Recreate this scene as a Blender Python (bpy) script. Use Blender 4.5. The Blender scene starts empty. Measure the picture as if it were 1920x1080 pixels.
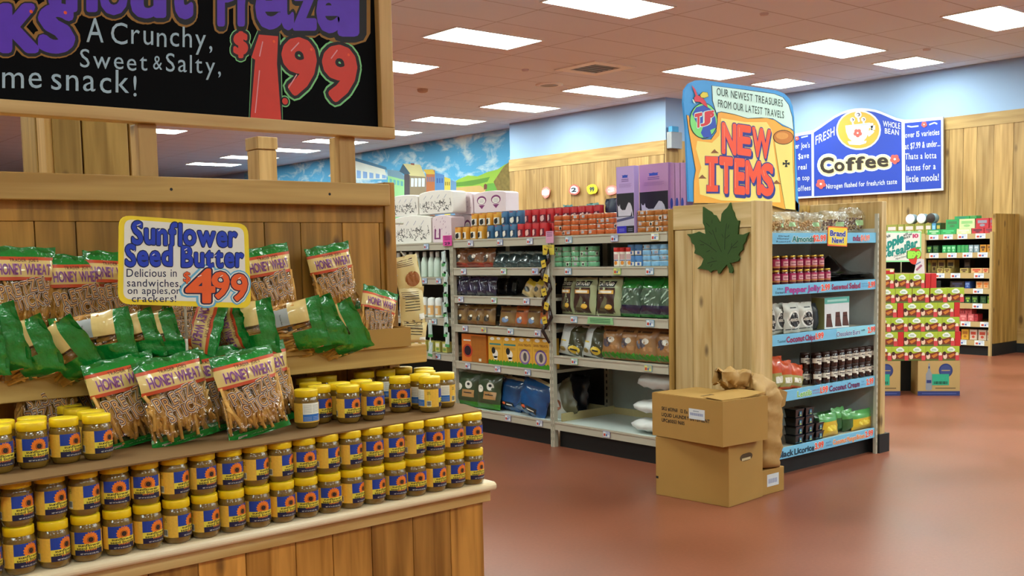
import bpy, math, random
from mathutils import Matrix, Vector
from mathutils.geometry import tessellate_polygon
SC = bpy.context.scene
COL = SC.collection
RN = random.Random(11)
PI = math.pi
rad = math.radians

# ------------------------------------------------------------------ camera
CR = ((0.7637788, -0.6451496, -0.0205890), (-0.0688291, -0.0496870, -0.9963904), (0.6417978, 0.7624390, -0.0823550))
EYE = Vector((0, 0, 1.43))
FPX, PCX, PCY = 1960.0, 960.0, 640.0
cd = bpy.data.cameras.new('camera')
cam = bpy.data.objects.new('camera', cd)
COL.objects.link(cam)
cd.sensor_width = 36.0
cd.lens = 36.0 * FPX / 1920
cd.shift_y = (PCY - 540) / 1920
cd.clip_end = 200
cam.matrix_world = Matrix(((CR[0][0], -CR[1][0], -CR[2][0], EYE.x), (CR[0][1], -CR[1][1], -CR[2][1], EYE.y),
                           (CR[0][2], -CR[1][2], -CR[2][2], EYE.z), (0, 0, 0, 1)))
SC.camera = cam

# ------------------------------------------------------------------ world, exposure
w = bpy.data.worlds.new('world'); SC.world = w
w.use_nodes = True
w.node_tree.nodes['Background'].inputs[0].default_value = (.8, .9, 1, 1)
w.node_tree.nodes['Background'].inputs[1].default_value = .05
SC.view_settings.view_transform = 'Standard'
SC.view_settings.look = 'None'
SC.view_settings.exposure = 1.28
SC.view_settings.gamma = 1.0
SC.view_settings.use_curve_mapping = False
SC.cycles.max_bounces = 8
SC.cycles.transparent_max_bounces = 16
SC.cycles.diffuse_bounces = 4
SC.cycles.glossy_bounces = 3
SC.cycles.caustics_reflective = False
SC.cycles.caustics_refractive = False
SC.cycles.sample_clamp_indirect = 4.0
SC.cycles.sample_clamp_direct = 12.0
LAMP = 13.0        # radiance of the ceiling light diffusers

# ------------------------------------------------------------------ measuring: photo pixel -> point on a real plane
def ray(x, y):
    a, b = (x - PCX) / FPX, (y - PCY) / FPX
    return Vector([CR[0][i] * a + CR[1][i] * b + CR[2][i] for i in range(3)])
def onX(x, y, X):
    r = ray(x, y); return EYE + r * (X / r.x)
def onY(x, y, Y):
    r = ray(x, y); return EYE + r * (Y / r.y)
def onZ(x, y, Z):
    r = ray(x, y); return EYE + r * ((Z - EYE.z) / r.z)
def onPl(x, y, p, n):
    r = ray(x, y); return EYE + r * ((Vector(p) - EYE).dot(n) / r.dot(n))
def hz(x, y, X, Y):
    r = ray(x, y); return EYE.z + (X * r.x + Y * r.y) / (r.x ** 2 + r.y ** 2) * r.z

# ------------------------------------------------------------------ materials
def hx(s, k=1.0):
    s = s.lstrip('#')
    o = []
    for i in (0, 2, 4):
        c = int(s[i:i + 2], 16) / 255
        o.append((c / 12.92 if c <= .04045 else ((c + .055) / 1.055) ** 2.4) * k)
    return (*o, 1)
def newmat(name):
    m = bpy.data.materials.new(name); m.use_nodes = True
    nt = m.node_tree; b = nt.nodes['Principled BSDF']
    return m, nt, b
def nd(nt, t, **kw):
    n = nt.nodes.new(t)
    for k, v in kw.items(): setattr(n, k, v)
    return n
MC = {}
def P(col, rough=.5, noise=.07, scale=30, metal=0, coat=0, bump=0, spec=.5):
    key = (col, rough, noise, scale, metal, coat, bump, spec)
    if key in MC: return MC[key]
    m, nt, b = newmat('paint_' + col.strip('#'))
    tc = nd(nt, 'ShaderNodeTexCoord'); no = nd(nt, 'ShaderNodeTexNoise')
    no.inputs['Scale'].default_value = scale; no.inputs['Detail'].default_value = 3
    nt.links.new(tc.outputs['Object'], no.inputs['Vector'])
    mx = nd(nt, 'ShaderNodeMix', data_type='RGBA')
    c = hx(col)
    mx.inputs[6].default_value = (*[v * (1 - noise) for v in c[:3]], 1)
    mx.inputs[7].default_value = (*[min(1, v * (1 + noise)) for v in c[:3]], 1)
    nt.links.new(no.outputs['Fac'], mx.inputs[0])
    nt.links.new(mx.outputs[2], b.inputs['Base Color'])
    b.inputs['Roughness'].default_value = rough
    b.inputs['Metallic'].default_value = metal
    b.inputs['Coat Weight'].default_value = coat
    b.inputs['Coat Roughness'].default_value = .06
    b.inputs['Specular IOR Level'].default_value = spec
    if bump:
        bp = nd(nt, 'ShaderNodeBump'); bp.inputs['Strength'].default_value = bump; bp.inputs['Distance'].default_value = .010
        nt.links.new(no.outputs['Fac'], bp.inputs['Height']); nt.links.new(bp.outputs[0], b.inputs['Normal'])
    MC[key] = m
    return m
def WOOD(name, light, dark, axis='Z', s=1.0, rough=.5, knots=.5, var=.35):
    m, nt, b = newmat(name)
    L = nt.links.new
    tc = nd(nt, 'ShaderNodeTexCoord'); at = nd(nt, 'ShaderNodeAttribute'); at.attribute_name = 'tone'
    sc = nd(nt, 'ShaderNodeVectorMath', operation='SCALE'); sc.inputs[0].default_value = (17.3, 23.1, 11.7)
    L(at.outputs['Fac'], sc.inputs['Scale'])
    ad = nd(nt, 'ShaderNodeVectorMath', operation='ADD'); L(tc.outputs['Object'], ad.inputs[0]); L(sc.outputs[0], ad.inputs[1])
    def mp(al, ac):
        n = nd(nt, 'ShaderNodeMapping')
        n.inputs['Scale'].default_value = [(al if a == axis else ac) * s for a in 'XYZ']
        L(ad.outputs[0], n.inputs['Vector']); return n
    m1 = mp(1.6, 26); n1 = nd(nt, 'ShaderNodeTexNoise'); n1.inputs['Scale'].default_value = 1; n1.inputs['Detail'].default_value = 7
    n1.inputs['Distortion'].default_value = .6; L(m1.outputs[0], n1.inputs['Vector'])
    m2 = mp(.9, 7); n2 = nd(nt, 'ShaderNodeTexNoise'); n2.inputs['Scale'].default_value = 1; n2.inputs['Detail'].default_value = 2
    L(m2.outputs[0], n2.inputs['Vector'])
    wv = nd(nt, 'ShaderNodeMath', operation='MULTIPLY'); wv.inputs[1].default_value = 26; L(n2.outputs['Fac'], wv.inputs[0])
    sn = nd(nt, 'ShaderNodeMath', operation='SINE'); L(wv.outputs[0], sn.inputs[0])
    cb = nd(nt, 'ShaderNodeMath', operation='MULTIPLY_ADD'); cb.inputs[1].default_value = .085; L(sn.outputs[0], cb.inputs[0]); L(n1.outputs['Fac'], cb.inputs[2])
    rp = nd(nt, 'ShaderNodeValToRGB'); rp.color_ramp.elements[0].position = .3; rp.color_ramp.elements[1].position = .72
    rp.color_ramp.elements[0].color = hx(dark); rp.color_ramp.elements[1].color = hx(light)
    L(cb.outputs[0], rp.inputs[0])
    hs = nd(nt, 'ShaderNodeHueSaturation'); L(rp.outputs[0], hs.inputs['Color'])
    vm = nd(nt, 'ShaderNodeMath', operation='MULTIPLY_ADD'); vm.inputs[1].default_value = var; vm.inputs[2].default_value = 1 - var / 2
    L(at.outputs['Fac'], vm.inputs[0]); L(vm.outputs[0], hs.inputs['Value'])
    out = hs.outputs[0]
    if knots:
        m3 = mp(4, 9); vo = nd(nt, 'ShaderNodeTexVoronoi'); vo.inputs['Scale'].default_value = 1; L(m3.outputs[0], vo.inputs['Vector'])
        r3 = nd(nt, 'ShaderNodeValToRGB'); e = r3.color_ramp.elements
        e[0].position = .1; e[0].color = (1, 1, 1, 1); e[1].position = .2; e[1].color = (0, 0, 0, 1)
        L(vo.outputs['Distance'], r3.inputs[0])
        sp = nd(nt, 'ShaderNodeSeparateColor'); L(vo.outputs['Color'], sp.inputs[0])
        gt = nd(nt, 'ShaderNodeMath', operation='GREATER_THAN'); gt.inputs[1].default_value = 1 - knots; L(sp.outputs[0], gt.inputs[0])
        mu = nd(nt, 'ShaderNodeMath', operation='MULTIPLY'); L(r3.outputs[0], mu.inputs[0]); L(gt.outputs[0], mu.inputs[1])
        mu2 = nd(nt, 'ShaderNodeMath', operation='MULTIPLY'); mu2.inputs[1].default_value = .8; L(mu.outputs[0], mu2.inputs[0])
        mx = nd(nt, 'ShaderNodeMix', data_type='RGBA'); mx.inputs[7].default_value = hx('#4a2f14')
        L(mu2.outputs[0], mx.inputs[0]); L(out, mx.inputs[6]); out = mx.outputs[2]
    L(out, b.inputs['Base Color']); b.inputs['Roughness'].default_value = rough
    bp = nd(nt, 'ShaderNodeBump'); bp.inputs['Strength'].default_value = .15; bp.inputs['Distance'].default_value = .003
    L(n1.outputs['Fac'], bp.inputs['Height']); L(bp.outputs[0], b.inputs['Normal'])
    return m
def FILM(name, tint='#ffffff', dens=.12, rough=.12, bump=.5, bscale=22):
    m, nt, b = newmat(name); L = nt.links.new
    nt.nodes.remove(b)
    o = nt.nodes['Material Output']
    tr = nd(nt, 'ShaderNodeBsdfTransparent'); tr.inputs[0].default_value = hx(tint)
    gl = nd(nt, 'ShaderNodeBsdfGlossy'); gl.inputs['Roughness'].default_value = rough
    tc = nd(nt, 'ShaderNodeTexCoord'); no = nd(nt, 'ShaderNodeTexNoise'); no.inputs['Scale'].default_value = bscale; no.inputs['Detail'].default_value = 2
    L(tc.outputs['Object'], no.inputs['Vector'])
    bp = nd(nt, 'ShaderNodeBump'); bp.inputs['Strength'].default_value = bump; bp.inputs['Distance'].default_value = .06
    L(no.outputs['Fac'], bp.inputs['Height']); L(bp.outputs[0], gl.inputs['Normal'])
    lw = nd(nt, 'ShaderNodeLayerWeight'); lw.inputs[0].default_value = .3
    ma = nd(nt, 'ShaderNodeMath', operation='MULTIPLY_ADD'); ma.inputs[1].default_value = .45; ma.inputs[2].default_value = dens
    L(lw.outputs['Facing'], ma.inputs[0])
    mx = nd(nt, 'ShaderNodeMixShader'); L(ma.outputs[0], mx.inputs[0]); L(tr.outputs[0], mx.inputs[1]); L(gl.outputs[0], mx.inputs[2])
    L(mx.outputs[0], o.inputs[0])
    return m
def EMIT(name, col, strength):
    m, nt, b = newmat(name)
    b.inputs['Base Color'].default_value = (.8, .8, .8, 1)
    b.inputs['Emission Color'].default_value = hx(col); b.inputs['Emission Strength'].default_value = strength
    return m

def floor_mat():
    m, nt, b = newmat('polished_red_concrete'); L = nt.links.new
    tc = nd(nt, 'ShaderNodeTexCoord')
    a = nd(nt, 'ShaderNodeTexNoise'); a.inputs['Scale'].default_value = 1.1; a.inputs['Detail'].default_value = 6; L(tc.outputs['Object'], a.inputs['Vector'])
    c = nd(nt, 'ShaderNodeTexNoise'); c.inputs['Scale'].default_value = 60; c.inputs['Detail'].default_value = 4; L(tc.outputs['Object'], c.inputs['Vector'])
    ad = nd(nt, 'ShaderNodeMath', operation='MULTIPLY_ADD'); ad.inputs[1].default_value = .45; L(c.outputs['Fac'], ad.inputs[0]); L(a.outputs['Fac'], ad.inputs[2])
    r = nd(nt, 'ShaderNodeValToRGB'); e = r.color_ramp.elements
    e[0].position = .45; e[0].color = hx('#743f2c'); e[1].position = .95; e[1].color = hx('#8f523c')
    L(ad.outputs[0], r.inputs[0])
    v = nd(nt, 'ShaderNodeTexVoronoi'); v.inputs['Scale'].default_value = 14; L(tc.outputs['Object'], v.inputs['Vector'])
    lt = nd(nt, 'ShaderNodeMath', operation='LESS_THAN'); lt.inputs[1].default_value = .045; L(v.outputs['Distance'], lt.inputs[0])
    mu = nd(nt, 'ShaderNodeMath', operation='MULTIPLY'); mu.inputs[1].default_value = .25; L(lt.outputs[0], mu.inputs[0])
    mx = nd(nt, 'ShaderNodeMix', data_type='RGBA'); mx.inputs[7].default_value = hx('#c79a86'); L(mu.outputs[0], mx.inputs[0]); L(r.outputs[0], mx.inputs[6])
    L(mx.outputs[2], b.inputs['Base Color'])
    ra = nd(nt, 'ShaderNodeMapRange'); ra.inputs[3].default_value = .24; ra.inputs[4].default_value = .42; L(a.outputs['Fac'], ra.inputs[0])
    L(ra.outputs[0], b.inputs['Roughness']); b.inputs['Specular IOR Level'].default_value = .5
    return m
def ceil_mat():
    m, nt, b = newmat('acoustic_tiles'); L = nt.links.new
    tc = nd(nt, 'ShaderNodeTexCoord'); sp = nd(nt, 'ShaderNodeSeparateXYZ'); L(tc.outputs['Object'], sp.inputs[0])
    def line(o, per, off):
        a = nd(nt, 'ShaderNodeMath', operation='ADD'); a.inputs[1].default_value = off; L(o, a.inputs[0])
        p = nd(nt, 'ShaderNodeMath', operation='PINGPONG'); p.inputs[1].default_value = per / 2; L(a.outputs[0], p.inputs[0])
        l = nd(nt, 'ShaderNodeMath', operation='LESS_THAN'); l.inputs[1].default_value = .009; L(p.outputs[0], l.inputs[0]); return l
    lx = line(sp.outputs[0], 1.32, -.95 + 40); ly = line(sp.outputs[1], .66, -.46 + 40)
    mx = nd(nt, 'ShaderNodeMath', operation='MAXIMUM'); L(lx.outputs[0], mx.inputs[0]); L(ly.outputs[0], mx.inputs[1])
    no = nd(nt, 'ShaderNodeTexNoise'); no.inputs['Scale'].default_value = .7; L(tc.outputs['Object'], no.inputs['Vector'])
    r = nd(nt, 'ShaderNodeValToRGB'); r.color_ramp.elements[0].color = hx('#dbe4ee'); r.color_ramp.elements[1].color = hx('#e4edf6'); L(no.outputs['Fac'], r.inputs[0])
    mu = nd(nt, 'ShaderNodeMath', operation='MULTIPLY'); mu.inputs[1].default_value = .45; L(mx.outputs[0], mu.inputs[0])
    cm = nd(nt, 'ShaderNodeMix', data_type='RGBA'); cm.inputs[7].default_value = hx('#77655e'); L(mu.outputs[0], cm.inputs[0]); L(r.outputs[0], cm.inputs[6])
    L(cm.outputs[2], b.inputs['Base Color']); b.inputs['Roughness'].default_value = .9
    return m
def sky_mat():
    m, nt, b = newmat('painted_clouds'); L = nt.links.new
    tc = nd(nt, 'ShaderNodeTexCoord'); mp = nd(nt, 'ShaderNodeMapping'); mp.inputs['Scale'].default_value = (.7, 1, 1.5); L(tc.outputs['Object'], mp.inputs['Vector'])
    no = nd(nt, 'ShaderNodeTexNoise'); no.inputs['Scale'].default_value = 2.2; no.inputs['Detail'].default_value = 8; no.inputs['Roughness'].default_value = .6; no.inputs['Distortion'].default_value = .5
    L(mp.outputs[0], no.inputs['Vector'])
    r = nd(nt, 'ShaderNodeValToRGB'); e = r.color_ramp.elements
    e[0].position = .5; e[0].color = hx('#4f9fcd'); e[1].position = .7; e[1].color = hx('#dfe6de')
    L(no.outputs['Fac'], r.inputs[0]); L(r.outputs[0], b.inputs['Base Color']); b.inputs['Roughness'].default_value = .7
    return m

M = dict(
    floor=floor_mat(), ceil=ceil_mat(), sky=sky_mat(),
    wallblue=P('#97b2d6', .7, .03, 3), cream=P('#b3a999', .8),
    plankwall=WOOD('wall_cedar', '#bd9860', '#94703c', 'Z', .6, .5, .5, .45),
    trimwall=WOOD('wall_trim_pine', '#bf9c62', '#9d7944', 'Y', .7, .5, .2, .2),
    cedar=WOOD('front_cedar', '#cb8d40', '#8d591b', 'Z', 1, .42, .25, .5),
    backpl=WOOD('back_cedar', '#c08a3a', '#865e1f', 'Z', 1, .45, .3, .5),
    beam=WOOD('oak_beam_lengthwise', '#cba562', '#a87f3e', 'X', .8, .45, .1, .15),
    pinex=WOOD('pine_frame_lengthwise', '#d6b479', '#b98e51', 'X', .8, .45, .3, .2),
    pinez=WOOD('pine_post_upright', '#cda568', '#a87d3f', 'Z', .8, .5, .2, .3),
    nose=WOOD('varnished_nosing', '#f3e2c4', '#e6cda2', 'X', .7, .25, 0, .1),
    maple=WOOD('panel_cedar', '#cdb282', '#af8f58', 'Z', .9, .5, .42, .3),
    mapley=WOOD('panel_rail', '#d0b586', '#b5965f', 'Y', .9, .5, .2, .2),
    dkz=WOOD('dark_cedar', '#b08a48', '#846228', 'Z', .9, .5, .4, .3),
    film=FILM('clear_film', '#fbf8f0', .06, .08, .8, 30), film2=FILM('clear_film_fine', '#fafcfa', .06, .1, 1.0, 40),
    lamp=EMIT('light_diffuser', '#eefff6', LAMP),
    card=P('#a9803f', .75, .06, 6), cardin=P('#745229', .8), kraft=P('#a98148', .6, .12, 14, bump=.3),
    metal=P('#b9b3a2', .45, .04, 8), metald=P('#8d8876', .5), deck=P('#cfd8d4', .4, .03, 6), black=P('#0b0b0c', .6), blackg=P('#0d0d12', .25),
    white=P('#eef0ee', .5, .03), backp=P('#8f9a96', .6),
)

# ------------------------------------------------------------------ mesh builder
GC = {}
def glyph(ch, wt=0.0):
    k = (ch, round(wt, 4))
    if k not in GC:
        if wt:                                   # bolder: the plain letter plus a round-jointed stroke along its outline
            v, f = glyph(ch); v = [(q[0], q[1], 1.4e-4) for q in v]; f = list(f); cnt = {}; nstr = 0
            for q in f:
                for i in range(len(q)):
                    e = (q[i], q[(i + 1) % len(q)]); s = (min(e), max(e)); cnt[s] = None if s in cnt else e
            for s, e in list(cnt.items()):
                if e is None: continue
                (ax, ay), (bx, by) = v[e[0]][:2], v[e[1]][:2]; dx, dy = bx - ax, by - ay; l = math.hypot(dx, dy)
                if l < 1e-6: continue
                a0 = math.atan2(dy, dx); n = len(v); zz = (nstr % 17) * 8e-6; nstr += 1
                pts = [(ax + wt * math.cos(a0 + t), ay + wt * math.sin(a0 + t), zz) for t in (PI / 2, PI * .75, PI, PI * 1.25, PI * 1.5)] + \
                      [(bx + wt * math.cos(a0 + t), by + wt * math.sin(a0 + t), zz) for t in (-PI / 2, -PI / 4, 0, PI / 4, PI / 2)]
                v += pts; f.append(tuple(range(n, n + 10)))
            GC[k] = (v, f); return GC[k]
        c = bpy.data.curves.new('g', 'FONT'); c.body = ch; c.size = 1; c.resolution_u = 3
        c.dimensions = '2D'; c.fill_mode = 'FRONT'
        o = bpy.data.objects.new('g', c)
        me = bpy.data.meshes.new_from_object(o)
        idx = {}; mp = []; v = []
        for q in me.vertices:
            key = (round(q.co.x, 5), round(q.co.y, 5))
            if key not in idx: idx[key] = len(v); v.append((q.co.x, q.co.y, 0.0))
            mp.append(idx[key])
        f = []
        for q in me.polygons:
            t = tuple(mp[i] for i in q.vertices)
            if len(set(t)) < len(t): continue
            if sum(v[t[i]][0] * v[t[(i + 1) % len(t)]][1] - v[t[(i + 1) % len(t)]][0] * v[t[i]][1] for i in range(len(t))) < 0: t = t[::-1]
            f.append(t)
        bpy.data.objects.remove(o); bpy.data.curves.remove(c); bpy.data.meshes.remove(me)
        GC[k] = (v, f)
    return GC[k]
def gbox(ch):
    v, f = glyph(ch)
    if not v: return (0, 0, .28, .7)
    xs = [p[0] for p in v]; ys = [p[1] for p in v]
    return min(xs), min(ys), max(xs), max(ys)
CAPH = gbox('H')[3]
FACE = Matrix.Rotation(PI / 2, 4, 'X')        # drawing plane: x right, y up, z towards whoever looks at the face
def fine(v, f, L=.009):            # split big faces so lettering can follow a curved surface
    v = list(v); out = []; todo = []; mid = {}
    for q in f: todo += [(q[0], q[i], q[i + 1]) for i in range(1, len(q) - 1)]
    while todo:
        t = todo.pop(); e = [math.dist(v[t[i]], v[t[(i + 1) % 3]]) for i in range(3)]; m = max(e)
        if m < L: out.append(t); continue
        i = e.index(m); a, b, c = t[i], t[(i + 1) % 3], t[(i + 2) % 3]; k = (min(a, b), max(a, b))
        if k not in mid: mid[k] = len(v); v.append(tuple((v[a][j] + v[b][j]) / 2 for j in range(3)))
        todo += [(a, mid[k], c), (mid[k], b, c)]
    return v, out
class MB:
    def __init__(s):
        s.v, s.f, s.mi, s.t, s.sm, s.mats = [], [], [], [], [], []
        s.M = Matrix(); s.warp = None
    def add(s, vs, fs, mat, tone=.5, smooth=False):
        b = len(s.v)
        for p in vs:
            p = Vector(p)
            if s.warp: p = Vector(s.warp(p))
            s.v.append(s.M @ p); s.t.append(tone)
        per = isinstance(mat, (list, tuple))
        for i, f in enumerate(fs):
            m = mat[i] if per else mat
            if m not in s.mats: s.mats.append(m)
            s.f.append(tuple(b + q for q in f)); s.mi.append(s.mats.index(m)); s.sm.append(smooth)
    def box(s, x0, x1, y0, y1, z0, z1, mat, tone=None):
        vs = [(x, y, z) for z in (z0, z1) for y in (y0, y1) for x in (x0, x1)]
        s.add(vs, [(0, 2, 3, 1), (4, 5, 7, 6), (0, 1, 5, 4), (1, 3, 7, 5), (3, 2, 6, 7), (2, 0, 4, 6)], mat, RN.random() if tone is None else tone)
    def prism(s, poly, z0, z1, mat, side=None, tone=.5):
        n = len(poly)
        a = sum(poly[i][0] * poly[(i + 1) % n][1] - poly[(i + 1) % n][0] * poly[i][1] for i in range(n))
        if a < 0: poly = poly[::-1]
        s.add([(x, y, z0) for x, y in poly] + [(x, y, z1) for x, y in poly],
              [tuple(range(n - 1, -1, -1)), tuple(range(n, 2 * n))] + [(i, (i + 1) % n, n + (i + 1) % n, n + i) for i in range(n)],
              [mat, mat] + [side or mat] * n, tone)
    def flat(s, poly, z, mat):
        n = len(poly)
        a = sum(poly[i][0] * poly[(i + 1) % n][1] - poly[(i + 1) % n][0] * poly[i][1] for i in range(n))
        if a < 0: poly = poly[::-1]
        vs, fs = [(x, y, z) for x, y in poly], [tuple(range(n))]
        if s.warp:
            fs = []
            for t in tessellate_polygon([[Vector(q) for q in vs]]):
                (ax, ay, _), (bx, by, _), (cx, cy, _) = (vs[i] for i in t)
                fs.append(tuple(t) if (bx - ax) * (cy - ay) - (by - ay) * (cx - ax) > 0 else tuple(t)[::-1])
            vs, fs = fine(vs, fs, .014)
        s.add(vs, fs, mat)
    def rect(s, x0, y0, x1, y1, z, mat): s.flat([(x0, y0), (x1, y0), (x1, y1), (x0, y1)], z, mat)
    def grect(s, x0, y0, x1, y1, z, mat, nx=6):
        vs = [(x0 + (x1 - x0) * i / nx, y, z) for y in (y0, y1) for i in range(nx + 1)]
        s.add(vs, [(i, i + 1, nx + 2 + i, nx + 1 + i) for i in range(nx)], mat)
    def disc(s, cx, cy, rx, ry, z, mat, n=20, wob=0):
        s.flat([(cx + rx * (1 + wob * (i % 2)) * math.cos(2 * PI * i / n), cy + ry * (1 + wob * (i % 2)) * math.sin(2 * PI * i / n)) for i in range(n)], z, mat)
    def line(s, pts, wd, z, mat):
        for (ax, ay), (bx, by) in zip(pts, pts[1:]):
            dx, dy = bx - ax, by - ay; l = math.hypot(dx, dy) or 1; nx, ny = -dy / l * wd / 2, dx / l * wd / 2
            s.flat([(ax + nx, ay + ny), (ax - nx, ay - ny), (bx - nx, by - ny), (bx + nx, by + ny)], z, mat)
    def lathe(s, prof, mat, n=24, smooth=True):
        vs = [(r * math.cos(2 * PI * i / n), r * math.sin(2 * PI * i / n), z) for r, z in prof for i in range(n)]
        fs, ms = [], []
        for k in range(len(prof) - 1):
            for i in range(n):
                fs.append((k * n + i, k * n + (i + 1) % n, (k + 1) * n + (i + 1) % n, (k + 1) * n + i))
                ms.append(mat[k] if isinstance(mat, (list, tuple)) else mat)
        s.add(vs, fs, ms, .5, smooth)
    def tube(s, path, r, mat, n=8, tone=.5, cap=True):
        path = [Vector(p) for p in path]; rs = r if isinstance(r, (list, tuple)) else [r] * len(path)
        vs = []
        for i, p in enumerate(path):
            d = (path[min(i + 1, len(path) - 1)] - path[max(i - 1, 0)]).normalized()
            a = d.orthogonal().normalized() if i == 0 else (a - d * a.dot(d)).normalized()
            b = d.cross(a)
            vs += [p + (a * math.cos(2 * PI * k / n) + b * math.sin(2 * PI * k / n)) * rs[i] for k in range(n)]
        fs = [(i * n + k, i * n + (k + 1) % n, (i + 1) * n + (k + 1) % n, (i + 1) * n + k) for i in range(len(path) - 1) for k in range(n)]
        if cap: fs += [tuple(range(n - 1, -1, -1)), tuple(range((len(path) - 1) * n, len(path) * n))]
        s.add(vs, fs, mat, tone, True)
    # --- lettering
    def letters(s, st, gap=.1, jit=0):
        x = 0; out = []; r = random.Random(len(st) * 7 + 3)
        for ch in st:
            if ch == ' ': x += .34; continue
            b = gbox(ch); out.append((ch, x - b[0], jit * (r.random() - .5))); x += b[2] - b[0] + gap
        return out, x - gap
    def write(s, st, o, ax, ay, layers, gap=.1, jit=0):
        """o: baseline start; ax: whole width vector; ay: cap height vector; layers: (weight, dx, dy, z, material)"""
        lt, W = s.letters(st, gap, jit)
        o = Vector(o); ax = Vector(ax) / W; ay = Vector(ay) / CAPH
        for wt, dx, dy, z, mat in layers:
            for li, (ch, x, dyj) in enumerate(lt):
                v, f = glyph(ch, wt); zl = z + (li % 2) * 1.5e-4
                v = [(*(o + ax * (p[0] + x + dx) + ay * (p[1] + dyj + dy)), zl + p[2]) for p in v]
                if s.warp: v, f = fine(v, f)
                s.add(v, f, mat)
    def txt(s, st, x, y, W, H, mat, z=.001, wt=0.0, gap=.1, jit=0, more=()):
        s.write(st, (x, y), (W, 0), (0, H), list(more) + [(wt, 0, 0, z, mat)], gap, jit)
    def ptxt(s, conv, st, l, r, h, mat, z=.001, wt=0.0, gap=.1, jit=0, more=()):
        a = Vector(conv(*l)); b = Vector(conv(*r)); u = Vector(conv(l[0], l[1] - h))
        s.write(st, a, b - a, u - a, list(more) + [(wt, 0, 0, z, mat)], gap, jit)
    def pglyph(s, conv, ch, x0, y0, x1, y1, layers, skew=0):
        b = gbox(ch); q = [Vector(conv(x, y)) for x, y in ((x0, y1), (x1, y1 + skew), (x0, y0), (x1, y0 + skew))]
        for wt, dx, dy, z, mat in layers:
            v, f = glyph(ch, wt); vs = []
            for px, py, pz_ in v:
                a = (px + dx - b[0]) / (b[2] - b[0]); c = (py + dy - b[1]) / (b[3] - b[1])
                vs.append((*((q[0] * (1 - a) + q[1] * a) * (1 - c) + (q[2] * (1 - a) + q[3] * a) * c), z + pz_))
            s.add(vs, f, mat)
    def build(s, name, parent=None, loc=(0, 0, 0), rz=0, bev=0):
        me = bpy.data.meshes.new(name)
        me.from_pydata([tuple(p) for p in s.v], [], s.f)
        for m in s.mats: me.materials.append(m)
        me.polygons.foreach_set('material_index', s.mi)
        me.polygons.foreach_set('use_smooth', s.sm)
        a = me.attributes.new('tone', 'FLOAT', 'POINT'); a.data.foreach_set('value', s.t)
        me.update()
        o = bpy.data.objects.new(name, me); COL.objects.link(o)
        o.location = loc; o.rotation_euler = (0, 0, rz)
        if parent: o.parent = parent
        if bev:
            b = o.modifiers.new('soft_edges', 'BEVEL'); b.width = bev; b.segments = 2; b.limit_method = 'ANGLE'
        return o
def tag(o, label, cat, group=None):
    o['label'] = label; o['category'] = cat
    if group: o['group'] = group
    return o
def thing(name, label, cat, loc=(0, 0, 0), rz=0, group=None):
    o = bpy.data.objects.new(name, None); COL.objects.link(o); o.empty_display_size = .05
    o.location = loc; o.rotation_euler = (0, 0, rz)
    return tag(o, label, cat, group)
def struct(o): o['kind'] = 'structure'; return o
def dup(root, loc, rz=0, label=None, group=None, mat=None):
    r = root.copy(); COL.objects.link(r)
    if mat is not None: r.matrix_world = mat
    else: r.location = loc; r.rotation_euler = (0, 0, rz)
    if label: r['label'] = label
    if group: r['group'] = group
    for ch in list(root.children):
        c = ch.copy(); COL.objects.link(c); c.parent = r
        for g in list(ch.children):
            d = g.copy(); COL.objects.link(d); d.parent = c
    return r
ORD = 'first second third fourth fifth sixth seventh eighth ninth tenth eleventh twelfth thirteenth fourteenth fifteenth sixteenth seventeenth eighteenth nineteenth twentieth'.split()
FW = -PI / 2     # things on faces that look towards -X

# ------------------------------------------------------------------ room shell
CZ = 3.87
BL, BRT = onX(956, 280, 12.75).y, onX(1248, 215, 12.75).y     # corners of the wall bump-out
def slab(name, x0, x1, y0, y1, z0, z1, mat):
    mb = MB(); mb.box(x0, x1, y0, y1, z0, z1, mat, .5); return struct(mb.build(name))
slab('floor', -7, 15, -7, 34, -.1, 0, M['floor'])
slab('ceiling', -7, 15, -7, 34, CZ, CZ + .1, M['ceil'])
slab('wall_coffee', 14.1, 14.3, -7, BRT, 0, CZ, M['wallblue'])
slab('wall_bumpout', 12.75, 14.3, BRT, BL, 0, CZ, M['wallblue'])
slab('wall_mural', 13.2, 13.4, BL, 34, 0, CZ, M['wallblue'])
slab('wall_far', -7, 15, 33.8, 34, 0, CZ, M['cream'])
slab('wall_left', -7.2, -7, -7, 34, 0, CZ, M['cream'])
slab('wall_front', -7, 15, -7.2, -7, 0, CZ, M['cream'])
def planks_x(name, X, y0, y1, z0, z1, wmin, wmax, mat, t=.02):     # boards on a face looking towards -X
    mb = MB(); y = y0
    while y < y1 - .02:
        wd = min(RN.uniform(wmin, wmax), y1 - y); mb.box(X - t - RN.random() * .003, X, y + .0025, y + wd - .0025, z0, z1, mat); y += wd
    return mb.build(name)
ZW = 3.2
struct(planks_x('trim_1', 14.1, 4, BRT, .32, ZW - .17, .16, .26, M['plankwall']))
struct(planks_x('trim_2', 12.75, BRT + .02, BL, .3, ZW - .22, .2, .34, M['plankwall']))
mb = MB(); mb.box(14.07, 14.1, 4, BRT - .01, ZW - .17, ZW, M['trimwall']); mb.box(14.07, 14.1, 4, BRT - .01, .12, .32, M['trimwall']); struct(mb.build('trim_3'))
mb = MB(); mb.box(12.72, 12.75, BRT - .01, BL, ZW - .22, ZW, M['trimwall']); mb.box(12.71, 12.75, BRT - .01, BL, 2.0, 2.14, M['trimwall']); struct(mb.build('trim_4'))
mb = MB()
x = 12.72
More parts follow.
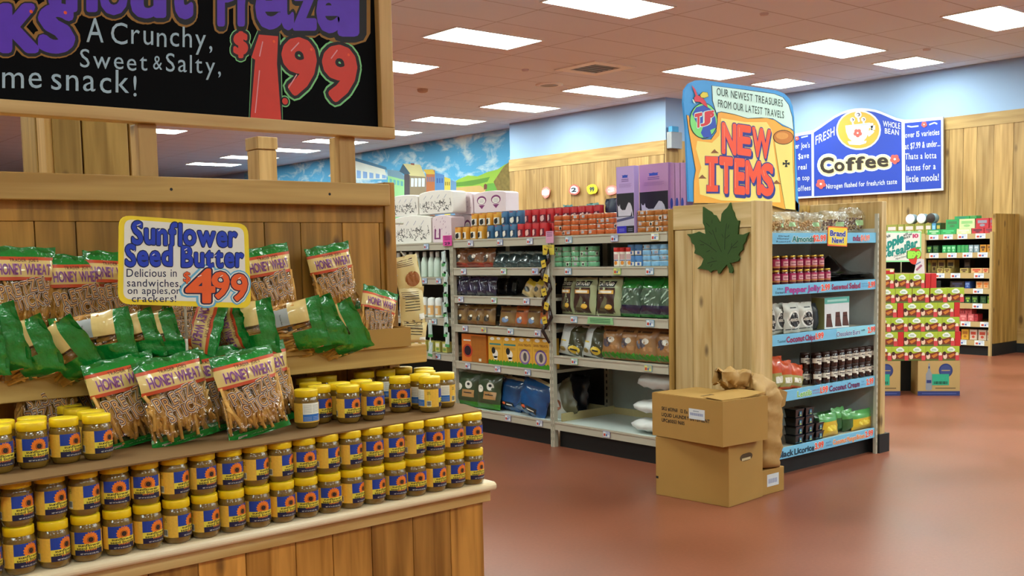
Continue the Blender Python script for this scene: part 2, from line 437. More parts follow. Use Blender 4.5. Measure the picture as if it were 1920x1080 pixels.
while x < 14.05:
    wd = min(RN.uniform(.16, .3), 14.07 - x); mb.box(x, x + wd - .005, BRT - .03, BRT, .3, ZW, M['plankwall']); x += wd
struct(mb.build('trim_5'))
mb = MB(); mb.box(14.06, 14.1, 4, BRT - .01, 0, .12, M['black'], .5); struct(mb.build('baseboard_coffee'))

# ceiling lights
def ceiling_light(x, y, L, label):
    t = thing('ceiling_light', label, 'ceiling light', (x, y, CZ), 0, 'ceiling light panels')
    a, b = L / 2, .305
    f = MB()
    for (x0, x1, y0, y1) in ((-a - .02, a + .02, -b - .02, -b), (-a - .02, a + .02, b, b + .02), (-a - .02, -a, -b, b), (a, a + .02, -b, b)):
        f.box(x0, x1, y0, y1, -.012, 0, M['white'], .5)
    f.build('frame', t)
    d = MB(); d.box(-a, a, -b, b, -.006, 0, M['lamp'], .5); d.build('diffuser', t)
rows = [5.4 + 1.98 * k for k in range(-5, 14)]
def place(px, py, k):
    return ORD[k]
cl = []
for xi, X in enumerate((-4.35, -.4, 3.55, 7.55, 11.5)):
    for yi, Y in enumerate(rows):
        if X < 5 and (yi % 2): continue
        if (X < 5 and Y > 12) or (X < 8 and Y > 23) or Y > 26.5: continue
        cl.append((X, Y, 1.22))
cl += [(13.2, 7.38, .7), (13.2, 9.36, .7)]
nm = {-4.35: 'outermost row', -.4: 'shopper aisle row', 3.55: 'row over the jar display',
      7.55: 'row before the pet shelving', 11.5: 'row by the blue wall', 13.2: 'short coffee wall row'}
cnt = {}
for X, Y, L in cl:
    k = cnt[X] = cnt.get(X, -1) + 1
    ceiling_light(X, Y, L, 'white ceiling light panel, %s from the near end, %s' % (ORD[k], nm[X]))
# other ceiling fittings
t = thing('ceiling_vent', 'white square air vent with dark louvres in the ceiling tiles', 'air vent', (9.95, 10.0, CZ))
mb = MB()
for (a, b, c, d) in ((-.38, .38, -.38, -.24), (-.38, .38, .24, .38), (-.38, -.24, -.24, .24), (.24, .38, -.24, .24)): mb.box(a, b, c, d, -.015, 0, M['white'], .5)
mb.build('frame', t)
mb = MB(); mb.box(-.24, .24, -.24, .24, -.004, 0, P('#5d6672', .6))
for i in range(5): mb.box(-.24, .24, -.2 + i * .1, -.17 + i * .1, -.012, -.004, P('#8d949c', .5))
mb.build('louvre', t)
t = thing('ceiling_speaker', 'round white speaker grille set in the ceiling beside the air vent', 'speaker', (10.34, 11.33, CZ))
mb = MB(); mb.lathe([(.2, 0), (.2, -.012), (.13, -.018)], M['white'], 28); mb.build('rim', t)
mb = MB(); mb.lathe([(.13, -.016), (.06, -.012), (.001, -.012)], P('#9a9a98', .6), 28); mb.build('grille', t)
t = tag(MB().build('smoke_detector'), 'small beige smoke detector on the ceiling left of the speaker', 'smoke detector')
mb = MB(); mb.lathe([(.001, -.05), (.05, -.05), (.075, -.035), (.08, 0)], P('#b59d8c', .6), 20); bpy.data.objects.remove(t)
tag(mb.build('smoke_detector', None, (9.05, 12.66, CZ)), 'small beige smoke detector on the ceiling left of the round speaker', 'smoke detector')
for (px, py, lb) in ((985, 130, 'small white sprinkler cap between the light panels and the air vent'), (1433, 25, 'small sprinkler cap above the blue sign, nearest the camera'),
                     (1738, 92, 'small sprinkler cap near the coffee wall lights')):
    q = onZ(px, py, CZ); mb = MB(); mb.lathe([(.001, -.025), (.04, -.02), (.05, 0)], P('#cfc8cc', .4), 16)
    tag(mb.build('sprinkler_cap', None, (q.x, q.y, CZ)), lb, 'sprinkler', 'ceiling sprinkler caps')
# ------------------------------------------------------------------ pretzel and sunflower butter display
YN, YB, XE, X0 = 2.752, 3.32, 2.212, .30
CT = .653           # counter height
st = thing('display_stand', 'stepped wooden display stand holding the jars and pretzel bags', 'display stand', (1.25, 3.0, 0))
off = Vector((-1.25, -3.0, 0))
def stand(name, mb, bev=0):
    o = mb.build(name, st, off, 0, bev); return o
mb = MB(); x = X0
while x < XE - .03:
    wd = min(RN.uniform(.1, .17), XE - x)
    mb.box(x, x + wd - .002, YN + .035, YN + .055, .1, .6, M['cedar']); x += wd
mb.box(XE - .02, XE, YN + .056, 3.75, .1, .6, M['cedar'])
stand('base_planks', mb, .002)
mb = MB(); mb.box(X0, XE - .01, YN + .07, 3.75, 0, .1, M['black'], .5); stand('kick_plate', mb)
mb = MB(); mb.box(X0, XE + .012, YN + .022, YN + .045, .585, .622, M['pinex'], .4); mb.box(XE + .0, XE + .012, YN + .046, 3.75, .585, .622, M['pinex'], .4); stand('apron_trim', mb, .002)
mb = MB()                                                    # rounded nosing and counter top
prof = [(YN + .02, CT - .03)] + [(YN + .015 - .015 * math.sin(a), CT - .015 - .015 * math.cos(a)) for a in [PI * k / 8 for k in range(9)]] + [(3.75, CT), (3.75, CT - .03)]
n = len(prof)
mb.add([(X0, y, z) for y, z in prof] + [(XE + .022, y, z) for y, z in prof],
       [tuple(range(n)), tuple(range(2 * n - 1, n - 1, -1))] + [((i + 1) % n, i, n + i, n + (i + 1) % n) for i in range(n)], M['nose'], .5)
stand('counter_top', mb)
mb = MB(); x = X0
for wd in (.14, .18, .15, .17, .12, .16, .15, .13, .19, .14, .17, .16, .2):
    if x > XE - .04: break
    wd = min(wd, XE - .03 - x); mb.box(x, x + wd - .003, YB, YB + .02, .9, 1.56, M['backpl']); x += wd
stand('wall_planks', mb, .002)
mb = MB(); mb.box(X0, XE - .035, YB - .004, YB + .02, 1.56, 1.68, M['backpl'], .6); stand('plank_rail', mb, .002)
mb = MB(); mb.box(XE - .035, XE + .012, YB - .012, YB + .24, .66, 1.71, M['backpl'], .45); stand('stile_board', mb, .003)
mb = MB(); mb.box(X0, XE - .035, YB + .2, YB + .22, .66, 1.70, M['backpl'], .45); stand('backing_panel', mb)
mb = MB(); b0, b1 = onY(731, 345, YB - .05), onY(731, 386, YB - .05)
mb.box(X0, b0.x, YB - .05, YB + .24, b1.z, b0.z, M['beam'], .5)
for px, py in ((321, 355), (618, 364)):
    q = onY(px, py, YB - .05); mb.M = Matrix.Translation((q.x, YB - .05, q.z)) @ FACE; mb.disc(0, 0, .005, .005, .0006, M['black'], 10); mb.M = Matrix()
stand('header_beam', mb, .004)
mb = MB(); mb.box(X0, 2.225, 3.13, YB, 1.045, 1.110, M['beam'], .7); stand('ledge_beam', mb, .003)
mb = MB(); mb.box(X0, XE - .1, 3.24, 3.30, .66, .898, M['dkz'], .5); stand('shelf_bearer', mb)

# brown sheet the bags and loose jars stand on
mb = MB()
mb.prism([(X0, 2.705), (2.215, 2.80), (2.262, 2.95), (2.262, 3.30), (X0, 3.30)], .8955, .9, M['cardin'])
tag(mb.build('cardboard_sheet'), 'thin brown cardboard sheet lying across the top layer of jars', 'cardboard sheet')
# cardboard trays on the ledge
def tray(x0, x1, y0, label):
    t = thing('cardboard_tray', label, 'cardboard tray', ((x0 + x1) / 2, (y0 + 3.31) / 2, 1.1105), 0, 'shallow cardboard trays on the ledge')
    a, d = (x1 - x0) / 2, (3.31 - y0) / 2
    m = MB(); m.box(-a, a, -d, d, 0, .005, M['card'], .5); m.build('tray_base', t)
    for nm_, bx in (('tray_wall', (-a, a, -d, -d + .004)), ('tray_wall', (-a, a, d - .004, d)), ('tray_wall', (-a, -a + .004, -d + .005, d - .005)), ('tray_wall', (a - .004, a, -d + .005, d - .005))):
        m = MB(); m.box(*bx, .005, .068, M['card'], .5); m.build(nm_, t)
tray(1.52, 2.145, 3.115, 'low brown cardboard tray at the right end of the ledge')
tray(.78, 1.49, 3.115, 'low brown cardboard tray under the pretzel bags on the left half of the ledge')

# ---- jars of sunflower seed butter
JB = P('#7a5c20', .14, .1, 90, coat=.9, bump=.12); JL = P('#f2c813', .38, .04); JLt = P('#f4cf22', .4, .03)
LO = P('#eebb45', .4, .18, 160); LY = P('#ecd848', .4, .1, 120); LB = P('#1c3f9e', .4, .12, 80); LN = P('#13173f', .4)
LP = P('#f07d1c', .4, .14, 160); LC = P('#3a1c0c', .5, .3, 300); LW = P('#f3f1e6', .4); LK = P('#1b1a12', .5); LBL = P('#2a6fc4', .4, .1, 50)
def make_jar(kind):
    t = thing('sunflower_butter_jar', 'jar', 'jar')
    R = .0385
    m = MB(); m.lathe([(.001, .001), (.030, 0), (.0345, .003), (.0365, .010), (.0382, .016), (.0384, .08), (.0382, .086), (.036, .094), (.033, .099), (.033, .104)], JB, 26)
    m.lathe([(.001, .1035), (.033, .1035)], JB, 26)
    m.build('glass', t)
    m = MB(); prof = [(.036, .0985), (.0368, .0995), (.0368, .1185), (.0355, .1208), (.001, .1212)]
    m.lathe(prof, [JL, JL, JL, JLt], 40)
    m.build('lid', t)
    m = MB(); r = R + .0003
    m.warp = lambda p: ((r + p[2]) * math.sin(p[0] / r), -(r + p[2]) * math.cos(p[0] / r), p[1])
    A = PI * r; f = r * rad(57); z0, z1 = .019, .080
    m.grect(-A, z0, A, z1, 0, LO, 40)
    m.grect(-A * .62, z0, -A * .6, z1, .0001, LY, 2)
    m.grect(-f, z0, f, z1, .0002, LB, 14)
    m.grect(-f, z0, f, z0 + .0165, .0003, LN, 14)
    for k in range(34):                                        # petals: two rings
        a = 2 * PI * k / 17 + (.18 if k > 16 else 0); L1 = .0213 if k < 17 else .0178; c, s_ = math.cos(a), math.sin(a); zz = .0004 if k < 17 else .00045
        m.flat([(.004 + c * .007 - s_ * .0026, .0590 + s_ * .007 + c * .0026), (.004 + c * L1 * .75 - s_ * .0046, .0590 + s_ * L1 * .75 + c * .0046), (.004 + c * L1, .0590 + s_ * L1),
                (.004 + c * L1 * .75 + s_ * .0046, .0590 + s_ * L1 * .75 - c * .0046), (.004 + c * .007 + s_ * .0026, .0590 + s_ * .007 - c * .0026)], zz, LP)
    m.disc(.004, .0590, .0096, .0096, .0005, LC, 18); m.disc(.004, .0593, .0055, .0055, .0006, P('#1d0d07', .5, .3, 300), 14)
    m.grect(-f, .0335, f, .0495, .0006, LY, 14)
    for k in range(7): m.flat([(-.012 + k * .0045, .0336), (-.0085 + k * .0045, .0336), (-.0105 + k * .0045, .0285)], .0005, LP)
    m.txt('sunflower', -.028, .0422, .058, .0066, LK, .0008, .02, .08)
    m.txt('seed butter', -.032, .0345, .067, .0066, LK, .0008, .02, .08)
    m.txt('NET WT 16 OZ (1 LB) 454g', -.023, .0215, .046, .0032, LW, .0008, .01, .1)
    for s_ in (-1, 1):                                         # back label with nutrition box and barcode
        x0_, x1_ = s_ * A, s_ * (A - r * rad(44))
        m.grect(x0_, z0 + .004, x1_, z1, .0003, LW, 8); m.grect(x0_, z0 + .004, x1_, z0 + .026, .0005, LBL, 8)
        for q in range(6): m.grect(x0_ * .985, .05 + q * .0045, x1_ * 1.02, .051 + q * .0045, .0005, P('#8f9096', .5), 6)
        for q in range(3): m.grect(x0_ * .98, .026 + q * .005, x1_ * 1.03, .0265 + q * .005, .0007, LW, 6)
    xb = -r * rad(112); m.grect(xb - .008, z0 + .003, xb + .008, z0 + .022, .0004, LW, 4)
    for q in range(8): m.rect(xb - .007 + q * .0018, z0 + .006, xb - .0061 + q * .0018 + (q % 3) * .0003, z0 + .021, .0006, LK)
    for q in range(3): m.rect(xb - .006, .062 + q * .004, xb + .006 - q * .001, .0635 + q * .004, .0005, LK)
    m.build('label', t)
    return t
jar0 = make_jar(0); used = []
def put_jar(x, y, z, rz, label, group):
    if not used: used.append(1); jar0.location = (x, y, z); jar0.rotation_euler = (0, 0, rz); jar0['label'] = label; jar0['group'] = group; return jar0
    return dup(jar0, (x, y, z), rz, label, group)
JX = [.63, .711, .793, .876, .958, 1.04, 1.122, 1.204, 1.286, 1.366, 1.446, 1.526, 1.606, 1.688, 1.768, 1.848, 1.928, 2.008, 2.088, 2.168]
for lev, zz in (('bottom', CT + .0005), ('upper', CT + .122)):
    for i, x in enumerate(JX[::-1]):
        put_jar(x + RN.uniform(-.0006, .0006), 2.8 + (.003 if lev == 'upper' else 0) + RN.uniform(-.002, .002), zz, rad(RN.choice((-14, -6, 0, 4, 10, 16, 22, 30, 38)) + RN.uniform(-4, 4)),
                'yellow-lidded sunflower butter jar, %s from the right end of the %s front layer' % (ORD[i], lev), 'jars stacked in two layers along the counter')
loose = [((1.611, 2.930), 178, 'turned to its nutrition label, nearest the pretzel bags'), ((1.69, 2.985), 20, 'just behind the one turned to its nutrition label'),
         ((1.706, 3.07), 60, 'third back from the rightmost pretzel bag'), ((1.772, 3.218), 40, 'against the back boards behind the left cluster'),
         ((1.856, 3.225), 10, 'against the back boards, second of the two behind the left cluster'), ((1.774, 3.001), 200, 'showing its blue back label in the middle of the left cluster'),
         ((1.756, 2.917), 8, 'front of the left cluster with flower facing out'), ((1.860, 3.002), 0, 'behind the right front jar of the left cluster'),
         ((1.842, 2.905), -6, 'right front of the left cluster with flower facing out'), ((2.014, 3.23), 120, 'left one of three against the back boards'),
         ((2.098, 3.218), 140, 'middle one of three against the back boards'), ((2.186, 3.236), 30, 'right one of three against the back boards'),
         ((2.004, 2.985), -28, 'alone at the left of the right cluster, flower facing left'), ((2.094, 2.992), 90, 'hidden middle jar of the right cluster'),
         ((2.074, 2.908), 72, 'front of the right cluster, half turned to its yellow side'), ((2.176, 2.962), 128, 'right end of the loose jars, barcode side out'),
         ((2.169, 3.065), 0, 'second row of the right cluster'), ((2.222, 3.15), 0, 'third row of the right cluster'), ((2.227, 3.066 + .01), 0, None),
         ((.694, 2.888), 10, 'cut by the left edge, front of the left group'), ((.781, 2.893), 4, 'front of the left group, flower facing out'),
         ((.866, 2.901), 22, 'front of the left group, second from the pretzel bags'), ((.948, 2.891), 28, 'front of the left group, touching the pretzel bag'),
         ((.724, 2.97), 10, 'second row of the left group, at the left edge'), ((.806, 2.974), 10, 'second row of the left group, behind the flower jar'),
         ((.962, 2.978), 10, 'directly behind the jar touching the pretzel bag'), ((.952, 3.062), 0, 'third back beside the leftmost standing pretzel bag'),
         ((.955, 3.146), 0, 'fourth back beside the leftmost standing pretzel bag'), ((.97, 3.228), 0, 'last one back, against the back boards at left')]
for (x, y), a, lb in loose:
    if lb: put_jar(x, y, .9005, rad(a), 'loose sunflower butter jar, ' + lb, 'loose jars on the cardboard sheet')

# ---- pretzel bags
BG = P('#0f8030', .2, .15, 42, coat=1, bump=.7); BT = P('#e3c37c', .35, .06, 16, coat=.6, bump=.4); BR = P('#c94a22', .4); BN = P('#a9acae', .4)
BPU = P('#7b3f86', .4, .1, 90); BOR = P('#c9633a', .45); BBR = P('#5a2a1c', .5); BWH = P('#f0e6dc', .4)
STK = P('#dca452', .5, .35, 55, bump=.3); FI = M['film']
def noise1(seed):
    r = random.Random(seed); ph = [(r.uniform(2, 9), r.uniform(3, 12), r.uniform(0, 6.3), r.uniform(.4, 1)) for _ in range(7)]
    return lambda u, v: sum(a * math.sin(fx * u + fy * v + p) for fx, fy, p, a in ph) / 3
def surf(W, H, D, seed, wr=.006, top=.9, bot=.06, nar=.05):
    nz = noise1(seed); n2 = noise1(seed + 50)
    def S(u, v, sd, off=0.0):
        th = max(0.0, min(1.0, (v - bot * .4) / .16)) ** .6 * max(0.0, min(1.0, (top + .06 - v) / .22)) ** .75
        pr = max(0.0, 1 - abs(u) ** 2.6) ** .6
        x = W / 2 * u * (1 - nar * math.sin(PI * v)) + n2(v * .8, u * .3) * .002
        y = sd * (D / 2 * th * pr + off) + nz(u * 1.6, v * 2 + sd) * wr * (1.1 - .5 * pr * th)
        z = H * v + (n2(u, v) * .004 if v > .9 else 0)
        return (x, y, z)
    return S
def bag_shell(W, H, D, seed, zone, nu=12, nv=24, wr=.006, **k):
    S = surf(W, H, D, seed, wr, **k); mb = MB()
    for sd in (-1, 1):
        vs = [S(-1 + 2 * i / nu, j / nv, sd) for j in range(nv + 1) for i in range(nu + 1)]
        fs, ms = [], []
        for j in range(nv):
            for i in range(nu):
                q = (j * (nu + 1) + i, j * (nu + 1) + i + 1, (j + 1) * (nu + 1) + i + 1, (j + 1) * (nu + 1) + i)
                fs.append(q if sd < 0 else q[::-1]); ms.append(zone(-1 + 2 * (i + .5) / nu, (j + .5) / nv, sd))
        mb.add(vs, fs, ms, .5, True)
    def wf(sd):
        return lambda p: S(max(-1, min(1, sd * -1 * p[0] / (W / 2))), p[1] / H, sd, p[2])
    return mb, wf
def pz(u, v, sd):
    if sd < 0:
        return BG if v > .875 or v < .06 else BR if v > .86 or (.625 < v < .648) else BT if v > .648 else BR if v < .075 else FI
    if v > .8: return BG
    if v > .52: return BT if u > .12 else FI if u > -.18 else BG
    if v > .34: return BN if .1 < u < .8 else FI
    return BG if v < .1 else FI
def make_bag(seed):
    t = thing('pretzel_bag', 'bag', 'bag of pretzel sticks')
    W, H, D = .188, .258, .066
    mb, wf = bag_shell(W, H, D, seed, pz, 12, 26)
    mb.warp = wf(-1)
    mb.txt('TRADER JOE\'S', -.040, .2135, .080, .0095, BBR, .0012, .012, .14)
    mb.txt('HONEY WHEAT', -.075, .176, .150, .030, BPU, .0026, .012, .1, 0, [(.045, 0, 0, .0016, P('#c98ea0', .45))])
    for st_, x, y, wd, h, up in (('PRETZEL', -.068, .104, .138, .034, .030), ('STICKS', -.044, .070, .112, .032, .026)):
        mb.write(st_, (x, y), (wd, up), (-.008, h), [(.085, 0, 0, .0010, BWH), (.055, 0, 0, .0016, BBR), (0, 0, 0, .0022, P('#d9a468', .5))], .17, .16)
    mb.rect(-.07, .004, -.045, .013, .0012, BWH)
    for q in range(7): mb.rect(-.068 + q * .003, .005, -.0665 + q * .003, .012, .0018, LK)
    mb.txt('NET WT 8 OZ (227g)', -.03, .005, .07, .005, BWH, .0014)
    mb.warp = wf(1)
    mb.txt('Nutrition Facts', -.06, .108, .04, .006, LK, .001)
    mb.build('wrapper', t)
    r = random.Random(seed); k = MB()
    for q in range(96):
        L_ = r.uniform(.075, .12); a = r.gauss(0, .28); b = r.gauss(0, .12); x = r.uniform(-.082, .082); z = r.uniform(.06, .135); lim = .027 * (1 - (x / .093) ** 2) ** .5
        y = r.choice((-1, -1, 1)) * lim * r.uniform(.35, .72); dx, dy, dz = math.sin(a) * L_ / 2, math.sin(b) * L_ / 6, math.cos(a) * L_ / 2
        z = max(.012 + abs(dz), min(.165 - abs(dz), z)); x = max(-.084 + abs(dx), min(.084 - abs(dx), x))
        k.tube([(x - dx, y - dy, z - dz), (x, y + r.uniform(-.002, .002), z), (x + dx, y + dy, z + dz)], [.0045, .0053, .0046], STK, 6)
    for q in range(9):
        x = -.02 + .005 * q; k.tube([(x, r.choice((-.012, .012)), .14), (x + r.uniform(-.006, .006), .004, .205)], [.0052, .0048], STK, 6)
    o = k.build('pretzel_sticks', t); o['kind'] = 'stuff'
    return t
bags = [make_bag(3), make_bag(17), make_bag(29)]; bused = set()
def put_bag(mat, label, group):
    k = len(bused) % 3 if len(bused) < 3 else RN.randrange(3)
    if k not in bused:
        bused.add(k); o = bags[k]; o.matrix_world = mat; o['label'] = label; o['group'] = group; return o
    return dup(bags[k], None, 0, label, group, mat)
def frame(o, zx, xx, sc=1.0, wx=1.0):
    z = Vector(zx).normalized(); x = Vector(xx); x = (x - z * x.dot(z)).normalized(); y = z.cross(x)
    m = Matrix((x, y, z)).transposed().to_4x4(); return Matrix.Translation(o) @ m @ Matrix.Diagonal((sc * wx, sc, sc, 1))
# front row, standing on the sheet and leaning back
def stand_bag(pl, pr, ptop, Yoff, label, group, z=.9, sc=1.0, roll=-9, lean=10):
    a, b = onZ(*pl, z), onZ(*pr, z)
    base = (a + b) / 2 + Vector((0, Yoff, .006)); rr = (rad(roll), rad(lean))
    zx = Vector((math.sin(rr[0]), math.sin(rr[1]), math.cos(rr[0])))
    return put_bag(frame(base, zx, Vector((1, .05, 0)), sc, 1.13), label, group)
g = 'pretzel bags standing on the cardboard sheet'
stand_bag((218, 842), (302, 830), None, .0, 'standing honey wheat pretzel bag, leftmost of the three front ones', g, lean=8)
stand_bag((303, 838), (400, 824), None, .0, 'standing honey wheat pretzel bag in the middle of the front three', g, lean=8)
stand_bag((432, 826), (548, 810), None, .005, 'standing honey wheat pretzel bag, rightmost front one, beside the nutrition-label jar', g, lean=8)
stand_bag((175, 828), (262, 815), None, .02, 'pretzel bag half hidden behind the leftmost front pretzel bag', g, lean=8)
stand_bag((385, 818), (462, 806), None, .02, 'pretzel bag wedged behind and between the middle and right front bags', g, lean=8, roll=-6)
stand_bag((478, 806), (556, 796), None, .02, 'pretzel bag behind the rightmost front bag, showing only its right edge', g, lean=8, roll=-8)
# back row in the tray
g = 'pretzel bags standing against the back boards'
for (px, py, roll, sc, lb) in ((40, 463, 2, 1.0, 'pretzel bag at the left edge of the back row'), (140, 478, 1, 1.0, 'pretzel bag in the back row, left of the yellow-bordered sign'),
                               (212, 472, 4, .98, 'pretzel bag in the back row, half behind the left of the yellow-bordered sign'),
                               (492, 462, -8, 1.0, 'pretzel bag in the back row, just right of the yellow-bordered sign'),
                               (612, 459, -9, .96, 'single upright pretzel bag in the back row before bare boards')):
    q = onY(px, py, 3.262); H_ = .258 * sc
    zx = Vector((math.sin(rad(roll)), .06, math.cos(rad(roll))))
    put_bag(frame(q - zx.normalized() * H_, zx, Vector((1, .0, 0)), sc), lb, g)
q = onY(722, 545, 3.2)
put_bag(frame(q - Vector((.075, .02, .20)), Vector((.30, .12, 1)), Vector((1, .05, -.2)), .84), 'tilted pretzel bag at the right end of the tray', g)
# middle row lying on the ledge with their top ends hanging towards the aisle
g = 'pretzel bags lying across the ledge'
mid = [((0, 600), (22, 702), 1), ((24, 562), (66, 690), 1), ((75, 588), (127, 692), 1), ((130, 588), (212, 686), 1), ((240, 574), (264, 678), 1), ((284, 580), (312, 660), 1), ((322, 575), (354, 668), 1),
       ((430, 566), (404, 668), -1), ((449, 576), (471, 646), -1), ((507, 558), (528, 660), 1), ((598, 553), (622, 646), 1), ((618, 548), (660, 643), 1), ((656, 556), (703, 648), 1)]
names = ['cut off by the left edge', 'second from the left, tall green end facing out', 'third from the left, below the second back-row bag', 'fourth from the left, slanting down to the right',
         'under the left part of the yellow-bordered sign', 'small green end under the word crackers', 'under the orange price of the sign', 'leaning left, its front showing, below the sign corner',
         'leaning behind the left-leaning bag', 'with a square green end right of the sign', 'with a grey nutrition panel, third from the right', 'narrow green end, second from the right', 'rightmost, green tip over the cardboard tray']
for (a, b, sg), lb in zip(mid, names):
    A, B = onY(*a, 3.035), onY(*b, 3.035)
    up = (A - B); mid_ = (A + B) / 2; sc = max(.82, min(1.02, up.length / .185))
    d = Vector((.80, -.58, -.05)) if sg > 0 else Vector((.45, -.85, -.12))
    xx = up * sg
    z = d.normalized(); z = (z - xx.normalized() * z.dot(xx.normalized())).normalized()
    put_bag(frame(mid_ - z * .258 * sc, z, xx, sc), 'pretzel bag lying on the ledge, ' + lb, g)
# upside-down bag behind the left jars
q = onZ(62, 800, .9)
put_bag(frame(Vector((.905, 3.16, 1.145)), Vector((-.03, .08, -1)), Vector((-1, .0, 0)), .98), 'pretzel bag tipped upside down behind the loose jars at left', 'pretzel bags standing on the cardboard sheet')

# ---- yellow-bordered price sign
YS = 3.0
def cS(x, y):
    q = onY(x, y, YS); return (q.x, q.z)
t = thing('price_sign', 'white sign with yellow border reading Sunflower Seed Butter, four ninety-nine', 'price sign', (0, YS, 0))
def rrect(pts, n=5, r=.22):
    out = []
    k = len(pts)
    for i in range(k):
        p0, p, p1 = Vector(pts[i - 1]), Vector(pts[i]), Vector(pts[(i + 1) % k])
        m_ = min((p0 - p).length, (p1 - p).length) * r
        a, b = p + (p0 - p).normalized() * m_, p + (p1 - p).normalized() * m_
        for j in range(n + 1):
            f = j / n; out.append(tuple((a * (1 - f) + p * f) * (1 - f) + (p * (1 - f) + b * f) * f))
    return out
m = MB(); m.M = FACE
SY = P('#f6da2c', .5, .05); SWh = P('#ecebe4', .5, .03); SBl = P('#1c3fc0', .4, .1, 40); SNv = P('#101a4a', .4); SOr = P('#f0632a', .4, .08, 30); SLb = P('#69b4dd', .5)
m.prism(rrect([cS(224, 403), cS(465, 420), cS(471, 578), cS(222, 570)], 5, .13), -.006, 0, SY)
m.flat(rrect([cS(233, 411), cS(457, 427), cS(462, 568), cS(231, 561)], 5, .1), .0006, SWh)
bub = [(.07, 0, 0, .0012, SNv)]
m.ptxt(cS, 'Sunflower', (248, 455), (443, 463), 40, SBl, .002, .036, .12, .05, bub)
m.ptxt(cS, 'Seed Butter', (236, 497), (455, 501), 38, SBl, .002, .036, .12, .05, bub)
m.ptxt(cS, 'Delicious in', (237, 519), (331, 519), 15, SNv, .001, .004, .12)
m.ptxt(cS, 'sandwiches,', (238, 537), (339, 538), 14, SNv, .001, .004, .12)
m.ptxt(cS, 'on apples,or', (239, 551), (337, 551), 13, SNv, .001, .004, .12)
m.ptxt(cS, 'crackers!', (247, 566), (330, 566), 13, SNv, .001, .004, .12)
pr = [(.13, 0, 0, .001, SLb), (.09, 0, 0, .0014, SWh), (.06, 0, 0, .0018, SNv), (.03, 0, 0, .0024, SOr)]
m.pglyph(cS, '$', 344, 510, 356, 531, [(.05, 0, 0, .0018, SNv), (.02, 0, 0, .0024, SOr)])
m.pglyph(cS, '4', 350, 506, 400, 566, pr); m.pglyph(cS, '9', 398, 511, 428, 559, pr); m.pglyph(cS, '9', 434, 515, 462, 563, pr)
for (x, y, w_) in ((256, 420, 7), (296, 430, 4), (352, 424, 4), (246, 470, 6), (285, 476, 4), (345, 466, 5), (400, 478, 5), (370, 516, 7), (412, 516, 5), (446, 520, 5)):
    m.line([cS(x, y + 3), cS(x + w_, y)], .0022, .003, SWh)
m.build('sign_board', t, (0, 0, 0))
m = MB(); q = onY(350, 575, YS); m.tube([(q.x, .012, 1.2), (q.x, .012, q.z + .12)], .004, M['metal']); m.box(q.x - .03, q.x + .03, .010, .15, 1.1105, 1.116, M['metal'], .5); m.tube([(q.x, .012, 1.113), (q.x, .012, 1.2)], .004, M['metal']); m.build('sign_stem', t)

# ---- blackboard
YBB = 3.30
def cB(x, y):
    q = onY(x, y, YBB); return (q.x, q.z)
t = thing('blackboard_sign', 'big black chalk sign in pine frame advertising pretzel sticks at one ninety-nine', 'sign', (0, YBB, 0))
bx1, bz0 = cB(709, 240); BX0, BZ1 = .30, 2.62
m = MB(); m.M = FACE
CHK = P('#05060a', .75, .15, 8, spec=.1); CB_ = P('#a9c3d6', .8, .15, 90); CPu = P('#5a22c4', .5, .12, 20); CGo = P('#9a6a1c', .55); CRd = P('#d8301f', .5, .07, 20); CGr = P('#7fcf86', .5); CDk = P('#0a0612', .6); CPk = P('#e79aa0', .5)
m.prism([(BX0, bz0 - .02), (bx1 + .02, bz0 - .02), (bx1 + .02, BZ1), (BX0, BZ1)], -.012, 0, CHK)
def chalk(s_, l, r, h, gap=.14): m.ptxt(cB, s_, l, r, h, CB_, .0006, 0, gap, .05)
chalk('A', (162, 79), (194, 80), 46); chalk('Crunchy,', (208, 81), (398, 92), 40)
chalk('Sweet', (150, 126), (276, 133), 34); chalk('&', (287, 130), (304, 131), 26); chalk('Salty,', (311, 133), (414, 139), 34)
chalk('me', (4, 165), (78, 166), 44); chalk('snack', (96, 168), (242, 175), 44); m.pglyph(cB, '!', 250, 142, 256, 181, [(0, 0, 0, .0006, CB_)], 0)
pur = [(.125, 0, 0, .0006, CGo), (.085, .01, -.015, .0011, CDk), (.038, 0, 0, .0016, CPu)]
for ch, x0, y0, x1, y1 in (('K', 5, 14, 66, 92), ('S', 80, 14, 132, 93)): m.pglyph(cB, ch, x0, y0, x1, y1, [(.15, 0, 0, .0006, CGo), (.11, .01, -.015, .0011, CDk), (.07, 0, 0, .0016, CPu)])
for ch, x0, x1, yb, yt in (('t', 86, 112, 12, -62), ('h', 128, 178, 18, -70), ('o', 190, 236, 24, -34), ('u', 250, 306, 30, -30), ('t', 322, 358, 30, -66)):
    m.pglyph(cB, ch, x0, yt, x1, yb, pur)
for ch, x0, x1, yb, yt in (('P', 410, 446, 44, -60), ('r', 448, 476, 44, -26), ('e', 482, 524, 50, -22), ('t', 522, 548, 50, -52), ('z', 552, 590, 52, -16), ('e', 596, 634, 57, -12), ('l', 642, 664, 62, -62)):
    m.pglyph(cB, ch, x0, yt, x1, yb, pur)
red = [(.115, 0, 0, .0006, CGr), (.09, 0, 0, .0011, CDk), (.045, 0, 0, .0016, CRd)]
m.pglyph(cB, '$', 440, 62, 462, 106, [(.2, 0, 0, .0006, CGr), (.16, 0, 0, .0010, CDk), (.06, 0, 0, .0016, CRd)])
one = [(485, 65), (521, 68), (519, 120), (527, 227), (469, 224), (478, 112), (471, 108)]
def grow(pts, k): 
    c = Vector((sum(p[0] for p in pts) / len(pts), sum(p[1] for p in pts) / len(pts)))
    return [tuple(Vector(p) + (Vector(p) - c).normalized() * k) for p in pts]
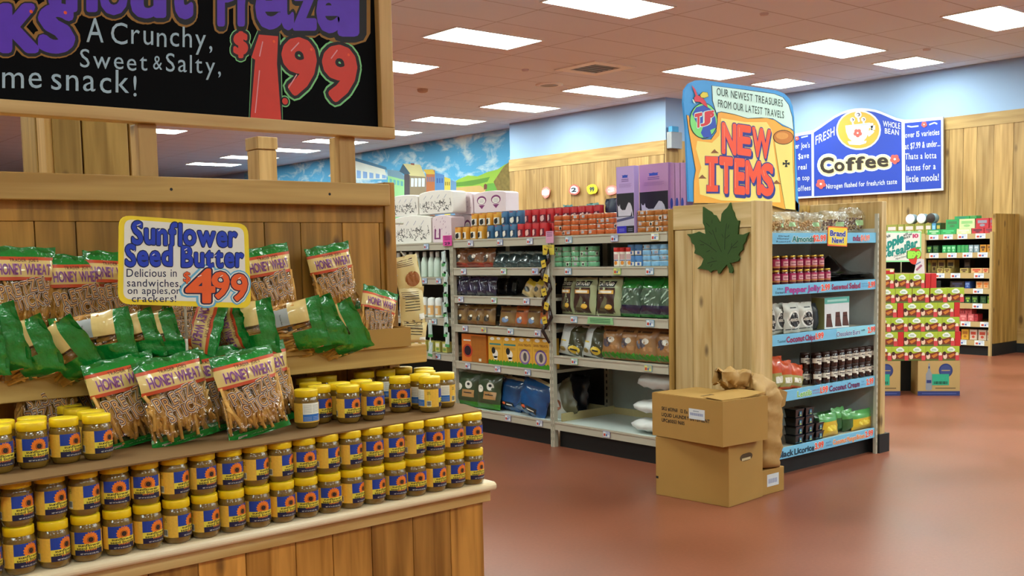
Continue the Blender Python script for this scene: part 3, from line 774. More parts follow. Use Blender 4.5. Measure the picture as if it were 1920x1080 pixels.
for k, z, mt in ((10, .0006, CGr), (8, .0010, CDk), (0, .0016, CRd)): m.flat([cB(x, min(y, 230)) for x, y in grow(one, k)], z, mt)
m.pglyph(cB, '9', 533, 74, 588, 172, red, 4); m.pglyph(cB, '9', 609, 88, 664, 184, red, 4)
a = cB(534, 190)
for r_, z, mt in ((.02, .0006, CGr), (.016, .001, CDk), (.011, .0016, CRd)): m.disc(a[0], a[1], r_, r_, z, mt)
for p_ in (((486, 106), (492, 78)), ((478, 212), (486, 132)), ((545, 96), (560, 80)), ((620, 110), (632, 94)), ((540, 165), (556, 140))): m.line([cB(*p_[0]), cB(*p_[1])], .004, .0024, CPk)
for x, y in ((513, 78), (583, 93), (653, 103), (58, 22), (122, 24)): q = cB(x, y); m.disc(q[0], q[1], .005, .005, .0026, P('#f0541f', .5), 12)
m.build('chalk_board', t)
m = MB(); ex = cB(733, 250)[0]; ez = cB(733, 262)[1]
m.box(BX0, ex, -.03, .03, ez, bz0, M['pinex'], .5); m.build('frame_rail', t, (0, 0, 0), 0, .003)
m = MB(); m.box(bx1, ex, -.029, .03, bz0 + .001, BZ1 + .05, M['pinez'], .75); m.build('frame_stile', t, (0, 0, 0), 0, .003)
m = MB(); m.box(BX0, bx1 - .001, -.03, .03, BZ1 + .001, BZ1 + .05, M['pinex'], .5); m.build('frame_rail', t, (0, 0, 0), 0, .003)
for x0_, x1_, tn in ((1.985, 2.052, .5), (1.258, 1.318, .2)):
    m = MB(); m.box(x0_, x1_, .0, .07, b0.z, ez, M['pinez'], tn); m.build('post', t, (0, 0, 0), 0, .003)

# ---- taller timber behind the display
m = thing('timber_tower', 'tall plank-clad wooden tower seen under the left of the blackboard', 'display tower', (1.6, 4.9, 0))
def tower(name, bx, mat, tn):
    k = MB(); k.box(*bx, mat, tn); k.build(name, m, (-1.6, -4.9, 0), 0, .004)
q = [onY(x, 260, 4.6).x for x in (100, 156, 240)]
tower('cladding_plank', (q[0], q[1] - .008, 4.6, 4.64, 0, 2.35), M['dkz'], .2); tower('cladding_plank', (q[1], q[2], 4.6, 4.64, 0, 2.35), M['dkz'], .8)
tower('cladding_plank', (q[2] + .012, q[2] + .05, 4.62, 4.66, 0, 2.35), M['dkz'], .3)
tower('cladding_plank', (q[0] - .03, q[0], 4.61, 4.72, 0, 2.4), M['pinez'], .9); tower('cladding_plank', (q[0] - .035, q[0] - .005, 4.726, 4.93, 0, 2.4), M['dkz'], .9)
tower('cladding_plank', (q[0], q[2] + .05, 4.9, 4.94, 0, 2.35), M['dkz'], .4)
m = thing('timber_post', 'short square wooden post with a capped top behind the blackboard', 'wooden post', (2.37, 4.66, 0))
k = MB(); k.box(-.045, .05, -.06, .06, 0, 1.955, M['pinez'], .9); k.build('shaft', m, (0, 0, 0), 0, .003)
k = MB(); k.box(-.05, .055, -.065, .065, 1.956, 2.015, M['pinez'], .5); k.build('cap_block', m, (0, 0, 0), 0, .003)

# ---- pancake mix packs hanging at the end of the display
m = MB()
for zz in (1.56, 1.36, 1.2): m.tube([(XE + .008, 3.372, zz), (2.30, 3.372, zz)], .004, M['metal'], 8)
stand('hook', m)
g = 'cream bags clipped to the end of the display'
CRM = P('#e8d69a', .4, .05, 12, coat=.2)
for i, (p0, p1, tilt, lb) in enumerate((((768, 484), (769, 546), 12, 'cream bag with a brown cookie picture hanging beside the display end, topmost'),
                                      ((770, 545), (772, 608), 3, 'cream bag with black print and barcode hanging below the cookie bag'),
                                      ((770, 606), (773, 640), -5, 'lowest cream bag hanging behind the cardboard tray corner'))):
    Yh = 3.365; a, b = onY(*p0, Yh), onY(*p1, Yh); H_ = (a.z - b.z) * 1.12; W_ = .105
    mb, wf = bag_shell(W_, H_, .03, 70 + i, lambda u, v, sd: CRM, 8, 12, .004)
    mb.warp = wf(-1)
    if i == 0: mb.disc(.012, H_ * .36, .034, .03, .0012, P('#a5652f', .6, .2, 60), 18)
    else:
        for q in range(6): mb.rect(-.035, H_ * .4 + q * .011, .03, H_ * .4 + q * .011 + .003, .0012, LK)
        mb.rect(.022, H_ * .15, .05, H_ * .3, .0012, LW)
    for q in range(4): mb.rect(-.045, H_ * .74 + q * .007, .03, H_ * .74 + q * .007 + .002, .0012, BBR)
    tt = thing('hanging_bag', lb, 'snack bag', (a.x + .004, Yh - i * .004, b.z - .004), rad(-10 + 6 * i), g); tt.rotation_euler = (rad(3), rad(-tilt), rad(-12))
    mb.build('pouch', tt)
    k = MB(); k.tube([(0, 0, H_), (-.01, 0, H_ + .02)], .0025, M['metal'], 6); k.build('clip', tt)
# ------------------------------------------------------------------ pet food gondola (faces -X)
XP = 5.18; YU = 5.70
Y2, Y1, Y0_ = 4.565, 6.90, 9.3           # bay ends
XBK = 5.80
Z2 = [1.556, 1.331, .985, .682]; Z1 = [1.556, 1.331, 1.105, .868, .565]; Z0 = [1.542, 1.253, .910, .616]; ZBASE = .188
t = thing('gondola_shelving', 'long beige metal shelving with pet food and household goods, three bays wide', 'store shelving', (5.5, 6.3, 0))
gof = Vector((-5.5, -6.3, 0))
def gp(name, mb, bev=0): return mb.build(name, t, gof, 0, bev)
for (ya, yb, zs) in ((Y2, YU - .022, Z2), (YU + .022, Y1 - .022, Z1), (Y1 + .022, Y0_, Z0)):
    for k, z in enumerate(zs + [ZBASE]):
        m = MB(); m.box(XP + .012, XBK - .012, ya, yb, z - .022, z, M['deck'] if k == len(zs) else M['metal'], .5)
        if k == len(zs):
            m.box(XP + .05, XBK - .02, yb - .03, yb - .015, z, z + .06, P('#b9ab7d', .5), .5); m.box(XBK - .03, XBK - .013, ya, yb, z, z + .05, P('#b9ab7d', .5), .5)
        so_ = gp('base_deck' if k == len(zs) else 'shelf', m)
        m = MB(); m.box(XP, XP + .0118, ya, yb, z - .058, z + .004, M['metal'], .5); m.box(XP - .004, XP, ya, yb, z - .008, z + .004, M['metal'], .5); m.build('shelf_lip', so_)
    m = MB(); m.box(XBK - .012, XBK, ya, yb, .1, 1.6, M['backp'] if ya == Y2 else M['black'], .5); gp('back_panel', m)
    m = MB(); m.box(XP + .05, XP + .07, ya, yb, 0, ZBASE - .06, M['black'], .5); gp('kick_plate', m)
for yy in (YU, Y1):
    for s in (-.0205, .0025):
        m = MB(); m.box(XP - .006, XP + .03, yy + s, yy + s + .018, 0, 1.575, M['metal'], .5)
        for k in range(30): m.box(XP - .0075, XP - .005, yy + s + .006, yy + s + .012, .05 + k * .05, .072 + k * .05, M['metald'], .5)
        gp('upright', m)
m = MB(); m.box(XBK - .05, XBK, YU - .026, YU + .026, .1, 1.58, M['metald'], .5); m.box(XBK - .02, XBK, Y1 - .026, Y1 + .026, .1, 1.58, M['metald'], .5)
for k in range(8): m.box(XBK - .052, XBK - .05, YU - .006, YU + .006, .22 + k * .05, .245 + k * .05, M['black'], .5)
gp('slotted_post', m)
def Yof(px, py, X=XP + .05): return onX(px, py, X).y

# small paper shelf tickets
TG = [P('#dfe6ea', .6), P('#cfd9ea', .6), P('#8f84b8', .6), P('#5f9fc0', .6), P('#79b56a', .6), P('#c04636', .6), P('#4c63a8', .6), P('#d8d27a', .6)]
def ticket(px, py, X, z, label, wd=.06, hh=.045, a=0, b=3, group='price tickets on the pet shelving', loc=None, rz=FW):
    y = onX(px, py, X).y if loc is None else 0
    m = MB(); m.M = FACE
    m.box(-wd / 2, wd / 2, -hh / 2, hh / 2, 0, .0015, TG[b], .5); m.rect(-wd / 2 + .003, -hh / 2 + .003, wd / 2 - .003, hh / 2 - .003, .002, TG[a])
    m.rect(-wd * .38, -hh * .3, -wd * .12, hh * .1, .0025, TG[5]); m.rect(-wd * .06, -hh * .3, wd * .12, hh * .05, .0025, TG[6])
    for k in range(3): m.rect(-wd * .1 + k * .004, hh * (.3 - .14 * k), wd * .4, hh * (.36 - .14 * k), .0025, TG[b if k % 2 else 6])
    tag(m.build('shelf_ticket', None, loc or (X - .0045, y, z - .027), rz), label, 'price ticket', group)
TKX = XP - .001
for px, py, z, lb, a, b in (
        (883, 453, Z1[0], 'under the yellow cans', 0, 2), (938, 451, Z1[0], 'under the blue cans', 0, 6), (994, 449, Z1[0], 'under the red cans', 0, 2),
        (1067, 447, Z2[0], 'under the orange cat food tins', 0, 3), (1153, 444, Z2[0], 'under the left purple cat box', 1, 2), (1229, 440, Z2[0], 'with a round price under the right purple cat box', 0, 7),
        (870, 509, Z1[1], 'under the brown chew bags', 0, 2), (945, 509, Z1[1], 'under the dark green pouches', 0, 4), (1004, 508, Z1[1], 'left of the hanging jerky strips', 1, 2),
        (1066, 508, Z2[1], 'under the green tins', 0, 3), (1158, 508, Z2[1], 'under the red-capped bottles', 7, 4), (1219, 508, Z2[1], 'under the pale blue tins', 0, 3),
        (865, 562, Z1[2], 'under the dark purple bags', 0, 2), (927, 563, Z1[2], 'under the empty dark gap', 0, 4), (988, 565, Z1[2], 'under the slanted chew packs', 0, 2),
        (1077, 600, Z2[2], 'under the brown-labelled sage bags', 0, 3), (1220, 607, Z2[2], 'under the green bags', 0, 3),
        (873, 613, Z1[3], 'leftmost under the brown pouches', 0, 2), (908, 617, Z1[3], 'second under the brown pouches', 7, 2), (958, 620, Z1[3], 'third under the brown pouches', 0, 3), (1009, 624, Z1[3], 'rightmost under the brown pouches', 0, 2),
        (878, 684, Z1[4], 'under the orange dog treat carton', 0, 2), (934, 691, Z1[4], 'under the yellow dog treat cartons at left', 0, 2), (990, 697, Z1[4], 'under the yellow dog treat cartons at right', 0, 6),
        (1078, 677, Z2[3], 'under the white bags', 0, 4), (1216, 693, Z2[3], 'cream one under the grassy bags at right', 7, 3),
        (953, 776, ZBASE, 'under the blue dog food bags', 0, 2), (1012, 786, ZBASE, 'beside the slotted upright at the bottom', 0, 2), (1138, 807, ZBASE, 'under the empty bottom deck', 0, 2),
        (800, 461, Z0[0], 'under the white paper packs', 1, 3), (797, 525, Z0[1], 'under the white bottles, left one', 1, 3), (823, 525, Z0[1], 'under the white bottles, right one', 1, 3),
        (815, 600, Z0[2], 'under the orange-labelled bottles', 0, 3), (822, 668, Z0[3], 'under the yellow cartons', 1, 3)):
    ticket(px, py, TKX, z, 'small paper shelf price ticket ' + lb, .07, .046, a, b)
m = MB(); m.M = FACE; m.prism([(-.13, -.024), (.13, -.024), (.12, .024), (-.12, .024)], 0, .002, P('#8fc18a', .6)); 
for k in range(3): m.rect(-.1, -.014 + k * .011, .1, -.008 + k * .011, .0026, P('#3f7a52', .6))
tag(m.build('shelf_ticket', None, (XP - .0055, Yof(1136, 603), Z2[2] - .027), FW), 'wide green notice card on the shelf edge under the sage bags', 'price ticket', 'price tickets on the pet shelving')

# ---- generic goods (built facing -y, placed with FW so they face the aisle)
def deco_none(m, W, H): pass
def pouch(name, W, H, D, seed, zone, deco, loc, rz, label, cat, group, lean=0, roll=0, wr=.006, wf_side=-1, tilt=0, **k):
    mb, wf = bag_shell(W, H, D, seed, zone, 8, 14, wr, **k)
    mb.warp = wf(-1); deco(mb, W, H)
    o = mb.build(name); tag(o, label, cat, group)
    o.matrix_world = Matrix.Translation(loc) @ Matrix.Rotation(rz, 4, 'Z') @ Matrix.Rotation(rad(-lean), 4, 'X') @ Matrix.Rotation(rad(roll), 4, 'Y')
    return o
def carton(name, W, D, H, mat, deco, loc, rz, label, cat, group, side=None, roll=0):
    mb = MB(); mb.box(-W / 2, W / 2, 0, D, 0, H, mat, .5)
    mb.M = Matrix.Translation((0, 0, 0)) @ FACE; deco(mb, W, H); mb.M = Matrix()
    if side: mb.box(-W / 2 - .0006, -W / 2, .001, D - .001, .001, H - .001, side, .5)
    o = mb.build(name, None, loc, rz); tag(o, label, cat, group)
    if roll: o.rotation_euler = (0, rad(roll), rz)
    return o
def can(name, R, H, col, deco, loc, rz, label, cat, group, tall=False, n=18):
    mb = MB(); ME = P('#c9c6bd', .3, .03, 30, 1); DK = P('#1c1e26', .4)
    e = .003
    mb.lathe([(.001, 0), (R * .95, 0), (R, e), (R, H - e), (R * .96, H), (R * .92, H - .002), (.001, H - .002)], [ME, ME, col, DK if tall else ME, ME, ME], n)
    r = R + .0004; mb.warp = lambda p: ((r + p[2]) * math.sin(p[0] / r), -(r + p[2]) * math.cos(p[0] / r), p[1])
    deco(mb, R, H)
    return tag(mb.build(name, None, loc, rz), label, cat, group)
def clone(o, loc, label, rz=None, roll=None):
    c = o.copy(); COL.objects.link(c); c['label'] = label
    if rz is not None or o.rotation_mode != 'XYZ': c.rotation_euler = (0, 0, rz if rz is not None else o.rotation_euler.z)
    c.location = loc; return c
CY = P('#d99b2b', .4, .08); CBl = P('#3d6f98', .4, .08); CR_ = P('#c3222a', .4, .08); CMr = P('#6a1830', .4); CO = P('#c4602c', .4, .08); CGn = P('#6fae86', .4, .08); CPb = P('#7fb4dc', .4, .06)
OW = P('#e6e0d4', .5, .05)
def d_tall(sil, low):
    def d(m, R, H):
        m.grect(-R * .9, H * .08, R * .9, H * .58, .0002, low, 8); m.disc(0, H * .3, R * .5, H * .2, .0006, sil, 12); m.disc(R * .25, H * .45, R * .22, H * .1, .0007, sil, 8)
        m.grect(-R * .6, H * .88, R * .3, H * .93, .0003, P('#b8322a', .5), 4)
    return d
def d_low(m, R, H):
    m.grect(-R * .5, H * .2, -R * .05, H * .85, .0003, OW, 3); m.disc(-R * .27, H * .5, R * .17, H * .3, .0005, M['black'], 8); m.grect(R * .4, H * .3, R * .95, H * .8, .0003, P('#d9cfc0', .5), 3)
    for q in range(4): m.rect(R * (.45 + .12 * q), H * .35, R * (.5 + .12 * q), H * .75, .0005, TG[6])
TR, TH = .0375, .106
def lab_row(kind, i, n, lev): return '%s %s of the %s row, counted from the left' % (kind, ORD[i], lev)
def can_row(kind, col, dec, pxs, X, z, lev, cat='can', name='pet_food_can'):
    o = None
    for i, px in enumerate(pxs):
        y = onX(px, 440, X).y
        lb = '%s, %s from the left in the %s' % (kind, ORD[i], lev)
        rz = FW + rad(RN.uniform(-25, 25))
        o = can(name, TR, TH, col, dec, (X, y, z), rz, lb, cat, kind + 's on the top shelf', True) if o is None else clone(o, (X, y, z), lb, rz)
z = Z1[0] + .0045
dy, db, dr = d_tall(M['black'], OW), d_tall(OW, P('#1f3c5c', .5)), d_tall(P('#e6b9b4', .5), CMr)
can_row('yellow dog food can', CY, dy, [862, 876.5, 891, 905], XP + .06, z, 'lower front row')
can_row('blue dog food can', CBl, db, [922.5, 937, 951.5, 966], XP + .06, z, 'lower front row')
can_row('red dog food can', CR_, dr, [980, 994, 1008, 1022.5], XP + .06, z, 'lower front row')
z2 = z + TH + .0005
can_row('yellow dog food can', CY, dy, [893.5, 907.5, 921.5, 935], XP + .139, z, 'row behind the lower front row')
can_row('yellow dog food can', CY, dy, [893.5, 907.5, 921.5, 935], XP + .139, z2, 'upper row')
can_row('blue dog food can', CBl, db, [950, 964, 978], XP + .139, z, 'row behind the lower front row')
can_row('blue dog food can', CBl, db, [950, 964, 978], XP + .139, z2, 'upper row')
rp = [994, 1008, 1022, 1036.5, 1051, 1065.5, 1080, 1094.5, 1109, 1123.5]
can_row('red dog food can', CR_, dr, rp, XP + .139, z, 'row behind the lower front row')
can_row('red dog food can', CR_, dr, rp, XP + .139, z2, 'upper row')
def tins(kind, col, dec, pxs, X, z, n, group, py=430, R=.042, H=.0365, rows=1):
    o = None
    for i, px in enumerate(pxs):
        for k in range(n if not isinstance(n, (list, tuple)) else n[i]):
            y = onX(px, py, X).y; lb = '%s, %s up in %s stack %s' % (kind[0], ORD[k], ORD[i], kind[1])
            rz = FW + rad(RN.uniform(-180, 180)); L_ = (X + RN.uniform(-.0015, .0015), y, z + k * (H + .0005))
            o = can('cat_food_tin', R, H, col, dec, L_, rz, lb, 'tin', group) if o is None else clone(o, L_, lb, rz)
z = Z2[0] + .0045
tins(('orange cat food tin', 'left of the purple boxes'), CO, d_low, [1050, 1066, 1082, 1098, 1114, 1130, 1146], XP + .058, z, 4, 'orange cat food tins left of the purple boxes')
tins(('dark orange cat food tin', 'before the right purple box'), P('#a8662c', .35, .1), d_low, [1207, 1223, 1239, 1255], XP + .058, z, 4, 'orange cat food tins before the right purple box')
z = Z2[1] + .0045
tins(('green cat food tin', 'from the left'), CGn, d_low, [1050, 1066, 1082, 1098, 1114], XP + .065, z, 4, 'green cat food tins on the second shelf', 490)
tins(('pale blue cat food tin', 'from the left'), CPb, d_low, [1217, 1233, 1249], XP + .062, z, 4, 'pale blue cat food tins on the second shelf', 490)
def d_bl(m, R, H): m.grect(-R * .9, 0.004, R * .9, H * .4, .0003, OW, 6); m.grect(R * .1, H * .1, R * .6, H * .35, .0005, TG[6], 3); m.grect(-R, H * .42, 0, H * .6, .0003, P('#3a68a8', .5), 4)
o = None
for k, (px, lv) in enumerate(((1187, 0), (1187, 1), (1201, 0), (1201, 1))):
    y = onX(px, 490, XP + .07).y; lb = 'blue and white pet food can, %s one, %s of the pair beside the red-capped bottles' % (('lower', 'upper')[lv], ('left', 'right')[k // 2])
    L_ = (XP + .07, y, z + lv * .0755)
    o = can('pet_food_can', .036, .075, P('#4f83bd', .4, .08), d_bl, L_, FW, lb, 'can', 'blue and white cans by the red caps', True) if o is None else clone(o, L_, lb)
RC = P('#cf2a24', .4)
for k, px in enumerate((1158, 1167, 1181)):
    m = MB(); m.lathe([(.001, 0), (.024, 0), (.026, .004), (.026, .1), (.02, .108)], OW, 16); m.warp = lambda p: ((.0264 + p[2]) * math.sin(p[0] / .0264), -(.0264 + p[2]) * math.cos(p[0] / .0264), p[1])
    m.grect(-.02, .05, .025, .085, .0004, P('#c5a0a0', .5), 5); m.disc(.006, .025, .012, .014, .0004, P('#e08a2a', .5), 12); m.grect(-.025, .04, .025, .046, .0004, P('#4c63a8', .5), 5)
    tt = thing('shaker_bottle', 'white shaker bottle with red cap, %s of three beside the blue cans' % ORD[k], 'bottle', (XP + .05 + (.0 if k != 1 else .01), onX(px, 490, XP + .05).y, z), FW + .2 * k, 'red-capped white bottles')
    m.build('body', tt); m = MB(); m.lathe([(.025, .1), (.0265, .102), (.0265, .128), (.024, .131), (.001, .131)], RC, 16); m.build('cap', tt)
# purple cat bed boxes
PU = P('#c0a2dc', .5, .04, 6); PU2 = P('#b987b4', .5, .04, 6); NVY = P('#2a2f9a', .5); CATG = P('#cbc6d6', .6, .12, 20)
def catdeco(base, lower):
    def d(m, W, H):
        m.rect(-W / 2 + .002, H * .25, W / 2 - .002, H * .60, .0006, P('#191522', .5))
        cat_ = [(-.40, .27), (-.42, .36), (-.44, .45), (-.40, .42), (-.34, .42), (-.31, .45), (-.28, .39), (-.18, .36), (0, .36), (.08, .41), (.18, .47), (.28, .46), (.36, .41), (.42, .32), (.44, .255), (.40, .255), (.36, .34), (.3, .27)]
        m.flat([(x * W, (.25 + (y - .26) * 1.0) * H) for x, y in cat_], .0012, CATG)
        if lower:
            m.rect(-W / 2 + .002, H * .11, W / 2 - .002, H * .25, .0006, P('#b9b4c9', .6)); m.flat([(-W / 2 + .002, H * .17), (W / 2 - .002, H * .22), (W / 2 - .002, H * .26), (-W / 2 + .002, H * .21)], .0009, P('#4c4c74', .6))
            m.rect(-W / 2 + .002, .002, W * .05, H * .11, .0008, P('#2a1fb0', .5)); m.rect(W * .05, .002, W / 2 - .002, H * .11, .0008, P('#0e0e1c', .5))
            for q in range(2): m.rect(-W * .36, H * (.035 + .025 * q), -W * .06, H * (.043 + .025 * q), .0012, P('#8d86d8', .5)); m.rect(W * .14, H * (.035 + .025 * q), W * .4, H * (.043 + .025 * q), .0012, P('#8a8aa0', .5))
        rb = [(-.16, .83), (.16, .83), (.14, .85), (.17, .87), (.06, .868), (0, .875), (-.06, .868), (-.17, .87), (-.14, .85)]
        m.flat([(x * W, y * H) for x, y in rb], .0008, P('#2b4ab8', .5))
        for q in range(2): m.rect(-W * .2, H * (.80 - q * .025), W * .2, H * (.81 - q * .025), .0008, P('#6d4a90', .5))
        for q in range(4): m.rect(-W * .34, H * (.735 - q * .015), W * (.36 - .05 * (q % 2)), H * (.738 - q * .015), .0008, P('#7d5a9a', .5))
    return d
z = Z2[0] + .0045
ya, yb = Yof(1158, 380, XP + .03), Yof(1191, 380, XP + .03)
Hc = hz(1175, 312, XP + .03, (ya + yb) / 2) - z
carton('cat_bed_box', ya - yb, .05, Hc, PU, catdeco(PU, 1), (XP + .02, (ya + yb) / 2, z), FW, 'tall lilac cat bed box standing at the shelf edge left of the tins', 'box', 'purple boxes with cat pictures')
ya, yb = Yof(1201, 380, XP + .17), Yof(1255, 380, XP + .17)
Hc2 = hz(1228, 307, XP + .16, (ya + yb) / 2) - z
carton('cat_bed_box', ya - yb, .09, Hc2, PU2, catdeco(PU2, 0), (XP + .16, (ya + yb) / 2, z), FW, 'tall mauve cat bed box behind the short stacks of tins', 'box', 'purple boxes with cat pictures')
def spine(m, W, H): m.disc(-W * .1, H * .42, .012, .035, .001, P('#2b3f98', .5), 14)
for k, px in enumerate((1262.5, 1272.5, 1282.5)):
    y = Yof(px, 380, XP + .19)
    carton('cat_bed_box', .05, .3, Hc2 - .005 - k * .003, PU2, spine, (XP + .18, y, z), FW, 'mauve cat bed box seen spine-on, %s from the left behind the maple leaf panel' % ORD[k], 'box', 'mauve boxes seen spine-on')
# soft bags on top
for k, (px, py, W, H, col, lb) in enumerate(((1146, 425, .13, .14, '#1c2440', 'navy soft pouch lying behind the orange tins'), (1108, 425, .13, .125, '#5f9c94', 'teal pouch tops behind the red cans'), (1062, 425, .1, .125, '#4c8c92', 'small blue-green pouch top behind the red cans'))):
    X = XP + (.17 if k == 0 else .24); pouch('soft_pouch', W, H + (.115 if k == 0 else .11), .07, 200 + k, lambda u, v, sd, c=P(col, .5, .2, 20): c, deco_none, (X + .02, onX(px, py, X).y, z), FW, lb, 'pouch', 'soft pouches behind the cans', wr=.012)
# paper packs (bay 0 and behind the yellow cans)
PK = P('#efeae4', .35, .03, 14, coat=.2, bump=.1); PKp = P('#e6d3da', .35, .04, 14, coat=.2, bump=.1); SK = P('#3b3b3e', .6); PPp = P('#7d2c6b', .5)
def d_sketch(m, W, H):
    r = random.Random(5)
    for q in range(56):
        x = r.uniform(-.46, .46) * W; y = r.uniform(.08, .45) * H; pts = [(x, y)]
        for _ in range(4): x += r.uniform(-.03, .03) * W; y += r.uniform(-.02, .08) * H; pts.append((max(-.47 * W, min(.47 * W, x)), min(.62 * H, y)))
        m.line(pts, .0048, .0008, SK)
    for q in range(4): m.line([(-.35 * W + q * .2 * W, .65 * H), (-.28 * W + q * .2 * W, .8 * H)], .004, .0008, P('#8d8fae', .6))
def d_purple(m, W, H):
    r = random.Random(9)
    m.line([(-.36 * W, .12 * H), (-.34 * W, .5 * H)], .02, .0008, PPp); m.line([(-.12 * W, .12 * H), (-.10 * W, .5 * H)], .02, .0008, PPp); m.line([(-.4 * W, .15 * H), (-.08 * W, .15 * H)], .012, .0009, PPp)
    for q in range(14):
        x, y = r.uniform(-.4, .45) * W, r.uniform(.2, .9) * H; m.line([(x, y), (x + .03 * W, y + .06 * H)], .005, .0008, P('#a77a9c', .6))
def d_bal(m, W, H):
    for cx in (-.25, .2):
        m.disc(cx * W, .6 * H, .15 * W, .2 * H, .0008, PPp, 18); m.disc(cx * W, .57 * H, .12 * W, .15 * H, .0012, PK, 18); m.flat([(cx * W - .1 * W, .38 * H), (cx * W + .1 * W, .38 * H), (cx * W, .2 * H)], .0008, PPp)
        for q in range(3): m.rect(cx * W - .07 * W, (.5 + q * .06) * H, cx * W + .07 * W, (.515 + q * .06) * H, .0016, P('#9a8fa0', .6))
def pack(x0, x1, y0, y1, X, D, mat, dec, lb):
    a, b = onX(x0, y1, X), onX(x1, y1, X); top = hz((x0 + x1) / 2, y0, X, (a.y + b.y) / 2)
    W = a.y - b.y - .004; zb = pack.z; H = top - zb
    mb = MB(); n = 10
    poly = [(-W / 2 + .012, 0), (W / 2 - .012, 0), (W / 2, .012), (W / 2, H * .88)] + [(W / 2 * math.cos(PI * k / 8) * (1 - .1 * math.sin(PI * k / 8)), H * .88 + H * .12 * math.sin(PI * k / 8)) for k in range(1, 8)] + [(-W / 2, H * .88), (-W / 2, .012)]
    mb.M = FACE; mb.prism(poly, -D, 0, mat); dec(mb, W, H)
    tag(mb.build('paper_pack', None, (X, (a.y + b.y) / 2, zb), FW, .004), lb, 'paper pack', 'wrapped paper roll packs on the top shelf')
    return zb + H
pack.z = Z0[0] + .0045
h1 = pack(738, 809, 404, 450, XP + .05, .14, PK, d_sketch, 'lower white paper pack with black sketches, at the display end')
pack.z = h1 + .001; pack(730, 784, 366, 404, XP + .07, .14, PK, d_sketch, 'upper white paper pack with black sketches, at the left')
pack(786, 850, 357, 404, XP + .07, .14, PK, d_sketch, 'upper white paper pack with black sketches and a lantern, right one')
pack.z = Z0[0] + .0045; h2 = pack(811, 847, 403, 450, XP + .05, .14, PKp, d_purple, 'lower pink paper pack with purple boots')
pack.z = Z1[0] + .0045; h3 = pack(851, 889, 403, 445, XP + .24, .14, PKp, d_bal, 'lower pink paper pack with balloons, behind the yellow cans')
pack.z = h3 + .001; pack(852, 887, 360, 403, XP + .24, .14, PKp, d_purple, 'upper pink paper pack with purple boots')
pack(889, 949, 358, 403, XP + .24, .14, PKp, d_bal, 'upper pink paper pack with two purple balloons')
pack.z = Z1[0] + .0045; pack(891, 949, 403, 445, XP + .24, .14, PKp, d_bal, 'pink paper pack hidden behind the upper yellow cans')
# bay 0 bottles
BM = P('#cfe0d6', .35, .05); OB = P('#d9974a', .45)
bp = [748, 759, 771, 783, 797, 810, 821, 834]
for k, px in enumerate(bp):
    y = onX(px, 500, XP + .07).y; s_ = .26 / .26
    tt = thing('lotion_bottle', 'pale white pump bottle, %s from the left in the far bay' % ORD[k], 'bottle', (XP + .07, y, Z0[1] + .0045), FW, 'pale bottles in the far bay')
    m = MB(); m.lathe([(.001, 0), (.034, 0), (.036, .006), (.034, .12), (.024, .16), (.016, .172)], BM, 16); m.build('body', tt)
    m = MB(); m.lathe([(.016, .172), (.017, .176), (.016, .215), (.001, .216)], M['white'], 12); m.build('cap', tt)
for k, px in enumerate((757, 770, 783, 796, 810, 824)):
    y = onX(px, 570, XP + .07).y
    tt = thing('cleaner_bottle', 'white bottle with orange label, %s from the left in the far bay' % ORD[k], 'bottle', (XP + .07, y, Z0[2] + .0045), FW, 'orange-labelled bottles in the far bay')
    m = MB(); m.lathe([(.001, 0), (.036, 0), (.038, .006), (.038, .14), (.034, .155), (.028, .165), (.001, .17)], M['white'], 16); m.build('body', tt)
    m = MB(); m.warp = lambda p: ((.0385 + p[2]) * math.sin(p[0] / .0385), -(.0385 + p[2]) * math.cos(p[0] / .0385), p[1]); m.grect(-.05, .02, .05, .1, .0003, P('#e8b878', .4), 10); m.grect(-.02, .03, .02, .08, .0006, OW, 4); m.grect(-.045, .03, -.03, .09, .0006, OB, 2); m.build('label', tt)
YC = P('#cfc96a', .5)
for k, px in enumerate((768, 781, 794, 807, 820, 833)):
    y = onX(px, 640, XP + .05).y
    carton('yellow_carton', .062, .09, .085, YC, lambda m, W, H: (m.rect(-W * .4, H * .5, W * .4, H * .85, .0006, OW), m.rect(-W * .3, H * .15, W * .35, H * .4, .0006, P('#7d9a52', .5))), (XP + .05, y, Z0[3] + .0045), FW, 'small yellow and green carton, %s from the left in the far bay' % ORD[k], 'carton', 'yellow cartons in the far bay')

# ---- bags in bays 1 and 2
FB = P('#7a4a26', .3, .25, 20, coat=.5, bump=.3); DKp = P('#2a2440', .22, .3, 18, coat=.6, bump=.4); TL = P('#2c3f42', .2, .3, 18, coat=.6, bump=.4)
SG = P('#a9b088', .35, .08, 14, coat=.3, bump=.2); DBr = P('#3a1d14', .4, .15, 20); GB = P('#1f7a2c', .22, .3, 14, coat=.5, bump=.3); GBd = P('#4a5f4c', .25, .3, 14, coat=.5, bump=.3)
GRS = P('#3d8a24', .35, .25, 40); TAN = P('#b08450', .35, .12, 20, coat=.3); DOG = P('#2c2a26', .4, .3, 20); BLB = P('#1f4f86', .22, .3, 14, coat=.5, bump=.3); WB = P('#c9cfd0', .3, .08, 12, coat=.4, bump=.2); GLD = P('#d8b93c', .4)
PPK = P('#8a6a3c', .3, .15, 20, coat=.4, bump=.2); ORP = P('#b8602c', .3, .15, 20, coat=.4); PNK = P('#6f86ad', .4)
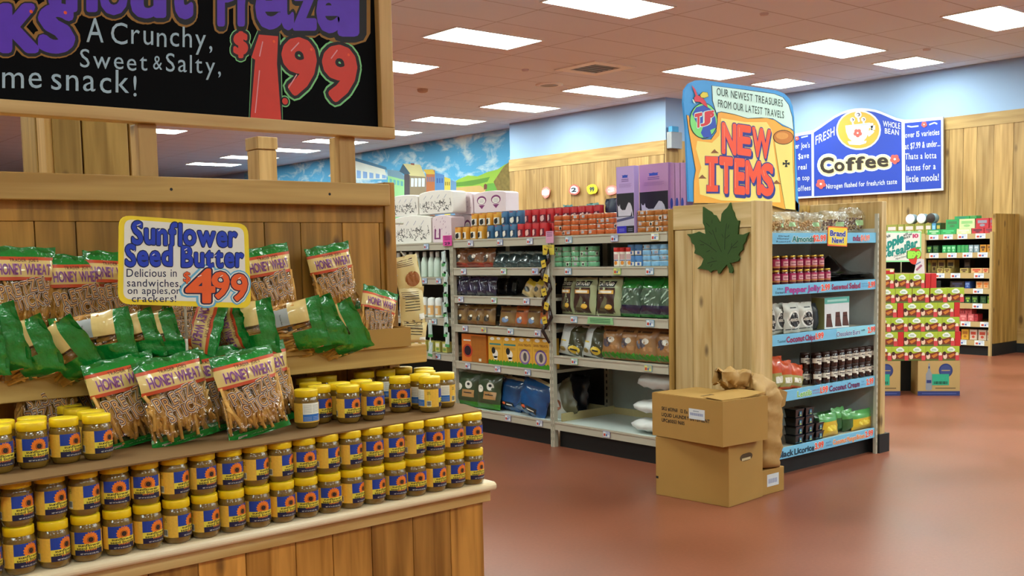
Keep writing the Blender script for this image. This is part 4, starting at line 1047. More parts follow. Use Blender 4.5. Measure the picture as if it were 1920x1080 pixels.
def shelf_pouch(name, x0, x1, y0, y1, z, zone, deco, lb, cat, grp, seed, X=XP + .06, D=.07, lean=8, roll=0, wr=.006):
    a, b = onX(x0, (y0 + y1) / 2, X), onX(x1, (y0 + y1) / 2, X); ym = (a.y + b.y) / 2
    H = hz((x0 + x1) / 2, y0, X, ym) - z
    pouch(name, a.y - b.y, max(.03, H) / max(.3, math.cos(rad(lean))), D, seed, zone, deco, (X, ym, z + .002), FW, lb, cat, grp, lean, roll, wr)
def solid(m_): return lambda u, v, sd: m_
def bands(*bs):
    def zf(u, v, sd):
        for top, m_ in bs:
            if v < top: return m_
        return bs[-1][1]
    return zf
def d_dog(m, W, H): m.disc(-.1 * W, .45 * H, .22 * W, .2 * H, .0015, DOG, 14); m.disc(.05 * W, .55 * H, .12 * W, .1 * H, .0022, OW, 12); m.rect(-.3 * W, .12 * H, .3 * W, .2 * H, .0015, P('#7a2a20', .5))
z = Z1[1] + .0045
for k, (a, b) in enumerate(((853, 875), (873, 909), (907, 927))): shelf_pouch('chew_bag', a, b, 466, 500, z, bands((.2, P('#a33a2a', .3, .2, 20, coat=.4)), (.9, FB), (1, P('#b88a5a', .3))), d_dog, 'brown dog chew bag, %s from the left under the yellow cans' % ORD[k], 'pet food bag', 'brown chew bags', 300 + k)
for k, (a, b) in enumerate(((922, 948), (946, 970), (968, 993), (991, 1018))): shelf_pouch('dark_pouch', a, b, 472, 500, z, bands((.7, TL), (1, P('#9aa6a4', .25, .2, 12, coat=.5))), lambda m, W, H: m.rect(-.2 * W, .75 * H, .25 * W, .8 * H, .0015, OW), 'dark glossy see-through pouch, %s from the left under the red cans' % ORD[k], 'pet food bag', 'dark glossy pouches', 310 + k, lean=30)
z = Z1[2] + .0045
for k, (a, b) in enumerate(((857, 877), (875, 896), (894, 914), (912, 930))): shelf_pouch('dark_bag', a, b, 519, 553, z, bands((.85, DKp), (1, P('#4a4468', .25, .2, 12, coat=.5))), lambda m, W, H: m.line([(.2 * W, .2 * H), (-.1 * W, .8 * H)], .006, .0018, P('#b9b6d0', .3)), 'dark purple glossy bag, %s from the left on the third shelf' % ORD[k], 'pet food bag', 'dark purple bags', 320 + k)
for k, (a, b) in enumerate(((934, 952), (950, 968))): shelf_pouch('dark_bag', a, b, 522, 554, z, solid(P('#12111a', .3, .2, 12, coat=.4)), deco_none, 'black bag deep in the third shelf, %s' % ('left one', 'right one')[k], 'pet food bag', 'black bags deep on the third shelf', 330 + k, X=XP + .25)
for k, (a, b) in enumerate(((976, 1000), (996, 1014), (1010, 1030))): shelf_pouch('chew_bag', a, b, 526, 557, z, bands((.75, P('#b59a68', .3, .25, 20, coat=.4)), (1, GLD)), lambda m, W, H: m.disc(0, .4 * H, .25 * W, .15 * H, .0015, DOG, 12), 'tan chew pack with gold header, %s from the left beside the jerky strips' % ORD[k], 'pet food bag', 'tan chew packs', 335 + k, lean=20, roll=20)
z = Z1[3] + .0045
for k, (a, b) in enumerate(((854, 877), (876, 896), (894, 909), (905, 928), (936, 967), (966, 990), (988, 1014), (1012, 1032))):
    shelf_pouch('treat_pouch', a, b, 572 + (k > 3) * 3, 607, z, bands((.15, P('#8a5a2c', .3)), (1, ORP if k in (5, 7) else PPK)), lambda m, W, H, k=k: (m.disc(0, .3 * H, .22 * W, .14 * H, .0015, (DOG, PNK)[k > 3], 12), m.rect(-.3 * W, .7 * H, .3 * W, .78 * H, .0015, P('#5a3418', .5)), m.disc(.1 * W, .42 * H, .1 * W, .07 * H, .0022, OW, 10)), 'brown stand-up treat pouch, %s from the left above the dog treat cartons' % ORD[k], 'pet food bag', 'brown treat pouches', 340 + k)
z = Z1[4] + .0045
def d_orange(m, W, H): m.rect(-W * .1, 0, W / 2, H * .95, .0005, P('#a8641f', .5, .2, 30)); m.disc(-W * .25, .4 * H, .2 * W, .24 * H, .0012, P('#b83a24', .5), 18); m.disc(-W * .25, .4 * H, .14 * W, .18 * H, .0018, P('#2a1626', .5), 16); m.rect(-.42 * W, .75 * H, -.12 * W, .8 * H, .0012, OW); m.rect(.2 * W, .04 * H, .3 * W, .14 * H, .0012, OW)
y = Yof(892, 650); a = Yof(869, 650) - Yof(915, 650)
carton('dog_treat_box', a - .004, .1, hz(892, 627, XP + .03, y) - z, P('#d8742a', .5), d_orange, (XP + .03, y, z), FW, 'orange dog treat carton with a round dog picture, beside the yellow cartons', 'carton', 'dog treat cartons')
def d_yel(i):
    def d(m, W, H):
        m.flat([(-W / 2, 0)] + [(-W / 2 + W * q / 10, H * (.12 + .06 * (q % 2))) for q in range(11)] + [(W / 2, 0)], .0006, GRS)
        if i < 2: m.disc(0, .38 * H, .2 * W, .16 * H, .0012, OW, 12); m.disc(-.12 * W, .5 * H, .14 * W, .12 * H, .0018, M['black'], 12); m.rect(-.1 * W, .18 * H, .16 * W, .3 * H, .0012, OW)
        else: m.disc(0, .36 * H, .36 * W, .26 * H, .0012, P('#7a5ba0', .5), 20); m.disc(0, .36 * H, .28 * W, .2 * H, .0018, P('#c9b8a8', .5), 18); m.disc(.02 * W, .36 * H, .12 * W, .15 * H, .0024, P('#4f4a52', .5), 12)
        m.disc(-.2 * W, .92 * H, .16 * W, .06 * H, .0012, OW, 10); m.disc(.25 * W, .94 * H, .14 * W, .05 * H, .0012, OW, 10)
        m.txt('DOG TREATS' if i > 1 else 'GREEN LABEL', -.42 * W, .72 * H, .84 * W, .07 * H, P('#6f3a1c' if i > 1 else '#3d7d7a', .5), .0012, .02)
        for q in range(3): m.rect(-.38 * W, (.62 - .03 * q) * H, .38 * W, (.632 - .03 * q) * H, .0012, P('#a8843c', .5))
    return d
def d_yel_plain(i):
    f = d_yel(i)
    def d(m, W, H):
        t0 = m.txt
        m.txt = (lambda s_, *a, **k: t0(s_, *a, **k)) if i > 1 else (lambda *a, **k: [m.rect(-.4 * W, .7 * H, .4 * W, .76 * H, .0012, P('#3d7d7a', .5))])
        f(m, W, H)
    return d
for k, (x0, x1) in enumerate(((915.5, 942), (942, 970), (970, 998), (998, 1030))):
    y = Yof((x0 + x1) / 2, 660, XP + .02); a = Yof(x0, 660, XP + .02) - Yof(x1, 660, XP + .02)
    carton('dog_treat_box', a - .003, .1, hz((x0 + x1) / 2, 631 + k * 1.3, XP + .02, y) - z, P('#d8a436', .5, .06, 8), d_yel_plain(k), (XP + .02, y, z), FW,
           ('yellow dog treat carton with black and white dog, left one', 'yellow dog treat carton with black and white dog, right one', 'yellow dog treat carton with purple ring, left one', 'yellow dog treat carton with purple ring, beside the upright')[k], 'carton', 'dog treat cartons')
z = ZBASE + .0045
def d_dogbag(m, W, H): m.disc(-.2 * W, .52 * H, .16 * W, .1 * H, .0015, OW, 12); m.disc(.22 * W, .6 * H, .14 * W, .11 * H, .0015, P('#d9d6cc', .5), 12); m.rect(-.02 * W, .26 * H, .42 * W, .46 * H, .0015, TAN); m.disc(.22 * W, .62 * H, .06 * W, .04 * H, .0022, M['black'], 8); m.rect(.05 * W, .36 * H, .35 * W, .39 * H, .0022, DOG)
for k, (a, b) in enumerate(((855, 896), (894, 937))): shelf_pouch('dog_food_bag', a, b, 695 + 2 * k, 757, z, bands((.16, GRS), (.9, P('#3a4a30', .3, .3, 12, coat=.4)), (1, P('#9a9a88', .3))), d_dogbag, 'dark green dog food bag with grass print, %s at the bottom' % ('left one', 'right one')[k], 'pet food bag', 'dog food bags on the bottom deck', 360 + k, D=.12)
def d_blue(m, W, H): m.rect(-.25 * W, .12 * H, .3 * W, .26 * H, .0015, M['black']); m.disc(-.12 * W, .2 * H, .07 * W, .04 * H, .0022, P('#d05a2a', .5), 10); m.rect(.0 * W, .17 * H, .24 * W, .2 * H, .0022, OW)
for k, (a, b, ro) in enumerate(((936, 978, 4), (966, 1022, 14))): shelf_pouch('dog_food_bag', a, b, 708, 768, z, bands((.92, BLB), (1, P('#b9b08a', .3))), d_blue, 'shiny blue dog food bag, %s' % ('upright one', 'slumped one in front')[k], 'pet food bag', 'dog food bags on the bottom deck', 370 + k, X=XP + (.13, .07)[k], D=.11, roll=ro, wr=.012)
shelf_pouch('dog_food_bag', 1040, 1086, 716, 775, z, lambda u, v, sd: P('#c2c6bf', .3, .1, 12, coat=.4, bump=.2) if u < .3 else P('#5c5a42', .3, .2, 12), lambda m, W, H: (m.disc(-.1 * W, .4 * H, .2 * W, .16 * H, .0018, P('#8a4a28', .5), 12),), 'grey-white dog food bag leaning over behind the slotted upright', 'pet food bag', 'dog food bags on the bottom deck', 380, X=XP + .16, D=.1, roll=-28, wr=.012)
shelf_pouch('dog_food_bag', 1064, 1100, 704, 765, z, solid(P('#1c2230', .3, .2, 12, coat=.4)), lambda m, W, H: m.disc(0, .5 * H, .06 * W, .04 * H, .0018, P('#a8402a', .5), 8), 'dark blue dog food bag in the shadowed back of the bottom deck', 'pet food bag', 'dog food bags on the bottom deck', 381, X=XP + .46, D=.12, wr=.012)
WHB = P('#d9dad8', .4, .08, 12, coat=.3, bump=.3)
for k, (zb, X, col) in enumerate(((0, XP + .10, WHB), (.125, XP + .12, WHB), (.29, XP + .14, WHB))):
    hh = (.10, .10, .12)[k]; mb = MB(); nz = noise1(400 + k); n_, m_ = 14, 9; vs, fs = [], []
    yl = onX((1194, 1198, 1206)[k], 760, X + .05).y; L_ = (yl - 4.58) / 2; y0 = (yl + 4.58) / 2
    for j in range(m_):
        for i in range(n_):
            u = -1 + 2 * i / (n_ - 1); a_ = 2 * PI * j / m_; rr = (1 - abs(u) ** 5) ** .5 * (.9 + .12 * nz(u * 2, a_))
            vs.append((.13 * math.cos(a_) * rr + .0, L_ * u, hh / 2 + hh / 2 * math.sin(a_) * min(1, rr)))
    for j in range(m_):
        for i in range(n_ - 1): fs.append((j * n_ + i, j * n_ + i + 1, (j + 1) % m_ * n_ + i + 1, (j + 1) % m_ * n_ + i))
    mb.add(vs, fs, col, .5, True)
    tag(mb.build('litter_bag', None, (X + .05, y0, z + zb), 0), ('white bag lying flat on the bottom deck beside the boxes, lowest', 'white bag lying on the lowest one beside the boxes', 'crumpled white and brown bag on top of the white bags')[k], 'pet food bag', 'white bags lying beside the boxes')
# bay 2 bags
z = Z2[2] + .0045
def d_cat(m, W, H): m.rect(-.38 * W, .05 * H, .36 * W, .72 * H, .0012, DBr); m.rect(-.34 * W, .56 * H, .32 * W, .66 * H, .002, P('#d9a23c', .5)); m.rect(-.28 * W, .58 * H, .26 * W, .64 * H, .0028, OW); m.flat([(-.25 * W, .12 * H), (0, .5 * H), (.1 * W, .42 * H), (.05 * W, .1 * H)], .002, P('#5f5a3c', .5)); m.disc(.16 * W, .22 * H, .13 * W, .07 * H, .002, P('#e0b23a', .5), 12); m.rect(-.36 * W, .74 * H, .34 * W, .9 * H, .0012, M['black']); m.txt('CAT FOOD', -.32 * W, .78 * H, .62 * W, .08 * H, OW, .002, .02)
for k, (a, b, X) in enumerate(((1054, 1078, XP + .09), (1075, 1117, XP + .05), (1118, 1164, XP + .05))): shelf_pouch('cat_food_bag', a, b, 521, 587 + k, z, solid(SG), d_cat, 'sage cat food bag with dark brown label, %s from the left' % ORD[k], 'pet food bag', 'sage cat food bags', 420 + k, X=X, D=.1, lean=6)
for k, (a, b) in enumerate(((1163, 1202), (1199, 1244), (1238, 1266))): shelf_pouch('litter_bag', a, b, 521, 593, z, bands((.08, GB), (.3, DKp), (.72, GBd), (1, GB)), lambda m, W, H: (m.line([(-.3 * W, .4 * H), (.2 * W, .68 * H)], .012, .0015, P('#9fb8a4', .3)), m.line([(-.1 * W, .34 * H), (.3 * W, .5 * H)], .008, .0015, P('#9fb8a4', .3))), 'glossy green litter bag, %s from the left beside the sage bags' % ORD[k], 'pet food bag', 'glossy green bags', 430 + k, D=.11, wr=.012)
z = Z2[3] + .0045
def d_white(m, W, H): m.rect(.02 * W, .03 * H, .48 * W, .97 * H, .001, P('#3a3a22', .3, .2, 20, coat=.5)); m.disc(.24 * W, .2 * H, .2 * W, .12 * H, .0018, GLD, 12); m.rect(.12 * W, .17 * H, .36 * W, .22 * H, .0026, M['black']); m.disc(-.22 * W, .16 * H, .14 * W, .07 * H, .0018, P('#8a7a40', .5), 12); m.rect(-.36 * W, .4 * H, -.1 * W, .44 * H, .0018, GLD); [m.rect(-.4 * W, (.86 - q * .04) * H, -.02 * W, (.87 - q * .04) * H, .0018, P('#8f9496', .5)) for q in range(5)]
for k, (a, b) in enumerate(((1046, 1094), (1092, 1131))): shelf_pouch('cat_food_bag', a, b, 608, 667 + 3 * k, z, solid(WB), d_white, 'white cat food bag with dark olive half, %s' % ('left one', 'right one')[k], 'pet food bag', 'white cat food bags', 440 + k, D=.1, lean=12, roll=6)
def d_grass(m, W, H): m.flat([(-.48 * W, .03 * H)] + [(-.48 * W + .96 * W * q / 12, H * (.16 + .07 * (q % 2))) for q in range(13)] + [(.48 * W, .03 * H)], .0014, GRS); m.disc(-.1 * W, .5 * H, .22 * W, .15 * H, .0014, P('#4c4550', .4, .3, 20), 14); m.disc(.12 * W, .58 * H, .15 * W, .09 * H, .002, P('#c9c2b8', .4), 12); m.rect(.05 * W, .3 * H, .4 * W, .42 * H, .0014, P('#a87848', .4)); m.rect(-.35 * W, .82 * H, .3 * W, .88 * H, .0014, P('#4a2c18', .5))
for k, (a, b) in enumerate(((1129, 1166), (1163, 1196), (1190, 1232), (1230, 1268))): shelf_pouch('dog_food_bag', a, b, 612 + k * 1.5, 674 + 3 * k, z, solid(P('#9a6e42', .3, .2, 18, coat=.4, bump=.2)), d_grass, 'brown dog food bag with green grass print, %s from the left' % ORD[k], 'pet food bag', 'brown grass-print bags', 450 + k, D=.1, wr=.008)

# ---- clip strips
def strip(px, ytop, ybot, X, sp, kind, label, grp):
    a, b = onX(px, ytop, X), onX(px, ybot, X); tt = thing('clip_strip', label, 'clip strip', (X, a.y, a.z), FW, grp)
    m = MB(); m.box(-.008, .008, -.001, .001, b.z - a.z, 0, M['white'], .5); m.build('strip', tt)
    n_ = sp; r = random.Random(ytop)
    for k in range(n_):
        zz = (b.z - a.z) * (k + .2) / n_
        if kind == 'jerky':
            m = MB(); s_ = -1 if k % 2 else 1; L2 = .17
            m.tube([(s_ * .01, -.012, zz), (s_ * .03 + r.uniform(-.02, .02), -.02, zz - L2 * .5), (-s_ * .02 - .05 * (k % 3 == 0), -.018, zz - L2)], [.012, .015, .01], P('#2c1a1c', .25, .3, 40, coat=.5, bump=.4), 8); m.build('jerky_stick', tt)
            m = MB(); m.M = Matrix.Translation((s_ * .012, -.034, zz)) @ Matrix.Rotation(rad(s_ * 14), 4, 'Y') @ FACE; m.box(-.024, .024, -.03, .024, 0, .001, GLD, .5); m.rect(-.015, -.006, .015, .004, .0015, P('#6a4a18', .5)); m.build('header_card', tt)
        else:
            m = MB(); m.M = Matrix.Translation((r.uniform(-.012, .012), -.008, zz - .1)) @ Matrix.Rotation(rad(r.uniform(-9, 9)), 4, 'Y') @ FACE
            m.prism([(-.026, 0), (.026, 0), (.024, .11), (-.022, .11)], -.006, 0, P('#c3d6d6', .3, .1, 20, coat=.4)); m.prism([(-.027, -.012), (.027, -.012), (.027, .012), (-.027, .012)], -.007, .001, P('#4e9a5c', .4)); m.line([(-.015, .02), (.012, .09)], .006, .0015, M['white']); m.build('packet', tt)
    return tt
strip(1027, 462, 620, XP - .022, 6, 'jerky', 'dark jerky sticks with yellow cards hanging from the middle upright', 'hanging clip strips')
strip(834, 470, 640, XP - .022, 9, 'pk', 'long hanging strip of pale green-ended packets between the left and middle bays', 'hanging clip strips')
strip(806, 600, 672, XP - .05, 2, 'pk', 'short thin strip of pale packets hanging low in the left bay', 'hanging clip strips')
def card_sign(px0, py0, px1, py1, X, col, name, label, lines, txt_=None):
    a, b = onX(px0, py1, X), onX(px1, py0, X); W, H = a.y - b.y, b.z - a.z
    m = MB(); m.M = FACE; m.box(-W / 2, W / 2, 0, H, 0, .002, P(col, .6), .5)
    for q in range(lines): m.rect(-W * .36, H * (.86 - q * .14), W * .34, H * (.91 - q * .14), .0025, P('#5a1a52', .6))
    if txt_: m.txt(txt_, -W * .3, H * .1, W * .6, H * .24, P('#3c1040', .6), .0025, .04)
    tag(m.build(name, None, (X, (a.y + b.y) / 2, a.z), FW), label, 'sign', 'small hanging price cards')
card_sign(831, 441, 847, 461, XP - .012, '#d9479b', 'price_card', 'small bright pink price card at the left end of the yellow cans', 3, '29')
card_sign(1024, 433, 1038, 456, XP - .028, '#d49ab8', 'price_card', 'small pale pink price card above the jerky sticks', 3)
card_sign(1018, 459, 1039, 478, XP - .03, '#d8c74a', 'price_card', 'yellow tilted card at the top of the jerky sticks', 2)

# price splats on the wood wall behind
for px, py, w_, h_, c1, c2, tx, lb in ((1023, 361, 16, 22, '#e58a80', '#e9b3aa', '1', 'leftmost pink splash-shaped price sign'), (1076, 356, 20, 20, '#e06a62', '#dfe6ee', '2', 'white and pink splash-shaped price sign'),
                                   (1110, 355, 20, 22, '#e6d82a', '#e6d82a', '99', 'yellow splash-shaped price sign reading 99'), (1146, 356, 22, 20, '#e8837a', '#e9a89e', '3', 'pink splash-shaped price sign nearest the purple boxes')):
    X = 12.69; c = onX(px, py, X); a, b = onX(px - w_ / 2, py, X), onX(px + w_ / 2, py, X); W = (a.y - b.y) / 2; H = W * h_ / w_ * .62
    r = random.Random(px); m = MB(); m.M = FACE
    pts = [(W * math.cos(2 * PI * k / 14) * (1 + r.uniform(-.12, .15)), H * math.sin(2 * PI * k / 14) * (1 + r.uniform(-.12, .15))) for k in range(14)]
    m.prism(pts, -.01, 0, P(c1, .6)); m.flat([(x * .75, y * .75) for x, y in pts], .001, P(c2, .6))
    m.txt(tx, -W * .4, -H * .4, W * .8, H * .8, P('#2a3a4a' if tx in ('2', '99') else '#f6efe8', .6), .003, .05)
    tag(m.build('price_splash', None, c, FW), lb + ' on the wood wall', 'sign', 'splash-shaped price signs on the wood wall')
# ------------------------------------------------------------------ end-of-aisle fixture with the maple leaf panel
YF = 3.883; XL, XR = 5.36, 6.60
t = thing('endcap_shelving', 'end-of-aisle shelf unit clad in pale cedar with blue shelf fronts', 'store shelving', (5.9, 4.2, 0))
eo = Vector((-5.9, -4.2, 0))
def ep(name, mb, bev=0): return mb.build(name, t, eo, 0, bev)
m = MB(); py_ = [3.905, 4.04, 4.19, 4.335, 4.50]; py_ = [3.900, 4.035, 4.205, 4.36, 4.505]
for k, (a, b) in enumerate(zip(py_, py_[1:])): m.box(XP + .004, XP + .03, a + .0015, b - .0015, .1, 1.565, M['maple'], (.15, .55, .8, .35)[k])
ep('leaf_panel_planks', m, .002)
m = MB(); m.box(XP, XP + .03, 3.90, 4.515, 1.567, 1.722, M['mapley'], .6); ep('top_rail', m, .003)
m = MB(); m.box(XP - .001, XL - .01, 3.868, 3.899, .1, 1.725, M['maple'], .95); ep('corner_stile', m, .003)
m = MB(); m.box(XP + .031, XL - .01, 3.90, 4.515, .1, 1.70, M['dkz'], .6); ep('panel_core', m)
m = MB(); m.box(XP + .002, XP + .06, 4.517, 4.56, .1, 1.70, M['dkz'], .9); ep('edge_board', m, .002)
m = MB(); m.box(XP + .02, XL - .01, 3.9, 4.5, 0, .1, M['black'], .5); m.box(XL, XR + .1, YF + .06, YF + .08, 0, .11, M['black'], .5); m.box(XR - .03, XR + .1, 3.86, 4.5, 0, .13, M['black'], .5); ep('kick_plate', m)
m = MB(); m.box(XR - .005, XR + .055, 3.87, 4.5, .13, 1.745, M['maple'], .7); ep('end_board', m, .003)
m = MB(); m.box(XL, XR - .005, 4.44, 4.50, 1.56, 1.745, M['dkz'], .7); ep('header_board', m, .002)
m = MB(); m.box(XL, XR - .01, 4.42, 4.44, .1, 1.56, P('#b4bcc0', .6), .5); ep('back_panel', m)
m = MB(); m.box(XR - .02, XR - .006, YF + .01, 4.42, .1, 1.56, P('#c3cacc', .55), .5); ep('inner_panel', m)
m = MB(); m.box(6.545, 6.562, YF - .012, YF + .012, 0, 1.66, M['metal'], .5)
for k in range(32): m.box(6.551, 6.557, YF - .0135, YF - .011, .06 + k * .05, .08 + k * .05, M['metald'], .5)
ep('slotted_upright', m)
ZF = [1.529, 1.211, .899, .543, .180]; BLU = P('#79bfe6', .5, .03, 6); TQ = P('#8fd3ea', .5, .03, 6)
INK = {k: P(v, .5) for k, v in dict(t='#1f7d80', r='#ee5a4a', w='#f3f0ee', p='#a63a90', d='#2c3858', m='#9a2f5c', pk='#f0867c', b='#3d63a8', g='#7fc66a', o='#e88a4a', pu='#6a2a5c', dk='#1c3c52').items()}
fas = []
for k, z in enumerate(ZF):
    m = MB(); m.box(XL, 6.54, YF + .014, 4.41, z - .03, z - .004, M['metal'], .5); sh_ = ep('shelf', m)
    m = MB(); m.M = Matrix.Translation((XL, YF, z - .066)) @ FACE; W = 6.543 - XL
    m.box(0, W, 0, .068, -.012, 0, BLU, .5)
    I = INK
    def T(s_, x, y, w_, h, c, wt=.03, out=None, gap=.1): m.txt(s_, x * W, y, w_ * W, h, I[c], .0022, wt, gap, .06, [(wt + .05, 0, 0, .0012, I[out])] if out else ())
    if k == 0:
        T('Dried', .06, .044, .09, .010, 'd', .01); T('Honey', .05, .028, .10, .010, 'd', .01); T('Roasted', .04, .010, .12, .010, 'd', .01); T('Almonds', .18, .012, .20, .034, 't', .04, 'w'); T('$2.99', .37, .016, .12, .036, 'r', .05, 'w')
        T('nds', .76, .014, .07, .036, 'm', .04); T('$4.99', .84, .016, .09, .034, 'pk', .05, 'w')
    if k == 1:
        T('Hot', .05, .036, .05, .012, 'd', .01); T('Sweet', .03, .012, .08, .014, 'd', .01); T('Pepper', .12, .016, .19, .034, 'p', .05); T('Jelly', .32, .016, .12, .036, 'p', .03); T('2.99', .45, .016, .08, .036, 'r', .05, 'w')
        T('Seaweed', .55, .016, .16, .032, 'm', .04); T('Salad', .725, .016, .11, .034, 'm', .04); T('spicy', .85, .040, .06, .010, 'b', 0); T('cool salad', .85, .022, .07, .010, 'b', 0); T('2.99', .92, .016, .07, .036, 'r', .05, 'w')
    if k == 2:
        T('Toasted', .05, .018, .07, .016, 'd', .01); T('Coconut', .13, .014, .16, .034, 'm', .045); T('Chips', .30, .014, .09, .034, 'm', .04); T('1.99', .40, .016, .07, .036, 'r', .05, 'w')
        m.box(.6 * W, W, .001, .067, 0, .0008, TQ, .5); T('Chocolate', .60, .016, .15, .030, 'b', .02, 'w'); T('Bars', .765, .016, .07, .03, 'b', .02, 'w'); T('milk', .85, .034, .04, .012, 'd', .01); T('2.99', .92, .018, .075, .036, 'r', .05, 'w')
    if k == 3:
        T('Lentils', .23, .014, .13, .034, 'g', .03, 'w'); T('spiced', .37, .036, .06, .012, 'p', 0); T('crunchy', .37, .016, .07, .012, 'p', 0); T('1.99', .445, .016, .07, .036, 'r', .05, 'w')
        T('Coconut', .53, .014, .17, .034, 'pu', .045); T('Cream', .715, .014, .12, .034, 'pu', .045); T('for', .855, .038, .03, .012, 'b', 0); T('curry', .85, .018, .05, .012, 'b', 0); T('2.99', .91, .018, .07, .036, 'r', .05, 'w')
    if k == 4:
        T('Black', .06, .012, .13, .036, 'dk', .04); T('Licorice', .205, .012, .18, .036, 'dk', .04); T('3.99', .395, .016, .08, .038, 'r', .05, 'w'); T('soft', .50, .036, .05, .012, 'b', 0); T('chewy', .50, .016, .06, .012, 'b', 0)
        T('Coconut', .57, .016, .13, .03, 'o', .035, 'w'); T('Mango', .71, .016, .09, .03, 'o', .035, 'w'); T('Bites', .81, .016, .08, .03, 'o', .035, 'w'); T('2.99', .90, .018, .08, .038, 'r', .05, 'w')
    m.build('shelf_front_sign', sh_)
# maple leaf
L_ = [(535, 325), (480, 228), (445, 218), (425, 185), (380, 160), (322, 120), (320, 225), (322, 325), (342, 365), (356, 468), (300, 450), (268, 434), (235, 448), (185, 462), (120, 465), (165, 515), (180, 575), (215, 605), (225, 660), (213, 708),
      (290, 740), (332, 780), (300, 860), (250, 905), (300, 905), (365, 918), (395, 925), (420, 952), (450, 925), (505, 920), (515, 965), (535, 965), (570, 915), (625, 850), (650, 905), (655, 955), (690, 960), (703, 930), (690, 880), (660, 830), (690, 830), (770, 805), (785, 775), (768, 735), (785, 700), (828, 660), (828, 605), (860, 560), (875, 500), (905, 440), (830, 472), (762, 468), (768, 400), (782, 295), (745, 290), (722, 240), (712, 195), (685, 150), (668, 65), (630, 130), (590, 165), (558, 210), (548, 300)]
def cL(a, b):
    q = onX(1270 + a / 6.75, 370 + b / 6.75, XP - .014); return (-(q.y - 4.15), q.z - 1.5)
m = MB(); m.M = FACE; LG = P('#2c4a14', .75, .1, 60); LGd = P('#16280a', .8)
m.prism([cL(*p) for p in L_], -.013, 0, LG)
for v in ([(600, 660), (605, 470), (625, 330)], [(560, 690), (500, 560), (445, 410)], [(500, 690), (400, 610), (285, 545)], [(640, 720), (690, 630), (770, 550)], [(500, 805), (440, 815), (380, 835)], [(585, 510), (565, 465)], [(615, 520), (665, 475)], [(640, 395), (655, 345)], [(490, 440), (488, 380)], [(440, 330), (440, 285)], [(680, 640), (690, 580)], [(700, 640), (760, 625)],
          [(425, 600), (425, 570)], [(370, 690), (415, 670)], [(290, 600), (340, 600)], [(420, 880), (445, 845)], [(430, 760), (460, 780)], [(410, 370), (365, 325)], [(440, 470), (400, 430)]):
    m.line([cL(*p) for p in v], .0042, .0012, LGd)
tag(m.build('maple_leaf', None, (XP - .014, 4.15, 1.5), FW), 'large dark green felt maple leaf fixed to the pale cedar panel', 'leaf decoration')

# New Items sign
YI = 4.45
def cI(a, b):
    q = onY(1270 + a / 4.0, 140 + b / 4.0, YI); return (q.x, q.z)
t = thing('new_items_sign', 'tall blue painted sign reading New Items standing on the endcap shelf unit', 'sign', (0, YI - .03, 0))
m = MB(); m.M = FACE
IB = P('#3b93d8', .5, .05, 8); IP = P('#cfeae4', .5, .04, 8); IO = P('#f0a83c', .5, .1, 5); IY = P('#f2d878', .5, .06, 5); IR = P('#f0502c', .45, .05, 12); INb = P('#1c2c8a', .5); IBk = P('#16120e', .6); IG = P('#7fd87a', .5); IBu = P('#2248b4', .5); IBr = P('#8a4f22', .5, .1)
o_ = [(62, 1060), (50, 700), (38, 400), (20, 210), (28, 120), (60, 72), (110, 48), (165, 45), (400, 76), (600, 105), (720, 124), (775, 145), (815, 185), (838, 240), (850, 330), (862, 600), (885, 1030), (888, 1090)]
P_ = [cI(*p) for p in o_]; P_[0] = (P_[0][0], 1.62); P_[-1] = (P_[-1][0], 1.56 + .002); P_[0] = (P_[0][0], 1.747); P_[-1] = (P_[-1][0], 1.747)
m.prism(P_, -.015, 0, IB)
def poly(pts, z, mat, edge=None, k=5):
    if edge: m.flat([cI(*p) for p in grow(pts, k)], z - .0004, edge)
    m.flat([cI(*p) for p in pts], z, mat)
poly([(232, 88), (420, 112), (600, 136), (700, 150), (762, 175), (805, 230), (832, 320), (842, 415), (760, 375), (690, 332), (600, 325), (500, 330), (400, 300), (300, 280), (264, 288), (238, 200)], .0012, IP, IBk)
poly([(42, 308), (58, 312), (75, 400), (110, 458), (160, 490), (225, 490), (265, 432), (276, 292), (300, 286), (400, 305), (500, 335), (640, 330), (700, 345), (760, 390), (815, 408), (842, 430), (846, 560), (852, 800), (857, 1018), (780, 1012), (690, 985), (600, 965), (95, 965), (96, 800), (110, 720), (82, 560), (62, 450)], .002, IO, IBk, 4)
poly([(120, 500), (230, 515), (285, 460), (300, 330), (480, 360), (640, 360), (680, 420), (690, 520), (730, 800), (745, 960), (300, 945), (140, 900), (130, 760), (150, 700), (110, 560)], .0026, IY)
poly([(700, 505), (832, 505), (838, 700), (853, 1015), (782, 1008), (745, 800)], .003, IY, IBk, 4)
def ell(cx, cy, rx, ry, n=26): return [(cx + rx * math.cos(2 * PI * k / n), cy + ry * math.sin(2 * PI * k / n)) for k in range(n)]
poly(ell(765, 473, 72, 50), .004, P('#c47424', .45, .1, 8), IBk); poly(ell(755, 462, 46, 26), .0046, P('#dc9440', .45))
poly(ell(166, 350, 100, 128), .004, IG, IBk, 6)
poly([(110, 250), (170, 232), (230, 270), (255, 330), (262, 400), (215, 420), (230, 470), (165, 476), (145, 440), (160, 400), (120, 380), (80, 300)], .0046, IBu)
for ch, x0, y0, x1, y1 in (('T', 102, 305, 150, 400), ('J', 152, 292, 205, 388), ("'", 206, 290, 214, 312), ('s', 214, 284, 240, 326)): m.pglyph(cI, ch, x0, y0, x1, y1, [(.10, 0, 0, .0052, IP), (.05, 0, 0, .0058, P('#d0283a', .5))], -10)
poly([(76, 86), (104, 118), (118, 160), (150, 172), (178, 205), (198, 254), (170, 236), (140, 210), (98, 206), (92, 180), (104, 165), (92, 130)], .006, P('#d0304a', .5), IBk, 3)      # red and yellow bird-shaped mark above the globe
